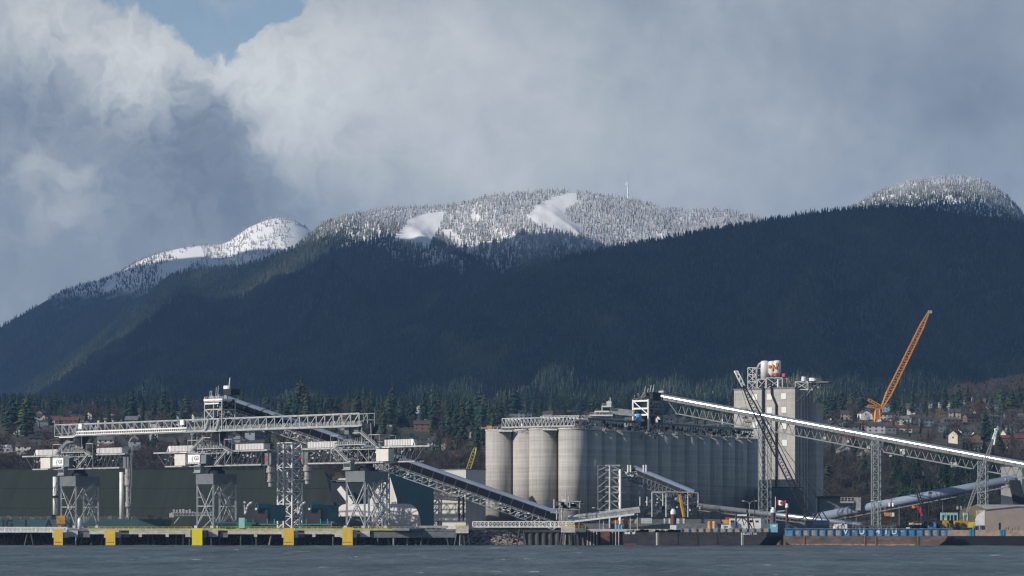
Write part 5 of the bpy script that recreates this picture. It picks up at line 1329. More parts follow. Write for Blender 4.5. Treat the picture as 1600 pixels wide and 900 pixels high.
# ------------------------------------------------------------------ structures in front of the silos
t = thing('stair_tower', 'open stair tower with bright floors in front of the shaded silos', 'tower', W(953, 808, 1296))
c = Vector(((953 - CX) / FPX * 1290, 1290, 7)); a_ = 17 * .3225 / .766; zt = W(0, 727, 1290).z
lev = [W(0, y, 1290).z for y in (796, 783, 769, 760, 746, 734, 727)]
mb = MB()
for p, h in ((c, 0), (c + e2 * 8, -2), (c - e2 * 0 + e1 * 0, 0)): mb.beam(p, Vector((p.x, p.y, zt + h)), .8)
p = c + Vector((5.2, -1, 0)); mb.beam(p, Vector((p.x, p.y, zt - 2)), .8); mb.build('columns', WHITE, t)
mb = MB()
for z in lev: mb.box(c.x - 2.3, c.x + 5.2, c.y + .2, c.y + 1.2, z - .5, z + .3)
for z0, z1 in zip(lev[:-1], lev[1:]): mb.beam((c.x - 5.5, c.y + 1.6, z0), (c.x, c.y + 1.0, z1), .3); mb.beam((c.x, c.y, z1), (c.x + 5.2, c.y, z0), .4)
mb.build('floors', STEEL, t)
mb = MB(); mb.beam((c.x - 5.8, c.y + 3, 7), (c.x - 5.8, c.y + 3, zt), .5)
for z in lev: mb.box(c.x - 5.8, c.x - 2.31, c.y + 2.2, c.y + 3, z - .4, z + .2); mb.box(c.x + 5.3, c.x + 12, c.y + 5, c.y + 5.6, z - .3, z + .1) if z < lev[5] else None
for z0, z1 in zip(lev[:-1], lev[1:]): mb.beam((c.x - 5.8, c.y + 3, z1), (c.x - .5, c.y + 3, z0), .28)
mb.build('shaded_frame', STEELD, t)  # dark steel carries the shade of this side of the tower
gallery('feed_conveyor', 'dim covered conveyor sloping down in front of the shaded silos', W(988, 738, 1300), W(1082, 777, 1292), 4.5, 3.6, GALL, DARK, (16, 4.5, STEELD, True))
t = thing('vent_station', 'platform with four bright vent stacks at the head of the dim conveyor', 'machine', W(985, 742, 1298))
mb = MB(); a = W(962, 746, 1296); b = W(1012, 746, 1296); mb.box(a.x, b.x, 1296, 1301, a.z - .4, a.z + .2); mb.beam((b.x, 1296, a.z), (b.x - 12, 1296, 12), .35); mb.beam((b.x - 14, 1296, 12), (b.x - 14, 1296, a.z), .35); mb.build('platform', STEELD, t)
for px in (981.3, 985.4, 1005.6, 1009.8): mb = MB(); a = W(px, 738, 1296.5); b = W(px, 726.5, 1296.5); mb.tube(a, b, .42, n=8); mb.build('vent_stack', WHITE, t)
mb = MB()
for k in range(40): a = W(rr.uniform(966, 1006), rr.uniform(738, 745), 1296.6); mb.box(a.x, a.x + rr.uniform(.4, 1.6), 1297, 1298, a.z, a.z + rr.uniform(.3, 1.0))
mb.build('fittings', WHITE, t)
mb = MB()
for k in range(30): a = W(rr.uniform(952, 1012), rr.uniform(722, 745), 1298.6); mb.beam(a, a + Vector((rr.uniform(-2, 2), 0, rr.uniform(-1, 2))), .3)
mb.build('machinery', STEELD, t)
t = thing('portal_frame', 'pale steel portal frame over machinery left of the sloping yellow boom', 'frame', W(1040, 808, 1292))
mb = MB(); Y = 1290
for x0, y0, x1, y1, w in ((1019, 808, 1019, 769, .6), (1036, 790, 1036, 768, .6), (1041, 808, 1041, 768, .6), (1019, 769, 1041, 769, .9), (1041, 768, 1090, 770, .4), (1075, 808, 1075, 768, .5), (1066, 769, 1078, 769, .6), (1036, 780, 1041, 773, .2), (1036, 790, 1041, 783, .2), (1024, 772, 1036, 784, .3), (1091, 770, 1091, 792, .4)): mb.beam(W(x0, y0, Y), W(x1, y1, Y), w)
mb.build('frame', STEEL, t)
mb = MB()
for k in range(120): a = W(rr.uniform(1008, 1094), rr.uniform(776, 806), 1294); mb.beam(a, a + Vector((rr.uniform(-3, 3), 0, rr.uniform(-2, 3))), .3) if k % 2 else mb.box(a.x, a.x + rr.uniform(.5, 3), 1293, 1296, a.z, a.z + rr.uniform(.3, 1.6))
mb.build('machinery', STEELD, t)
mb = MB()
for k in range(22): a = W(rr.uniform(1008, 1094), rr.uniform(776, 800), 1292); mb.box(a.x, a.x + rr.uniform(.3, .9), 1292, 1293, a.z, a.z + rr.uniform(.3, .8))
for px in (1000, 1011): mb.beam(W(px, 790, 1291), W(px, 776, 1291), .3)
mb.build('fittings', WHITE, t)
mb = MB(); mb.beam(W(1062, 773, 1282), W(1064.5, 787, 1280), 1.0); mb.beam(W(1064.5, 787, 1280), W(1069, 808, 1277), 1.1); mb.beam(W(1074, 773, 1282), W(1079, 773, 1282), .9)
tag(mb.build('lift_boom', mat('ochre_boom', (.52, .27, .03), .5, var=.3)), 'sloping ochre boom of a lift machine beside the portal frame', 'lift boom')
gallery('rising_conveyor', 'pale ribbed conveyor rising to the right below the stair tower', W(888, 815, 1282), W(1000, 801, 1282), 3.2, 3.2, STEEL, STEEL, None, strip=False)
t = thing('support_posts', 'thin posts under the pale rising conveyor', 'frame', W(940, 818, 1280))
for px, y in ((943, 812), (962, 809), (985, 806), (996, 803)): mb = MB(); mb.beam(W(px, y, 1280), (W(px, y, 1280).x, 1280, 7), .35); mb.build('post', STEEL, t)
mb = MB(); a = W(888, 816, 1279); b = W(991, 803.5, 1279); mb.beam(a, b, .5, .9); mb.build('pale_edge', WHITE, t)
t = thing('drive_station', 'small open machinery platform at the foot of the covered gallery', 'machine', W(885, 800, 1285))
mb = MB(); Y = 1276
for x0, y0, x1, y1, w in ((866, 780, 866, 795, .6), (860, 795, 879, 795, .6), (870, 795, 870, 812, .5), (878, 795, 878, 812, .6), (884, 785, 891, 785, .4), (890.5, 785, 890.5, 794, .4), (892, 783, 908, 784, .6), (860, 801, 877, 801, .5), (906, 785, 906, 794, .3), (880, 796, 905, 796, .3), (884.5, 771, 885, 780, .35), (889, 775, 889, 782, .35)): mb.beam(W(x0, y0, Y), W(x1, y1, Y), w)
mb.build('frame', STEEL, t)
mb = MB()
for k in range(46): a = W(rr.uniform(866, 908), rr.uniform(785, 800), 1287); mb.box(a.x, a.x + rr.uniform(.5, 2.6), 1287, 1289, a.z, a.z + rr.uniform(.4, 2))
mb.build('machinery', STEELD, t)
mb = MB(); a = W(878, 784, 1284); mb.box(a.x, a.x + 1.8, 1284, 1286, a.z, a.z + 1.4); mb.build('white_motor', WHITE, t)

# bright low tube and the big inclined tube at the right
def tube_conv(name, label, pts, r, m, under=True, belly=STEELD):
    t = thing(name, label, 'conveyor', pts[0].lerp(pts[-1], .5))
    mb = MB()
    for a, b in zip(pts[:-1], pts[1:]): mb.tube(a, b, r, n=20)
    mb.build('tube', m, t, smooth=True)
    if under:
        mb = MB(); n = int((pts[-1] - pts[0]).length / 5)
        mb.beam(pts[0] - UP * (r + 1.2), pts[-1] - UP * (r + 1.2), r * 1.4, .5)
        for k in range(n): a = pts[0].lerp(pts[-1], k / n); b = pts[0].lerp(pts[-1], (k + .5) / n); c_ = pts[0].lerp(pts[-1], (k + 1) / n); mb.beam(a - UP * (r + 1.2), b - UP * r * .7, .22); mb.beam(b - UP * r * .7, c_ - UP * (r + 1.2), .22)
        mb.build('girder', belly, t)
    return t
tube_conv('tube_conveyor', 'low bright metal tube conveyor running behind the site offices', [W(1092, 790, 1330), W(1345, 820, 1246)], 1.25, PIPEM)
t = tube_conv('tube_conveyor', 'thick grey blue tube conveyor rising to the pale tower at the right edge', [W(1272, 809, 1400), W(1588, 748, 1345)], 2.35, GALL, True)
mb = MB(); a = W(1272, 815, 1398); b = W(1560, 762, 1350); n = 34
for k in range(n):
    c = a.lerp(b, k / n)
    if c.z - 7 > 2: mb.beam(c, (c.x, c.y, 7), .3) if k % 4 == 0 else mb.beam(c, c - UP * 2.5 + Vector((2, 0, 0)), .22)
mb.build('legs', STEELD, t)
mb = MB(); c = W(1337, 786, 1385); mb.box(c.x, c.x + 2.4, 1382, 1386, c.z - 4, c.z + 3); c = W(1313, 786, 1385); mb.box(c.x, c.x + 7, 1382, 1386, c.z, c.z + 1); mb.rail([(c.x, 1382, c.z + 1), (c.x + 9, 1382, c.z + 1)], 2, .25, 1.6); mb.build('junction_box', STEEL, t)
t = thing('transfer_building', 'pale clad tower at the right edge where the thick tube conveyor ends', 'building', W(1590, 800, 1362))
a = W(1564, 728, 1362); b = W(1600, 728, 1362); mb = MB(); mb.obox((a.x, 1362, 7), (b.x - a.x - 1.2, 0, 0), (4, 14, 0), (0, 0, a.z - 7)); mb.build('wall', CLADG, t)
mb = MB(); mb.obox((a.x - .4, 1361.6, a.z), (b.x - a.x - .4, 0, 0), (4, 14.8, 0), (0, 0, .5)); mb.build('roof', STEELD, t)
mb = MB(); 
for x0, x1 in ((1581, 1592), (1589, 1601)): mb.beam(W(x0, 752, 1340), W(x1, 800, 1330), 3.0, 2.0)
mb.build('chute_leg', DARK, t)
mb = MB(); a = W(1570, 762, 1344)
for k in range(30): c = W(rr.uniform(1565, 1580), rr.uniform(751, 764), 1344); mb.beam(c, c + Vector((rr.uniform(-1.5, 1.5), 0, rr.uniform(-1.5, 1.5))), .25)
mb.build('stair_frame', STEEL, t)
# ------------------------------------------------------------------ cranes
def crane(name, label, foot, tip, Y, w, n, m, body=None, tipm=None, ropes=True, white=.07):
    f = W(*foot, Y); tp = W(*tip, Y); t = thing(name, label, 'crane', (f.x, Y, 7))
    cut = f.lerp(tp, 1 - white)
    mb = MB(); mb.boom(f, cut, w, n, .3 if w < 2.2 else .42, .17 if w < 2.2 else .24); mb.build('boom', m, t)
    mb = MB(); mb.boom(cut, tp, w * .6, 3, .38, .3, tip=.8); mb.tube(tp - Vector((.9, .4, 0)), tp + Vector((.9, .4, 0)), .6, n=8); mb.build('boom_tip', tipm or WHITE, t)
    return t, f, tp
t, f, tp = crane('crawler_crane', 'dark lattice crane with a white tipped boom leaning left in front of the headhouse', (1262, 806), (1150.5, 581), 1236, 2.6, 40, DARK, white=.10)
mb = MB()
mast = W(1218, 700, 1240)
mb.beam(f + Vector((4, 0, 0)), W(1190, 600, 1236) + Vector((-6.5, 0, 0)), .3)
mb.beam(f + Vector((8, 0, 4)), W(1161, 604, 1236), .16); mb.beam(tp, W(1215, 800, 1236), .14); mb.beam(W(1170, 640, 1236), W(1216, 760, 1236), .16)
mb.beam(f + Vector((12, 0, 5)), W(1214, 690, 1236), .14); mb.build('rope', BLACK, t)
mb = MB()
for x0, y0, x1, y1 in ((1268, 815, 1278, 800), (1272, 815, 1284, 798), (1284, 798, 1296, 816), (1278, 800, 1286, 816), (1256, 806, 1266, 816), (1248, 812, 1262, 806)): mb.beam(W(x0, y0, 1236), W(x1, y1, 1236), .5)
mb.build('gantry', DARK, t)
a = W(1262, 816, 1234); b = W(1296, 826, 1234); mb = MB(); mb.box(a.x, b.x, 1234, 1240, 8.6, 11.8); mb.box(a.x + 3, a.x + 10.5, 1233.6, 1234, 9.2, 11.2); mb.build('house', NAVY, t)
mb = MB(); mb.box(a.x - 1, a.x + 2, 1233.8, 1236, 9, 11.6); mb.build('cab', BLACK, t)
mb = MB(); mb.box(a.x, b.x, 1233.5, 1235, 7.0, 8.59); mb.box(a.x, b.x, 1239, 1240.5, 7.0, 8.59); mb.build('crawler_track', BLACK, t)
t, f, tp = crane('mobile_crane', 'slim dark boom with a small white tip left of the wooded bank', (1449, 812), (1410.5, 703.5), 1236, 1.3, 26, DARK, white=.06)
mb = MB(); mb.box(f.x - 4, f.x + 4, 1235, 1238, 8.2, 10.4); mb.build('house', BLACK, t)
mb = MB(); mb.box(f.x - 5, f.x + 5, 1234.6, 1238.4, 7.0, 8.19); mb.build('crawler_track', BLACK, t)
t, f, tp = crane('mobile_crane', 'pale boom with a bright white jib head crossing the long conveyor at the right', (1511, 800), (1557, 671), 1242, 1.2, 26, mat('dull_boom_steel', (.27, .28, .30), .5, .2), white=.12)
mb = MB(); c = W(1559.5, 665.5, 1242); mb.beam(tp, c, .5); mb.beam(c, W(1554, 692, 1242), .5); mb.beam(W(1555, 683, 1242), W(1552.8, 695, 1242), .9); mb.build('jib_head', WHITE, t)
mb = MB(); mb.beam(tp, W(1530, 810, 1242), .12); mb.build('rope', BLACK, t)
mb = MB(); mb.box(f.x - 4, f.x + 4, 1242, 1246, 8.2, 11); mb.build('house', YELR, t)
mb = MB(); mb.box(f.x - 5, f.x + 5, 1241.6, 1246.4, 7.0, 8.19); mb.build('crawler_track', BLACK, t)
t = thing('lattice_crane', 'small yellow lattice boom sticking up behind the transfer building', 'crane', W(727, 740, 1420))
mb = MB(); mb.boom(W(723, 760, 1420), W(743, 699, 1420), 2.2, 12, .3, .15); mb.build('boom', YELR, t)
# orange luffing crane up on the slope
Yc = 2140
t = thing('luffing_crane', 'orange luffing crane standing on the hillside above the long conveyor', 'crane', W(1371, 690, Yc))
OR = mat('crane_orange', (.62, .26, .04), .5, 0, var=.2)
mb = MB(); mb.boom(W(1378, 637, Yc), W(1451.5, 487, Yc), 4.6, 34, .75, .42, 3.2, .3); mb.build('boom', OR, t)
mb = MB(); mb.boom(W(1379, 637, Yc), W(1356, 624, Yc), 1.8, 6, .6, .35, tip=.7); mb.boom(W(1378, 638, Yc), W(1355, 634, Yc), 1.8, 6, .6, .35, tip=.7); mb.build('a_frame', OR, t)
mb = MB()
q = W(1371, 672, Yc); mb.lattice((q.x, Yc, town_z(q.x, Yc) - 1), (6, 0, 0), (0, 6, 0), W(0, 640, Yc).z - float(town_z(q.x, Yc)) + 1, 8, .9, .5, .55); mb.build('mast', OR, t)
mb = MB(); mb.beam(W(1356, 624, Yc), W(1436, 518, Yc), .16); mb.beam(W(1355, 634, Yc), W(1376, 600, Yc), .14); mb.build('pendant_rope', DARK, t)
mb = MB(); q = W(1452, 487, Yc); mb.box(q.x - 1, q.x + 2.2, Yc - 1, Yc + 1, q.z - 1.4, q.z + 1); mb.build('boom_head', STEEL, t)
mb = MB(); q = W(1374, 658, Yc - 4); mb.box(q.x - 1.2, q.x + 1.4, Yc - 5, Yc - 3, q.z - 2.4, q.z + 1.2); mb.build('cab', WHITE, t)
mb = MB(); mb.truss(W(1336, 667, Yc), W(1368, 665, Yc), (0, 0, 3.6), (0, 3.6, 0), 9, .55, .4); mb.build('counter_jib', mat('dull_orange', (.30, .12, .03), .7, var=.3), t)

# ------------------------------------------------------------------ barges
def prism_side(mb, pts, Y, vec): mb.extrude([W(x, y, Y) for x, y in pts], vec)
HULL = mat('black_barge_steel', (.050, .046, .050), .65, .1, var=.45, sc=(.25, .25, .6))
t = thing('barge', 'dark steel barge with a low tan and blue bulwark and a raked black bow', 'barge', W(1090, 852, 1182))
B1 = 1182
mb = MB(); prism_side(mb, [(973, 855), (1183, 855), (1198, 838), (1198, 831.6), (973, 831.6)], B1, (9.6, 17, 0)); mb.build('hull', HULL, t)
mb = MB()
for px in (1025, 1154 + 4):
    for dx, w in ((0, 1.4), (2.6, .6)): a = W(px + dx - (0 if px < 1100 else 0), 832.2, B1 - .05); mb.box(a.x, a.x + w * .28, B1 - .05, B1 - .01, .2, 6.0)
mb.build_each('draught_stripe', WHITE, t)
mb = MB()
for px in (1059, 1090, 1121): a = W(px, 836, B1 - .06); mb.box(a.x, a.x + .22, B1 - .12, B1 - .01, .3, 5.2)
for k in range(18): a = W(1060 + k * 5.4, 832, B1); mb.box(a.x, a.x + .3, B1 - .1, B1 - .01, 4.9, 6.0)
mb.build('hull_rib', BLACK, t)
text('BARGE 101'.replace('BARGE', 'ELLIOT'), 1.35, W(1172, 836.4, B1 - .12), WHITE, t)
mb = MB(); prism_side(mb, [(975, 852), (994, 852), (994, 849.3), (975, 849.3)], B1 - .08, (0, .06, 0)); mb.build('red_waterline', mat('faded_red', (.20, .06, .055), .7, 0, var=.4), t)
TAN = mat('tan_plate', (.42, .30, .22), .8, 0, var=.45, sc=(.5, .5, .5), col2=(.26, .20, .17)); BBL = mat('barge_blue', (.05, .24, .44), .5, 0, var=.35, sc=(.6, .6, .6))
a = W(1064, 825.8, B1 + 1); b = W(1203, 831.5, B1 + 1)
mb = MB(); mb.box(a.x, b.x, B1 + 1, B1 + 1.3, b.z, a.z); mb.build('bulwark', TAN, t)
for k in range(13):
    x = W(1064 + k * 11.3, 0, B1).x; mb = MB(); mb.box(x, x + .55, B1 + .45, B1 + .99, b.z, a.z + .3); mb.build('bulwark_post', BBL, t)
mb = MB()
for k in range(70):
    x = W(rr.uniform(976, 1062), 0, B1).x; mb.box(x, x + rr.uniform(.3, 2.6), B1 + 1, B1 + 3, 6.2, 6.2 + rr.uniform(.3, 1.5))
mb.build('deck_cargo', mat('pale_debris', (.35, .31, .28), .9, var=.5, sc=(.6, .6, .6)), t)
mb = MB()
for px in (976, 980, 988): a = W(px, 833.5, B1 - .05); mb.box(a.x, a.x + 1.3, B1 - .1, B1 + .2, a.z - .3, a.z + .6)
mb.build('torn_plate', WHITE, t)
# deck cabin
t = thing('deck_cabin', 'small light blue cabin, shaded side coloured navy, at the right end of the dark barge', 'cabin', W(1212, 832, 1180))
a = W(1203, 818, 1183); b = W(1215, 831.7, 1183)
mb = MB(); mb.obox((a.x, 1183, b.z), (b.x - a.x, 0, 0), (6, 9, 0), (0, 0, a.z - b.z)); mb.build('wall', mat('cabin_blue', (.22, .50, .60), .5, var=.15), t)
mb = MB(); mb.obox((b.x + .01, 1183, b.z), (.06, 0, 0), (5.9, 9, 0), (0, 0, a.z - b.z)); mb.build('side_wall', NAVY, t)  # navy sheet over the cabin's shaded side, shade put into colour
mb = MB(); mb.box(a.x + 1.1, a.x + 2.9, 1182.9, 1182.98, a.z - 1.5, a.z - .8); mb.build('name_plate', WHITE, t)
mb = MB(); mb.obox((a.x - .1, 1182.8, a.z), (b.x - a.x + .3, 0, 0), (6, 9.3, 0), (0, 0, .3)); mb.build('roof', BBL, t)
def spud(px0, px1, ytop, ycap, ybot, label, block=False, Y=1180.0):
    t = thing('spud_pile', label, 'pile', W((px0 + px1) / 2, ybot, Y), 'rusty spud piles with white caps')
    a = W(px0, ycap, Y); b = W(px1, ybot, Y); c = (a.x + b.x) / 2; r = (b.x - a.x) / 2; zt = W(0, ytop, Y).z
    mb = MB(); mb.tube((c, Y + 2, b.z), (c, Y + 2, a.z), r, n=16); mb.build('shaft', RUSTP, t, smooth=False)
    mb = MB(); mb.lathe((c, Y + 2, a.z), [(r * 1.15, 0), (r * 1.15, (zt - a.z) * .6), (r * .8, (zt - a.z) * .7), (r * .7, zt - a.z)], 12); mb.build('cap', WHITE, t)
    if block:
        mb = MB(); d = W(px0 - 1.8, 821, Y); mb.obox((d.x, Y, 6.2), (2.9, 0, 0), (2, 4, 0), (0, 0, 3.2)); mb.build('base_block', WHITE, t)
spud(1048.7, 1056.3, 795, 803.5, 822, 'rusty spud pile on a white block on the dark barge', True, 1183)
spud(1205.3, 1212, 792.5, 801, 818, 'rusty spud pile rising beside the light blue cabin', Y=1186)
spud(1228, 1232.6, 786.5, 793, 826, 'thin rusty spud pile between the two barges beside the flag', Y=1196)
# flag
t = thing('flag_pole', 'white mast flying a red and white maple leaf flag', 'flag', W(1211.6, 818, 1188))
mb = MB(); a = W(1211.6, 818, 1188); b = W(1211.6, 776, 1188); mb.tube(a, b, .22, .12, 8); mb.beam(W(1213.5, 799, 1188), W(1226, 798, 1188), .35); mb.build('pole', WHITE, t)
fl = W(1213, 781.5, 1188); FW, FH = 4.4, 2.3
def flagpart(u0, u1, m, nm, y=0.0):
    mb = MB(); n = 8
    for k in range(n):
        ua = u0 + (u1 - u0) * k / n; ub = u0 + (u1 - u0) * (k + 1) / n
        f = lambda u, v: (fl.x + u * FW, 1188 + .35 * math.sin(u * 9) + y, fl.z - v * FH - .25 * u + .12 * math.sin(u * 8))
        mb.quad(f(ua, 0), f(ub, 0), f(ub, 1), f(ua, 1))
        mb.quad(Vector(f(ua, 0)) + Vector((0, .02, 0)), Vector(f(ua, 1)) + Vector((0, .02, 0)), Vector(f(ub, 1)) + Vector((0, .02, 0)), Vector(f(ub, 0)) + Vector((0, .02, 0)))
    return mb.build(nm, m, t)
flagpart(0, .25, RED, 'red_band'); flagpart(.75, 1, RED, 'red_band'); wf_ = flagpart(.25, .75, WHITE, 'white_field')
leaf = [(0, 1), (.18, .62), (.42, .72), (.36, .30), (.62, .42), (.66, .22), (1, .18), (.86, -.02), (.95, -.12), (.45, -.48), (.5, -.66), (.06, -.55), (.06, -1), (-.06, -1), (-.06, -.55), (-.5, -.66), (-.45, -.48), (-.95, -.12), (-.86, -.02), (-1, .18), (-.66, .22), (-.62, .42), (-.36, .30), (-.42, .72), (-.18, .62)]
mb = MB(); mb.extrude([(fl.x + .5 * FW + x * .75, 1187.55, fl.z - .5 * FH - .13 + z_ * .82) for x, z_ in leaf], (0, .03, 0)); mb.build('maple_leaf', RED, wf_)

t = thing('barge', 'rusty hulled barge with a bright blue framed bulwark carrying large white characters', 'barge', W(1350, 852, 1184))
B2 = 1184
RH = mat('rusty_hull', (.165, .11, .09), .85, 0, var=.6, sc=(.22, .22, .8), col2=(.075, .06, .055))
mb = MB(); prism_side(mb, [(1237, 855), (1464, 855), (1478, 843), (1480, 837.8), (1224, 837.8), (1224, 841)], B2, (9, 17, 0)); mb.build('hull', RH, t)
mb = MB()
for px in (1256, 1350.6, 1368, 1433.7): a = W(px, 839, B2); mb.box(a.x, a.x + .35, B2 - .3, B2 - .01, .3, 4.2)
mb.build('rubbing_strake', mat('orange_rust', (.38, .16, .05), .8, var=.4), t)
mb = MB(); prism_side(mb, [(1238, 852.6), (1430, 852.6), (1430, 849.8), (1236, 849.8)], B2 - .04, (0, .03, 0)); mb.build('waterline_scum', mat('pale_scum', (.38, .28, .22), .9, var=.6, sc=(.7, .7, 2), col2=(.16, .09, .07)), t)
BW = mat('bulwark_blue', (.10, .26, .44), .6, 0, var=.35, sc=(.5, .5, .5)); BWD = mat('bulwark_post_blue', (.02, .11, .26), .5, var=.2)
a = W(1226, 826.6, B2); b = W(1479.5, 837.6, B2)
mb = MB(); mb.box(a.x, b.x, B2 + .8, B2 + 1.05, b.z, a.z - .1); mb.build('bulwark', BW, t)
mb = MB(); mb.box(a.x, b.x, B2 + .3, B2 + 1.3, a.z - .1, a.z + .25); mb.build('top_rail', BW, t)
nP = 19; pxs = [1239 + k * 12.65 for k in range(nP + 1)]
for k, px in enumerate(pxs):
    x = W(px, 0, B2).x; mb = MB(); mb.box(x - .22, x + .22, B2 + .2, B2 + .79, b.z, a.z - .1); mb.build('bulwark_post', BWD, t)
    if k < nP and k not in (6, 8, 10, 11, 12, 14, 15):
        x2 = W(pxs[k + 1], 0, B2).x; zlo = b.z + (.9 if k in (7, 9, 11, 12, 13) else .35)
        mb = MB(); mb.box(x + .75, x2 - .75, B2 + .74, B2 + .79, zlo + (0 if k not in (7, 9, 11, 12, 13) else .9), a.z - .55); mb.build('worn_panel', TAN if k % 3 else mat('worn_grey_blue', (.28, .30, .32), .8, var=.5, sc=(.6, .6, .6)), t)
for ch, px in (('V', 1321.3), ('U', 1346.5), ('4', 1372), ('I', 1384.5), ('U', 1397)):
    text(ch, 3.9, W(px, 837.2, B2 + .62), WHITE, t)
t = thing('barge', 'black hulled barge with weathered tan bulwark plates at the right edge', 'barge', W(1540, 852, 1190))
B3 = 1190
mb = MB(); prism_side(mb, [(1475, 855), (1660, 855), (1660, 837.6), (1475, 837.6)], B3, (0, 17, 0)); mb.build('hull', mat('tar_black_hull', (.014, .012, .014), .6, var=.4), t)
a = W(1481, 828.2, B3); b = W(1660, 837.5, B3)
mb = MB(); mb.box(a.x, b.x, B3 + .5, B3 + .8, b.z, a.z); mb.build('bulwark', TAN, t)
for px in (1515, 1519, 1562.5, 1566.5): x = W(px, 0, B3).x; mb = MB(); mb.box(x, x + .8, B3 + .1, B3 + .49, b.z - .3, a.z + .4); mb.build('bulwark_post', BBL, t)
# deck loads on barges two and three
def junk(name, label, px0, px1, y0, y1, Y, n, m, cat='cargo', s=(.4, 2.0)):
    a = W(px0, y1, Y); b = W(px1, y0, Y); mb = MB()
    for k in range(n):
        x = rr.uniform(a.x, b.x); z0 = a.z; h = rr.uniform(.25, 1) * (b.z - a.z); w = rr.uniform(*s)
        if rr.random() < .6: mb.box(x, x + w, Y + rr.uniform(0, 1), Y + rr.uniform(1.5, 4), z0, z0 + h)
        else: mb.beam((x, Y, z0), (x + rr.uniform(-1.5, 1.5), Y, z0 + h), .22)
    o = mb.build(name, m); return tag(o, label, cat)
junk('pile_cargo', 'pale pipe ends stacked on the blue barge near its left end', 1300, 1322, 818, 827, 1190, 14, WHITE, s=(.5, 1.2))
junk('scrap_cargo', 'jumble of dark scrap steel along the middle of the blue barge', 1320, 1400, 819, 827, 1192, 60, STEELD)
junk('scrap_cargo', 'dark machinery parts heaped below the slim dark crane boom', 1400, 1470, 812, 827, 1192, 60, DARK)
junk('timber_cargo', 'row of pale timbers lying on the blue barge below the utility pole', 1418, 1440, 816.5, 820, 1190, 16, mat('pale_timber', (.5, .47, .36), .8, var=.3), s=(.6, 2.2))
junk('drum_cargo', 'blue drums standing on the blue barge near its right end', 1449, 1462, 815, 827, 1191, 9, BLUE, s=(.6, 1.1))
wbox('marker_box', 1416.5, 1421.5, 824, 827, 1187, WHITE, 'small white box on the blue barge rail', 'box', .8)
wbox('marker_box', 1438, 1441.5, 825.5, 827.5, 1187, YELB, 'small yellow box on the blue barge rail', 'box', .8)
# red excavator arm, orange truck
t = thing('excavator', 'red excavator arm reaching up behind the blue barge', 'excavator', W(1440, 820, 1225))
mb = MB(); mb.beam(W(1427, 793, 1225), W(1434, 791, 1225), .9); mb.beam(W(1434, 791, 1225), W(1441, 806, 1225), .8); mb.build('arm', RED, t)
mb = MB(); mb.beam(W(1426, 794, 1225), W(1428, 791, 1225), 1.2); mb.build('bucket', ORANGE, t)
mb = MB(); a = W(1440, 806, 1224); mb.box(a.x, a.x + 4.5, 1224, 1228, 9, a.z); mb.build('cab', DARK, t)
mb = MB(); mb.box(a.x - 1, a.x + 5, 1223.5, 1228, 7.0, 8.8); mb.build('crawler_track', BLACK, t)
t = thing('dump_truck', 'orange truck body parked behind the left utility pole', 'truck', W(1388, 806, 1300))
a = W(1384, 801, 1300); b = W(1393, 806.5, 1300); mb = MB(); mb.extrude([(a.x, 1300, b.z), (b.x - 1, 1300, b.z), (b.x - .6, 1300, a.z), (a.x - .8, 1300, a.z)], (0, 2.5, 0)); mb.build('tipper_body', ORANGE, t)
mb = MB(); mb.box(b.x - .5, b.x + 1.4, 1300, 1302.4, b.z - .4, a.z); mb.build('cab', WHITE, t)
for k in range(3): mb = MB(); mb.tube((a.x + .6 + k * 1.6, 1299.9, b.z - .6), (a.x + .6 + k * 1.6, 1302, b.z - .6), .55, n=12); mb.build('wheel', BLACK, t)
# ochre platform with teal frames
t = thing('work_platform', 'ochre equipment platform with green machinery on the tan barge', 'platform', W(1492, 828, 1192))
a = W(1471, 813.5, 1193); b = W(1513, 827.8, 1193)
mb = MB(); mb.box(a.x, a.x + 3.4, 1193, 1198, b.z, a.z); mb.box(a.x + 6.4, b.x, 1193, 1198, b.z + 1, a.z); mb.build('side_plate', mat('ochre_plate', (.55, .30, .04), .6, var=.3, sc=(.5, .5, .5)), t)
mb = MB()
for k in range(26): x = rr.uniform(a.x + 2, b.x - 3); mb.beam((x, 1192.5, b.z), (x + rr.uniform(-3, 3), 1192.5, b.z + rr.uniform(1, 3.6)), .5)
mb.build('machinery', mat('olive_machine', (.06, .075, .03), .7, var=.5, sc=(.6, .6, .6)), t)
mb = MB(); x = W(1506, 0, 1192.6).x; mb.box(x, x + .9, 1192.6, 1192.9, b.z + 1, b.z + 2.6); mb.build('doorway', BLACK, t)
mb = MB()
for k in range(8): x = a.x + k * .7; mb.box(x, x + .5, 1191.8, 1192.4, b.z, b.z + rr.uniform(.5, 1.3))
mb.build('blue_hose', BLUE, t)
TL = mat('teal_frame_light', (.28, .48, .46), .5, var=.2)
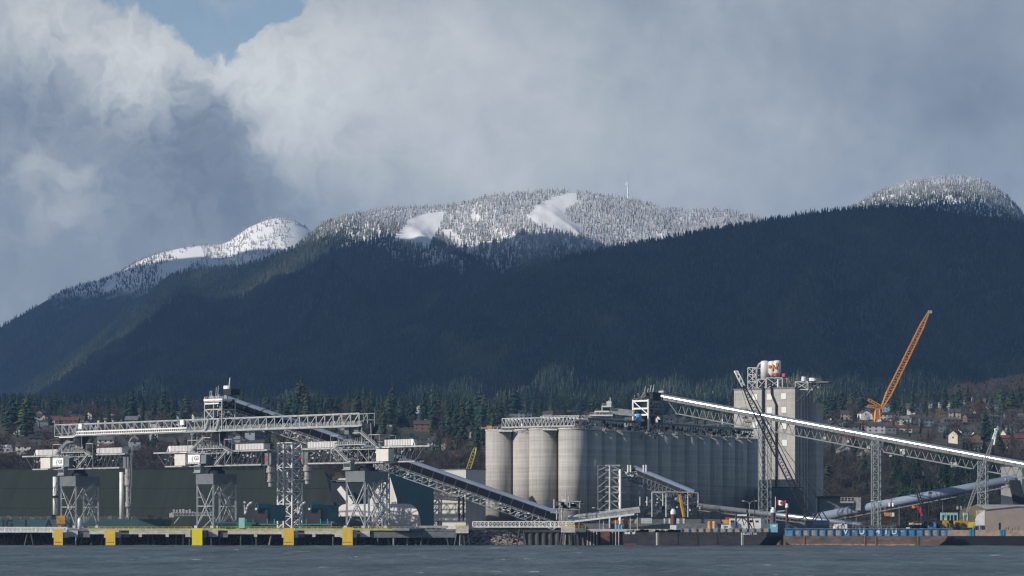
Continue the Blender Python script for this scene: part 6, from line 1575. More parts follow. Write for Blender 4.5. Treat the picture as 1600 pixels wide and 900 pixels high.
for i, (x0, x1, lb) in enumerate(((1471, 1477, 'narrow teal cage at the left end of the ochre platform'), (1479.5, 1496, 'widest teal cage above the ochre platform'), (1506, 1512, 'narrow teal cage at the right end of the ochre platform'))):
    t = thing('teal_cage', lb, 'cage', W((x0 + x1) / 2, 813, 1196), 'teal lifting cages')
    a = W(x0, 801, 1196); b = W(x1, 813, 1196); mb = MB(); mb.box(a.x, b.x, 1195.9, 1198, a.z - 1.2, a.z); mb.build('top_panel', TL, t)
    mb = MB()
    for x in np.linspace(a.x, b.x, 2 if x1 - x0 < 8 else 4): mb.beam((x, 1196, b.z), (x, 1196, a.z), .25); mb.beam((x, 1198, b.z), (x, 1198, a.z), .25)
    mb.build('post', TL, t)
    if i == 1: mb = MB(); m_ = (a.x + b.x) / 2; mb.beam((a.x + .6, 1197, a.z), (m_, 1197, a.z + 2.4), .3); mb.beam((b.x - .6, 1197, a.z), (m_, 1197, a.z + 2.4), .3); mb.build('lifting_sling', BLACK, t)
# tan and khaki buildings
t = thing('warehouse', 'broad tan warehouse wall with a bright white angled end at the right edge', 'building', W(1570, 828, 1226))
Y = 1226; z0 = 7.0; P_ = lambda x, y: W(x, y, Y)
TANW = mat('tan_cladding', (.335, .272, .232), .75, 0, var=.12, sc=(.2, .2, .2))
mb = MB(); mb.extrude([P_(1539, 829), P_(1680, 829), P_(1680, 800), P_(1592, 792), P_(1539, 797.3)], (0, 24, 0)); mb.build('wall', TANW, t)
mb = MB(); a = P_(1539, 797.3); mb.beam(a + Vector((0, -.2, .2)), P_(1592, 792) + Vector((0, -.2, .2)), .4, .35); mb.beam(P_(1592, 792) + Vector((0, -.2, .2)), P_(1680, 800) + Vector((0, -.2, .2)), .4, .35); mb.build('eave_trim', STEELD, t)
mb = MB(); mb.extrude([P_(1538.6, 821), P_(1538.6, 798), P_(1528, 804.5), P_(1524.5, 811), P_(1525, 821)], (2, 12, 0)); mb.build('end_wall', WHITE, t)
mb = MB(); x = P_(1560.5, 0).x; mb.box(x, x + .9, Y - .1, Y - .02, 7, 10.6); mb.build('door', BLACK, t)
t = thing('khaki_shed', 'khaki gabled shed roof rising behind the tan warehouse', 'building', W(1530, 800, 1268))
KH = mat('khaki_roof', (.22, .19, .105), .8, 0, var=.45, sc=(.12, .12, .12), col2=(.12, .11, .07)); Y = 1268
mb = MB(); mb.extrude([P_(1496, 830), P_(1545, 830), P_(1545, 797), P_(1525, 789), P_(1500, 796)], (40, 26, 0)); mb.build('wall', KH, t)
mb = MB(); mb.extrude([P_(1524, 788.6), P_(1526, 788.2), P_(1546, 796.4), P_(1546, 797.4)], (40, 26, 0)); mb.build('roof', mat('pale_roof', (.48, .45, .40), .7, var=.2, sc=(.1, .1, .1)), t)
for k, px in enumerate((1570, 1573, 1576, 1582, 1586, 1591)): mb = MB(); p = W(px, 828, 1193); mb.tube(p, p + UP * (1.0 + .3 * (k % 3)), .22, .12, 6); tag(mb.build('bollard', RUST), 'small rusty bollard on the tan barge edge at the right', 'bollard', 'row of rusty bollards on the tan barge')
t = thing('barrel_row', 'row of dark blue barrels in front of the white warehouse end', 'barrels', W(1530, 828, 1194))
for k in range(6): x = W(1521 + k * 3.4, 0, 1194).x; mb = MB(); mb.lathe((x, 1194, W(0, 827.8, 1194).z), [(.42, 0), (.42, 1.7)], 10); mb.build('barrel', NAVY if k % 3 else BLUE, t)

# ------------------------------------------------------------------ site containers and small gear on the embankment
def container(px0, px1, y0, y1, m, label, Y=1294, grp='site containers along the barrier'):
    t = thing('site_container', label, 'container', W((px0 + px1) / 2, y1, Y), grp)
    a = W(px0, y0, Y); b = W(px1, y1, Y); z0 = 9.9 if Y > 1292 else b.z
    mb = MB(); x = a.x
    mb.box(a.x, b.x, Y + .06, Y + 2.4, z0, a.z)
    while x < b.x - .3: mb.box(x, x + .22, Y, Y + .059, z0 + .15, a.z - .15); x += .5
    mb.build('body', m, t)
    mb = MB(); mb.box(a.x - .03, b.x + .03, Y - .05, Y - .01, a.z - .14, a.z); mb.box(a.x - .03, b.x + .03, Y - .05, Y - .01, z0, z0 + .14); mb.build('frame_rail', m, t)
    return t
container(959.3, 978.5, 813, 818.5, ORANGE, 'bright orange container left of the brown one')
container(978.9, 991.5, 813.3, 818.5, RUST, 'rust brown container between the orange and the pale grey ones')
container(972, 995.7, 811, 817, CREAM, 'beige container behind the orange and brown ones', 1298)
container(996.3, 1018.8, 809.5, 818.5, mat('pale_green_grey', (.60, .64, .60), .5, var=.1), 'pale grey green container, tallest of the row')
container(1019.3, 1036.8, 811, 818.5, CONCG, 'slate grey container right of the pale grey green one')
container(1037.2, 1047.6, 810, 818.3, WHITE, 'white container just left of the rusty spud pile')
container(1057.5, 1069.8, 810, 818.3, WHITE, 'white container just right of the rusty spud pile')
container(1070.5, 1126, 811, 819, mat('grey_hoarding', (.17, .165, .18), .7, var=.25), 'long low grey building behind the orange drums')
wbox('generator', 947, 958.5, 812.5, 818.5, 1295, mat('slate_blue', (.10, .15, .20), .5, var=.3), 'slate blue generator left of the orange container', 'generator', 2.4)
for k in range(3):
    mb = MB(); q = W(963 + k * 4.3, 827.5, 1224); mb.lathe((q.x, 1224, 7.0), [(.58, 0), (.58, 2.35), (.5, 2.5)], 14)
    tag(mb.build('water_tank', mat('tank_blue', (.10, .34, .62), .4)), 'upright blue tank on the quay, one of three identical', 'tank', 'three blue tanks on the quay')
for k, (px, m, lb) in enumerate(((1108.7, ORANGE, 'orange drum stack behind the dark barge bulwark'), (1116, mat('pale_drum', (.50, .36, .26), .6), 'pale tan drum right of the orange drum stack'))):
    mb = MB(); q = W(px, 826, 1222); mb.lathe((q.x, 1222, 7.0), [(.95, 0), (.95, 3.9), (.7, 4.3)], 12); tag(mb.build('drum', m), lb, 'drum')
t = thing('tipper_truck', 'yellow tipper body above a white tank trailer beside the site office', 'truck', W(1133, 826, 1226))
a = W(1128, 812, 1226); b = W(1139.5, 818.2, 1226)
mb = MB(); mb.extrude([(a.x + 1, 1226, b.z), (b.x, 1226, b.z), (b.x, 1226, a.z), (a.x, 1226, a.z)], (0, 2.4, 0)); mb.build('tipper_body', mat('amber_paint', (.60, .36, .04), .5, var=.2), t)
mb = MB(); c = W(1134, 808, 1228.6); mb.box(c.x, b.x, 1228.6, 1230.6, b.z, c.z); mb.build('cab', RED, t)
for k in range(3): mb = MB(); mb.tube((a.x + 1 + k * 1.4, 1226, 7.6), (a.x + 1 + k * 1.4, 1228, 7.6), .6, n=12); mb.build('wheel', BLACK, t)
t = thing('tank_trailer', 'white tank trailer with dark writing under the yellow tipper body', 'trailer', W(1133, 826, 1222))
a = W(1127, 820, 1222); b = W(1140, 826, 1222); mb = MB(); mb.box(a.x, b.x, 1222, 1224.2, b.z, a.z); s = mb.build('body', WHITE, t)
text('1251', 1.1, (a.x / 2 + b.x / 2, 1221.9, b.z + .35), BLACK, s)
for k in range(2): mb = MB(); mb.tube((a.x + .8 + k * 2.2, 1222.1, 7.5), (a.x + .8 + k * 2.2, 1224, 7.5), .5, n=12); mb.build('wheel', BLACK, t)
t = thing('site_office', 'long white site office with small dark windows behind the black steel trestle', 'building', W(1165, 825, 1232))
a = W(1139.5, 809.5, 1232); b = W(1189, 824, 1232); mb = MB(); mb.obox((a.x, 1232, 7.0), (b.x - a.x, 0, 0), (2.6, 6, 0), (0, 0, a.z - 7.0)); mb.build('wall', WHITE, t)
mb = MB(); mb.obox((a.x - .1, 1231.8, a.z), (b.x - a.x + .2, 0, 0), (2.6, 6.4, 0), (0, 0, .25)); mb.build('roof', STEELD, t)
for px in (1142.8, 1145.5, 1172.5, 1181.3, 1184):
    c = W(px, 814.6, 1231.9); mb = MB(); mb.box(c.x - .28, c.x + .28, 1231.85, 1231.98, c.z - .45, c.z + .45); mb.build('window', GLASS, t)
mb = MB(); c = W(1171, 812.5, 1231.9); d = W(1176.5, 816, 1231.9); mb.box(c.x, d.x, 1231.85, 1231.97, d.z, c.z); mb.build('window', GLASS, t)
t = thing('steel_trestle', 'black braced steel trestle standing on the dark barge in front of the site office', 'trestle', W(1164, 826, 1190))
mb = MB(); Y = 1190
for x0, y0, x1, y1, w in ((1150.5, 803, 1149, 828, .6), (1167, 796, 1170.5, 828, .7), (1150.5, 804.5, 1168, 804.5, .4), (1150, 818, 1159, 808, .35), (1151, 818, 1153, 826, .3), (1160, 808, 1171, 818, .5), (1171, 817, 1175.5, 826, .45), (1160, 810, 1162, 820, .3), (1162, 822, 1166, 815, .25), (1176, 810, 1178.5, 826, .3)): mb.beam(W(x0, y0, Y), W(x1, y1, Y), w)
mb.build('frame', BLACK, t)
mb = MB(); mb.beam(W(1152, 805, 1189.5), W(1167, 805, 1189.5), .35, .8); mb.build('pale_beam', WHITE, t)
# lamps and poles
def lamp2(px, ytop, ybase, Y, label, arms=2, h=None):
    t = thing('street_lamp', label, 'street lamp', W(px, ybase, Y), 'curved arm street lamps')
    b = W(px, ybase, Y); tp = W(px, ytop + 6, Y); mb = MB(); mb.tube((b.x, Y, b.z), tp, .16, .1, 6)
    for s in ((-1, 1) if arms == 2 else (arms,)):
        pr = tp
        for k in range(1, 7):
            a = k / 6 * math.pi / 2; q = tp + Vector((s * 2.5 * (1 - math.cos(a)), 0, 2.0 * math.sin(a))); mb.tube(pr, q, .1, n=5, caps=False); pr = q
    mb.build('pole', STEEL, t)
    for s in ((-1, 1) if arms == 2 else (arms,)):
        q = tp + Vector((s * 2.5, 0, 2.0)); mb = MB(); mb.box(min(q.x, q.x + s * 1.2), max(q.x, q.x + s * 1.2), Y - .2, Y + .2, q.z - .12, q.z + .2); mb.build('lamp_head', WHITE, t)
lamp2(1171, 783, 806, 1290, 'double armed street lamp in front of the shaded silos left of the flag')
lamp2(937, 794, 828, 1225, 'single armed lamp at the foot of the stair tower', -1)
lamp2(905, 787, 826, 1240, 'single armed lamp beside the drive station', -1)
lamp2(1372, 782, 806, 1300, 'first of two curved lamps under the thick tube conveyor', -1)
lamp2(1383, 784, 806, 1300, 'second of two curved lamps under the thick tube conveyor', -1)
lamp2(1050, 786, 804, 1296, 'single armed lamp above the rusty spud pile', 1)
def upole(px, ytop, ybase, Y, label, cross=2, trafo=True):
    t = thing('utility_pole', label, 'utility pole', W(px, ybase, Y), 'wooden utility poles')
    b = W(px, ybase, Y); tp = W(px, ytop, Y); PW_ = mat('dark_wood_pole', (.05, .04, .035), .9)
    mb = MB(); mb.tube((b.x, Y, 7.0), tp, .22, .16, 7); mb.build('pole', PW_, t)
    for k in range(cross): z = tp.z - .8 - k * 2.0; mb = MB(); mb.box(b.x - 1.9, b.x + 1.9, Y - .3, Y - .17, z, z + .22); mb.box(b.x - 1.7, b.x - 1.55, Y - .3, Y - .2, z + .22, z + .55); mb.box(b.x + 1.55, b.x + 1.7, Y - .3, Y - .2, z + .22, z + .55); mb.build('crossarm', PW_, t)
    if trafo:
        for s in (-1, 1): z = tp.z - 6.2; mb = MB(); mb.lathe((b.x + s * .85, Y - .5, z), [(.45, 0), (.5, .2), (.5, 1.5), (.3, 1.7)], 10); mb.build('transformer', WHITE, t)
upole(1392.5, 771, 828, 1212, 'utility pole with two white transformers at the left end of the blue barge')
upole(1498.5, 776, 815, 1250, 'utility pole with two crossarms and white transformers above the teal cages')
upole(1512.5, 771, 815, 1252, 'utility pole with crossarms just right of the transformer pole', 3, False)
upole(1451, 779, 815, 1240, 'plain pale utility pole behind the red excavator', 0, False)
upole(1179, 776, 806, 1288, 'thin dark pole right of the double armed lamp', 0, False)
upole(1434, 748, 800, 1320, 'distant pole behind the thick tube conveyor', 2, False)
# ------------------------------------------------------------------ town on the slope
ZN = [(-60, 60, 'at far left of town'), (60, 150, 'above the bridge left end'), (150, 240, 'between the two left loaders'), (240, 330, 'left of the high transfer tower'),
      (330, 440, 'behind the covered gallery head'), (440, 520, 'above the white lattice tower'), (520, 600, 'above the bridge right end'), (600, 680, 'above the right loader tail'), (680, 770, 'behind the white transfer building'),
      (770, 880, 'beyond the sunlit silos'), (880, 990, 'beyond the stepped roof platforms'), (990, 1080, 'behind the silo roof tower'), (1080, 1160, 'left of the concrete headhouse'), (1160, 1290, 'behind the concrete headhouse'),
      (1290, 1360, 'just left of the orange crane'), (1360, 1430, 'behind the orange crane mast'), (1430, 1500, 'right of the orange crane'), (1500, 1560, 'above the tan warehouse'), (1560, 1700, 'at far right of town')]
NUM = ordn + [f'{a}-{b}' for a in ('twenty', 'thirty', 'forty', 'fifty') for b in ordn[:9]]
def zone(px):
    for i, (a, b, s) in enumerate(ZN):
        if a <= px < b: return i
    return 0 if px < 0 else len(ZN) - 1
def label_all(items, groupname):
    """items: (object, px, description) - labelled by look, rank from the left and the landmark in front"""
    by = {}
    for o, px, d in items: by.setdefault((zone(px), d), []).append((px, o))
    for (z, d), lst in by.items():
        lst.sort(key=lambda q: q[0])
        for i, (px, o) in enumerate(lst):
            o['label'] = f'{d} {ZN[z][2]}' if len(lst) == 1 else f'{NUM[min(i, len(NUM) - 1)]} {d} from left {ZN[z][2]}'
            o['group'] = groupname

def leaf_mat(name, c1, c2):
    return mat(name, c1, .9, 0, var=.5, sc=(.28, .28, .28), col2=c2, spec=.15, inst=.35)
CON = [leaf_mat('conifer_needles', (.034, .060, .034), (.012, .026, .017)), leaf_mat('cedar_needles', (.052, .068, .030), (.018, .030, .016)), leaf_mat('fir_needles', (.026, .050, .036), (.010, .022, .018))]
BARK = mat('bark', (.07, .055, .045), .95, 0, var=.4, sc=(1, 1, .3))
TWIG = [mat('brown_twigs', (.080, .066, .058), .95, 0, var=.4, sc=(.2, .2, .2), inst=.3), mat('reddish_twigs', (.095, .060, .050), .95, 0, var=.4, sc=(.2, .2, .2), inst=.3)]
def conifer_crown(seed, dense=1.0, wid=.17, round_=False):
    r = random.Random(seed); b = MB(); lv = 22
    for k in range(lv):
        z = .10 + .88 * (k / lv) ** .95
        f = (1 - (z - .10) / .90)
        rad_ = wid * ((math.sin(min(1, f * 1.25) * math.pi / 2) ** .9) if round_ else (f ** .8)) * r.uniform(.7, 1.2) + .008
        nb = int((5 + 7 * f) * dense)
        for q in range(nb):
            t = r.random() * 2 * math.pi; L_ = rad_ * r.uniform(.45, 1.25); dr = L_ * r.uniform(.15, .55)
            dx, dy = math.cos(t), math.sin(t); w = L_ * r.uniform(.35, .6); z0 = z + r.uniform(-.02, .02)
            p0 = (dx * .1 * L_, dy * .1 * L_, z0 + .03); tip = (dx * L_, dy * L_, z0 - dr * .5)
            m1 = (dx * L_ * .65 - dy * w, dy * L_ * .65 + dx * w, z0 - dr * .45); m2 = (dx * L_ * .65 + dy * w, dy * L_ * .65 - dx * w, z0 - dr * .35)
            i = len(b.v); b.v += [p0, m1, tip, m2, (dx * L_ * .5, dy * L_ * .5, z0 + .035)]
            b.f += [(i, i + 1, i + 4), (i + 1, i + 2, i + 4), (i + 2, i + 3, i + 4), (i + 3, i, i + 4)]
    b.tube((0, 0, .9), (0, 0, 1.0), .012, .002, 5); return b
def bare_crown(seed, n=520):
    r = random.Random(seed); b = MB()
    for k in range(16):
        t = r.random() * 6.28; e = r.uniform(.5, 1.2); z0 = r.uniform(.22, .5); L_ = r.uniform(.25, .45)
        b.tube((0, 0, z0), (math.cos(t) * math.cos(e) * L_, math.sin(t) * math.cos(e) * L_, z0 + math.sin(e) * L_), .012, .004, 4, False)
    for k in range(n):
        t = r.random() * 6.28; u = r.random() ** .5; v = r.uniform(-1, 1); rr_ = math.sqrt(1 - v * v) * u
        c = Vector((math.cos(t) * rr_ * .36, math.sin(t) * rr_ * .36, .62 + v * .36 * u)); d = Vector((c.x * .8 + r.uniform(-.1, .1), c.y * .8 + r.uniform(-.1, .1), r.uniform(.08, .3))).normalized() * r.uniform(.05, .12)
        s = Vector((r.uniform(-1, 1), r.uniform(-1, 1), 0)).normalized() * r.uniform(.006, .013)
        i = len(b.v); b.v += [tuple(c - s), tuple(c + s), tuple(c + d)]; b.f.append((i, i + 1, i + 2))
    return b
def proto(name, crown, cm, trunk_h, tr):
    t = local_thing(name, name, name.replace('_', ' '))
    c = crown.build('crown', cm, t); mb = MB(); mb.tube((0, 0, -.03), (0, 0, trunk_h), tr, tr * .4, 7, False); k = mb.build('trunk', BARK, t)
    return t, c, k
conP = [proto('conifer_tree', conifer_crown(40 + i, 1.0, (.17, .14, .21, .19, .23, .15)[i], i in (2, 4)), CON[i % 3], .95, .016) for i in range(6)]
barP = [proto('bare_tree', bare_crown(60 + i), TWIG[i % 2], .55, .02) for i in range(4)]
def inst_tree(P_, x, y, h, wx, rz, cat):
    t, c, k = P_; z = float(town_z(x, y)) - .3
    n = t.copy(); C.objects.link(n); n.location = (x, y, z); n.scale = (h * wx, h * wx, h); n.rotation_euler = (0, 0, rz)
    for ch in (c, k): q = ch.copy(); C.objects.link(q); q.parent = n
    n['category'] = cat; return n
tr = random.Random(21)
items_c, items_b = [], []
def addc(px, Y, h, kind=None, wx=None):
    x = (px - CX) / FPX * Y; i = tr.randrange(6) if kind is None else kind
    o = inst_tree(conP[i], x, Y, h, wx or tr.uniform(.85, 1.25), tr.random() * 6.28, 'conifer')
    d = ('tall' if h > 30 else 'medium' if h > 21 else 'small') + ' ' + ('broad ' if i in (2, 4) else 'narrow ' if i in (1, 5) else '') + ('olive green' if i % 3 == 1 else 'dark green') + ' conifer'
    items_c.append((o, px, d)); return o
def addb(px, Y, h):
    x = (px - CX) / FPX * Y; i = tr.randrange(4)
    o = inst_tree(barP[i], x, Y, h, tr.uniform(.9, 1.25), tr.random() * 6.28, 'bare tree')
    items_b.append((o, px, ('tall' if h > 18 else 'low') + ' leafless ' + ('reddish' if i % 2 else 'brown') + ' tree'))
for px, top, Y in ((6, 622, 2150), (18, 613, 2100), (27, 618, 2120), (41, 614, 2050), (39, 628, 2020), (135, 634, 2350), (150, 630, 2400), (158, 642, 2100), (183, 628, 2350), (196, 622, 2400), (207, 606, 2350), (222, 622, 2300), (240, 616, 2350), (256, 597, 2350), (262, 612, 2300), (270, 624, 2250), (285, 628, 2300),
                   (290, 618, 2450), (350, 612, 2450), (379, 603, 2450), (374, 612, 2500), (415, 610, 2350), (420, 614, 2320), (438, 612, 2400), (455, 612, 2400), (470, 590, 2350), (478, 604, 2380), (496, 606, 2450), (515, 612, 2400), (528, 615, 2400), (545, 598, 2500), (556, 602, 2500), (568, 600, 2450), (580, 604, 2450), (590, 612, 2300),
                   (613, 594, 2400), (608, 610, 2350), (638, 622, 2200), (645, 618, 2200), (662, 606, 2350), (676, 597, 2350), (684, 602, 2350), (700, 610, 2350), (716, 624, 2050), (712, 632, 2000), (750, 603, 2500), (757, 612, 2450), (735, 618, 2300), (765, 628, 2200), (722, 640, 1950), (745, 650, 1900), (790, 605, 2700), (805, 600, 2700), (822, 628, 2400), (845, 612, 2600), (862, 612, 2650),
                   (880, 620, 2500), (905, 622, 2500), (930, 612, 2700), (960, 610, 2600), (975, 618, 2500), (1060, 606, 2700), (1075, 612, 2600), (1090, 618, 2500), (1120, 610, 2600), (1140, 620, 2500), (1290, 606, 2500), (1300, 612, 2450), (1315, 602, 2550), (1330, 608, 2500), (1345, 612, 2450), (1395, 606, 2500), (1410, 612, 2400), (1425, 604, 2500),
                   (1475, 598, 2500), (1488, 604, 2450), (1498, 592, 2500), (1512, 600, 2500), (1530, 610, 2400), (1548, 604, 2500), (1565, 600, 2450), (1580, 606, 2400), (1592, 598, 2450), (1540, 640, 2050), (1552, 645, 2000), (1450, 668, 1950), (1440, 672, 1900), (1560, 672, 1900), (1575, 690, 1800), (1595, 650, 2050)):
    x = (px - CX) / FPX * Y; h = CH + (HY - top) / FPX * Y - float(town_z(x, Y))
    addc(px, Y, max(12, min(46, h)))
k = 0
while k < 70:
    px = tr.uniform(-20, 1620); Y = tr.uniform(1780, 2900)
    if 930 < px < 1150 and Y < 2300: continue
    if fbm(px / 60, Y / 200, 2, 5) < .40 and tr.random() < .7: continue
    addc(px, Y, tr.uniform(11, 24)); k += 1
for _ in range(56):
    px = tr.uniform(335, 790); addc(px, tr.uniform(1880, 2350), tr.uniform(20, 32))
for _ in range(40): addc(tr.uniform(1280, 1620), tr.uniform(1640, 1760), tr.uniform(10, 18))
for _ in range(25): addc(tr.uniform(560, 770), tr.uniform(1660, 1900), tr.uniform(10, 20))
for _ in range(115):
    px = tr.choice([tr.uniform(-20, 340), tr.uniform(430, 780), tr.uniform(1260, 1620)]); addb(px, tr.uniform(1660, 2750), tr.uniform(11, 22))
for _ in range(20): addb(tr.uniform(1490, 1620), tr.uniform(2650, 2950), tr.uniform(20, 28))
label_all(items_c, 'conifers between the houses'); label_all(items_b, 'leafless trees between the houses')
# yellow and orange shrubs that stand out
for px, Y, h, m, lb in ((709, 1760, 9, mat('orange_shrub', (.34, .16, .03), .9, var=.5, sc=(.4, .4, .4)), 'rounded orange leaved tree above the transfer building'), (1470, 2330, 11, mat('yellow_shrub', (.22, .19, .03), .9, var=.5, sc=(.4, .4, .4)), 'rounded yellow green tree among the houses right of the orange crane')):
    x = (px - CX) / FPX * Y; z = float(town_z(x, Y)); b = MB(); r_ = random.Random(px)
    t = thing('autumn_tree', lb, 'tree', (x, Y, z))
    for _ in range(700):
        v = Vector((r_.gauss(0, 1), r_.gauss(0, 1), r_.gauss(0, .8))).normalized() * r_.uniform(.5, 1) * h * .5; c = Vector((x, Y, z + h * .55)) + v
        s = r_.uniform(.25, .6); i = len(b.v); b.v += [tuple(c + Vector((r_.uniform(-s, s), r_.uniform(-s, s), r_.uniform(-s, s)))) for _ in range(3)]; b.f.append((i, i + 1, i + 2))
    b.build('crown', m, t); mb = MB(); mb.tube((x, Y, z - .3), (x, Y, z + h * .5), .3, n=6); mb.build('trunk', BARK, t)
for P_ in conP + barP:
    for o in P_: bpy.data.objects.remove(o)
# mass woods behind the town, and the leafless thicket on the bluff
FV = bpy.data.collections.new('wood_kinds')
for i in range(5):
    b = conifer_crown(80 + i, .75, .16 + .015 * i, i > 2); b.tube((0, 0, -.02), (0, 0, .9), .012, .005, 4, False)
    me = bpy.data.meshes.new('wood_kind'); me.from_pydata(b.v, [], b.f); me.materials.append(FM); FV.objects.link(bpy.data.objects.new('wood_kind', me))
BVc = bpy.data.collections.new('thicket_kinds')
thm = bpy.data.materials.new('thicket_twigs'); thm.use_nodes = True; _t = thm.node_tree; _b = _t.nodes['Principled BSDF']; _b.inputs['Roughness'].default_value = .95
_a = _t.nodes.new('ShaderNodeAttribute'); _a.attribute_type = 'INSTANCER'; _a.attribute_name = 'hue'; _r = _t.nodes.new('ShaderNodeValToRGB'); _t.links.new(_a.outputs['Fac'], _r.inputs[0]); _t.links.new(_r.outputs[0], _b.inputs['Base Color'])
_r.color_ramp.elements[0].color = (.040, .037, .033, 1); _r.color_ramp.elements[1].color = (.098, .076, .066, 1)
for i in range(5):
    b = bare_crown(90 + i, 300); b.tube((0, 0, -.02), (0, 0, .5), .015, .008, 4, False)
    me = bpy.data.meshes.new('thicket_kind'); me.from_pydata(b.v, [], b.f); me.materials.append(thm); BVc.objects.link(bpy.data.objects.new('thicket_kind', me))
rs = np.random.RandomState(5)
def wood(name, label, n, Y0, Y1, h0, h1, coll, seed, keepf=None, px0=-60, px1=1660):
    px = rs.uniform(px0, px1, n); Y = np.sqrt(rs.uniform(Y0 ** 2, Y1 ** 2, n)); X = (px - CX) / FPX * Y
    if keepf is not None: k = keepf(px, Y, X); px, Y, X = px[k], Y[k], X[k]
    Z = town_z(X, Y) - .3; m = len(px); h = h0 + (h1 - h0) * rs.rand(m) ** 1.4
    hue = np.clip(fbm(X / 60, Y / 90, 3, seed) * 1.2 - .2 + (rs.rand(m) - .5) * .6, 0, 1)
    return scatter_gn(name, np.stack([X, Y, Z], -1), h, np.zeros(m), hue, coll, 'stuff', label)
wood('woods', 'dark conifer woods closing off the town below the mountain', 13000, 2850, 4650, 12, 27, FV, 3, lambda px, Y, X: (fbm(X / 160, Y / 160, 3, 31) > .37))
wood('woods', 'scattered dark conifers and hedges filling gaps between the houses', 1500, 1800, 2800, 4, 11, FV, 4, lambda px, Y, X: (fbm(X / 70, Y / 60, 3, 35) > .45))
wood('thicket', 'brown leafless brush covering the bluff behind the terminal', 5200, 1598, 1790, 5, 13, BVc, 6)
wood('thicket', 'brown leafless brush in patches through the town', 1100, 1790, 2900, 6, 15, BVc, 7, lambda px, Y, X: (fbm(X / 80, Y / 80, 3, 45) > .50))
wood('woods', 'dark green conifers standing on the bluff at right', 420, 1620, 1780, 10, 20, FV, 8, lambda px, Y, X: fbm(X / 40, Y / 60, 2, 9) > .4, 1390, 1660)
wood('thicket', 'tall pale leafless wood on the rise at the right edge', 1300, 2900, 3300, 18, 28, BVc, 11, None, 1500, 1660)

# houses
WALLS = [('white', (.72, .71, .68)), ('cream', (.60, .55, .45)), ('pale grey', (.42, .43, .44)), ('tan', (.34, .27, .21)), ('grey blue', (.20, .25, .30)), ('brown', (.16, .11, .085)), ('dark grey', (.11, .12, .13))]
ROOFS = [('dark grey', (.055, .058, .065)), ('brown', (.085, .06, .05)), ('red brown', (.17, .055, .045)), ('grey', (.15, .155, .16)), ('black', (.025, .027, .03))]
for n_, c in WALLS: mat('house_wall_' + n_.replace(' ', '_'), c, .8, 0, var=.12, sc=(.2, .2, .2))
for n_, c in ROOFS: mat('roof_' + n_.replace(' ', '_'), c, .85, 0, var=.35, sc=(.4, .4, .4))
mat('roof_white', (.74, .75, .76), .6)
hr = random.Random(33); MESHC = {}
def house_meshes(w, d, h, rh, hip):
    key = (w, d, h, rh, hip)
    if key in MESHC: return MESHC[key]
    a = MB(); a.box(-w / 2, w / 2, -d / 2, d / 2, -4, h)
    if not hip: a.extrude([(-w / 2, -d / 2, h), (-w / 2, d / 2, h), (-w / 2, 0, h + rh * .93)], (w, 0, 0))
    r_ = MB(); o = .5
    if hip:
        A_, B_, D_, E_ = (-w/2-o, -d/2-o, h), (w/2+o, -d/2-o, h), (w/2+o, d/2+o, h), (-w/2-o, d/2+o, h); p, q = (-w * .25, 0, h + rh), (w * .25, 0, h + rh)
        for f in ((A_, B_, q, p), (B_, D_, q), (D_, E_, p, q), (E_, A_, p), (A_, E_, D_, B_)): r_.poly(f)
    else:
        for s in (-1, 1):
            e = [(-w/2-o, s*(d/2+o), h-.25), (w/2+o, s*(d/2+o), h-.25), (w/2+o, 0, h+rh), (-w/2-o, 0, h+rh)]
            r_.extrude(e if s < 0 else e[::-1], (0, 0, .28))
    ch = MB(); ch.box(w * .2, w * .2 + .9, .4, 1.3, h + rh * .4, h + rh + 1.1)
    win = MB(); win.box(-.7, .7, -.08, 0, 0, 1.3)
    ms = []
    for nm, b in (('wall', a), ('roof', r_), ('chimney', ch), ('window', win)):
        me = bpy.data.meshes.new(nm); me.from_pydata(b.v, [], b.f); me.materials.append(None); me.update(); ms.append(me)
    MESHC[key] = ms; return ms
items_h = []
def house(px, Y, w, d, h, rh, hip, wi, ri, rz, chim=True):
    x = (px - CX) / FPX * Y; z = float(town_z(x, Y)) + .2
    wn = WALLS[wi][0]; rn = 'white' if ri < 0 else ROOFS[ri][0]
    t = thing('house', 'house', 'house', (x, Y, z)); t.rotation_euler = (0, 0, rz)
    ms = house_meshes(w, d, h, rh, hip)
    def part(nm, me, mm, par, loc=(0, 0, 0), r=0):
        o = bpy.data.objects.new(nm, me); C.objects.link(o); o.parent = par; o.location = loc; o.rotation_euler = (0, 0, r)
        o.material_slots[0].link = 'OBJECT'; o.material_slots[0].material = mm; return o
    part('wall', ms[0], MATS['house_wall_' + wn.replace(' ', '_')], t); rf = part('roof', ms[1], MATS['roof_' + rn.replace(' ', '_')], t)
    if chim: part('chimney', ms[2], MATS['house_wall_brown'] if 'house_wall_brown' in MATS else MATS['bark'], rf)
    n = max(2, int(w / 3.6))
    for st in range(2 if h > 4.5 else 1):
        for k in range(n): part('window', ms[3], GLASS, t, (-w / 2 + (k + .5) * w / n, -d / 2, .9 + st * 2.7))
    if h > 4.5: part('window', ms[3], GLASS, t, (-w / 2, 0, 3.5), -math.pi / 2)
    items_h.append((t, px, f'{wn} house with {rn} {"hipped" if hip else "gabled"} roof'))
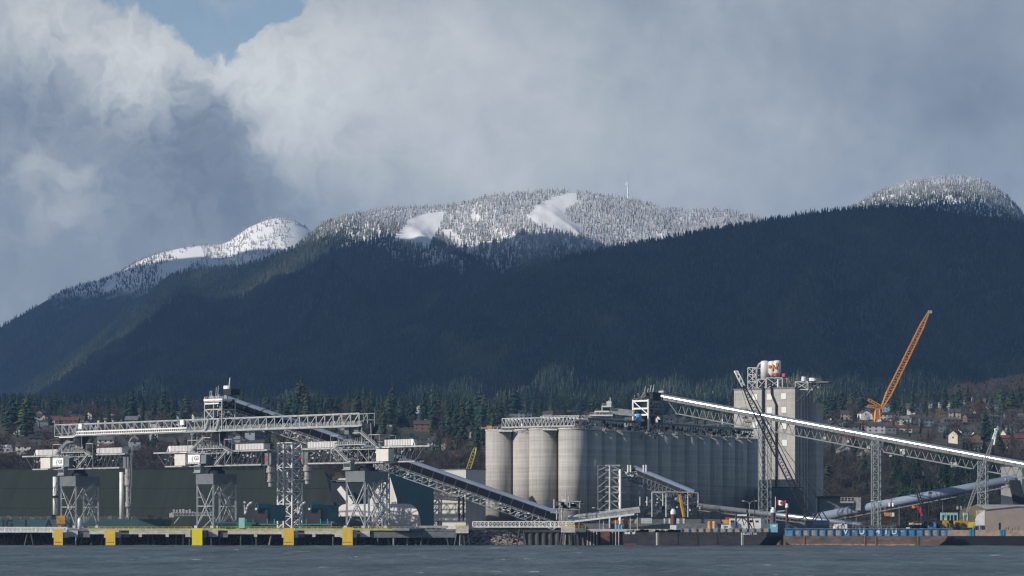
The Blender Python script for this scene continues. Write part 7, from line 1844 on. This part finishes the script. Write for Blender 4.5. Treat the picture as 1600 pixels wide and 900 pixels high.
SP = [(9, 1905, 16, 9, 4, 1.6, True, 0, -1, .1), (176, 2460, 13, 8, 5.2, 1.2, False, 0, -1, .15), (182, 2440, 9, 8, 5.2, 2, False, 0, 0, .2), (195, 2440, 18, 9, 5.2, 2.4, False, 2, 0, .1), (212, 2440, 12, 9, 5.2, 2.4, False, 2, 3, 0),
      (82, 2000, 16, 10, 5.5, 2.6, False, 6, 0, .2), (66, 1960, 20, 10, 5, 2.8, False, 6, 4, .1), (72, 1820, 26, 13, 6, 4.5, True, 6, 4, .1), (105, 2180, 20, 9, 5.2, 2.6, False, 5, 2, 0), (120, 2240, 13, 9, 4, 2.6, False, 3, 1, .1), (257, 2250, 12, 8, 5.2, 2.2, False, 0, 3, .1),
      (454, 2080, 11, 8, 5.2, 2.6, False, 0, 3, .3), (480, 2200, 9, 7, 4, 2, False, 1, 1, .2), (538, 2300, 10, 8, 5.2, 2.4, False, 3, 2, .2), (684, 2000, 15, 9, 4, 1.4, True, 0, 3, .1), (718, 1840, 22, 9, 5.2, 2.4, False, 4, 4, .1), (746, 2060, 10, 8, 6, 3.5, False, 3, 1, .6), (790, 2350, 22, 9, 4, 2.2, False, 2, 3, 0),
      (1407, 2180, 18, 9, 4, 2.0, False, 1, 2, .1), (1503, 2080, 9, 8, 5.2, 2.4, False, 0, 0, .6), (1493, 1980, 8, 8, 6, 3.6, False, 1, 1, .9), (1532, 2060, 12, 9, 5.2, 2.2, False, 0, 1, .2), (1586, 2030, 20, 11, 6, 3.0, False, 1, 3, .2), (1592, 2120, 20, 10, 5, 3.2, True, 3, 0, .1), (1575, 1990, 24, 9, 4, 2.2, False, 5, 2, .05), (1370, 2420, 11, 8, 4, 2, False, 0, 3, .2),
      (1530, 2880, 16, 9, 5.2, 1.8, False, 0, 3, .1), (1560, 2900, 14, 9, 5.2, 1.8, False, 2, 3, .1)]
for s in SP: house(*s)
sizes = [(12, 8, 5.2, 2.4, False), (10, 8, 4, 2.6, False), (14, 9, 5.2, 2.8, False), (15, 9, 4, 2.2, True), (11, 9, 5.2, 3.4, False), (18, 9, 5.2, 2.4, True)]
for Y in (1785, 1850, 1925, 2005, 2090, 2180, 2280, 2390, 2510, 2640, 2780):
    x = -330.0 * Y / 1500
    while x < 330 * Y / 1500:
        px = CX + x / Y * FPX; x += hr.uniform(16, 25)
        if not (-20 < px < 1620): continue
        if 780 < px < 1285 and Y < 2250: continue
        dens = .85 if (px < 335 or px > 1290) else .34
        if hr.random() > dens or fbm(px / 90, Y / 300, 2, 61) < .24: continue
        s = hr.choice(sizes); wi = hr.choices(range(7), (2, 2, 3, 2, 3, 4, 4))[0]; ri = hr.choices(range(5), (5, 4, 1, 2, 4))[0]
        house(px, Y + hr.uniform(-14, 14), *s, wi, ri, hr.choice([-.25, 0, .1, .35, 1.2, 1.6]) + hr.uniform(-.1, .1), hr.random() < .4)
label_all(items_h, 'houses on the hillside')
print('houses', len(items_h), 'conifers', len(items_c), 'bare', len(items_b))

# ------------------------------------------------------------------ unseen clouds, added out of view to shade the mountain flanks
def cloud(name, cx_, cy_, cz, rx, ry, rz_, seed, label):
    r_ = random.Random(seed); nu, nv = 96, 40; vs = []; fs = []
    for j in range(nv + 1):
        ph = math.pi * j / nv
        for i in range(nu):
            th = 2 * math.pi * i / nu; dx, dy, dz = math.sin(ph) * math.cos(th), math.sin(ph) * math.sin(th), math.cos(ph)
            n = float(fbm(np.array(dx * 3 + 5 + dz), np.array(dy * 3 + 9), 4, seed)) - .45; n2 = float(fbm(np.array(dx * 9 + 5), np.array(dy * 9 + dz * 5 + 9), 3, seed + 4)) - .45
            s = 1 + .35 * n + .16 * n2; vs.append((cx_ + dx * rx * s, cy_ + dy * ry * s, cz + (dz if dz > 0 else dz * .35) * rz_ * s))
    for j in range(nv):
        for i in range(nu): i2 = (i + 1) % nu; fs.append((j * nu + i, (j + 1) * nu + i, (j + 1) * nu + i2, j * nu + i2))
    me = bpy.data.meshes.new(name); me.from_pydata(vs, [], fs); me.polygons.foreach_set('use_smooth', [True] * len(me.polygons))
    me.materials.append(mat('cloud_white', (.85, .86, .88), .95)); me.update(); o = bpy.data.objects.new(name, me); C.objects.link(o); o['kind'] = 'structure'; return o
cloud('cloud', -3500, 4350, 2650, 3900, 2500, 420, 3, '')
cloud('cloud', -5300, 9350, 2700, 2000, 1300, 350, 8, '')
# ------------------------------------------------------------------ air
def haze():
    mb = MB(); mb.box(-7000, 7000, -60, 13300, -3.5, 1650)
    m = bpy.data.materials.new('haze_air'); m.use_nodes = True; t = m.node_tree; t.nodes.clear()
    out = t.nodes.new('ShaderNodeOutputMaterial'); v = t.nodes.new('ShaderNodeVolumePrincipled')
    v.inputs['Color'].default_value = (.29, .54, 1.0, 1); v.inputs['Density'].default_value = HAZE_D; v.inputs['Anisotropy'].default_value = 0.0
    t.links.new(v.outputs[0], out.inputs['Volume'])
    o = mb.build('haze', m); o['kind'] = 'stuff'; o['label'] = 'thin blue air between the shore and the mountains'
    return o
HAZE_D = 4.3e-5
haze()
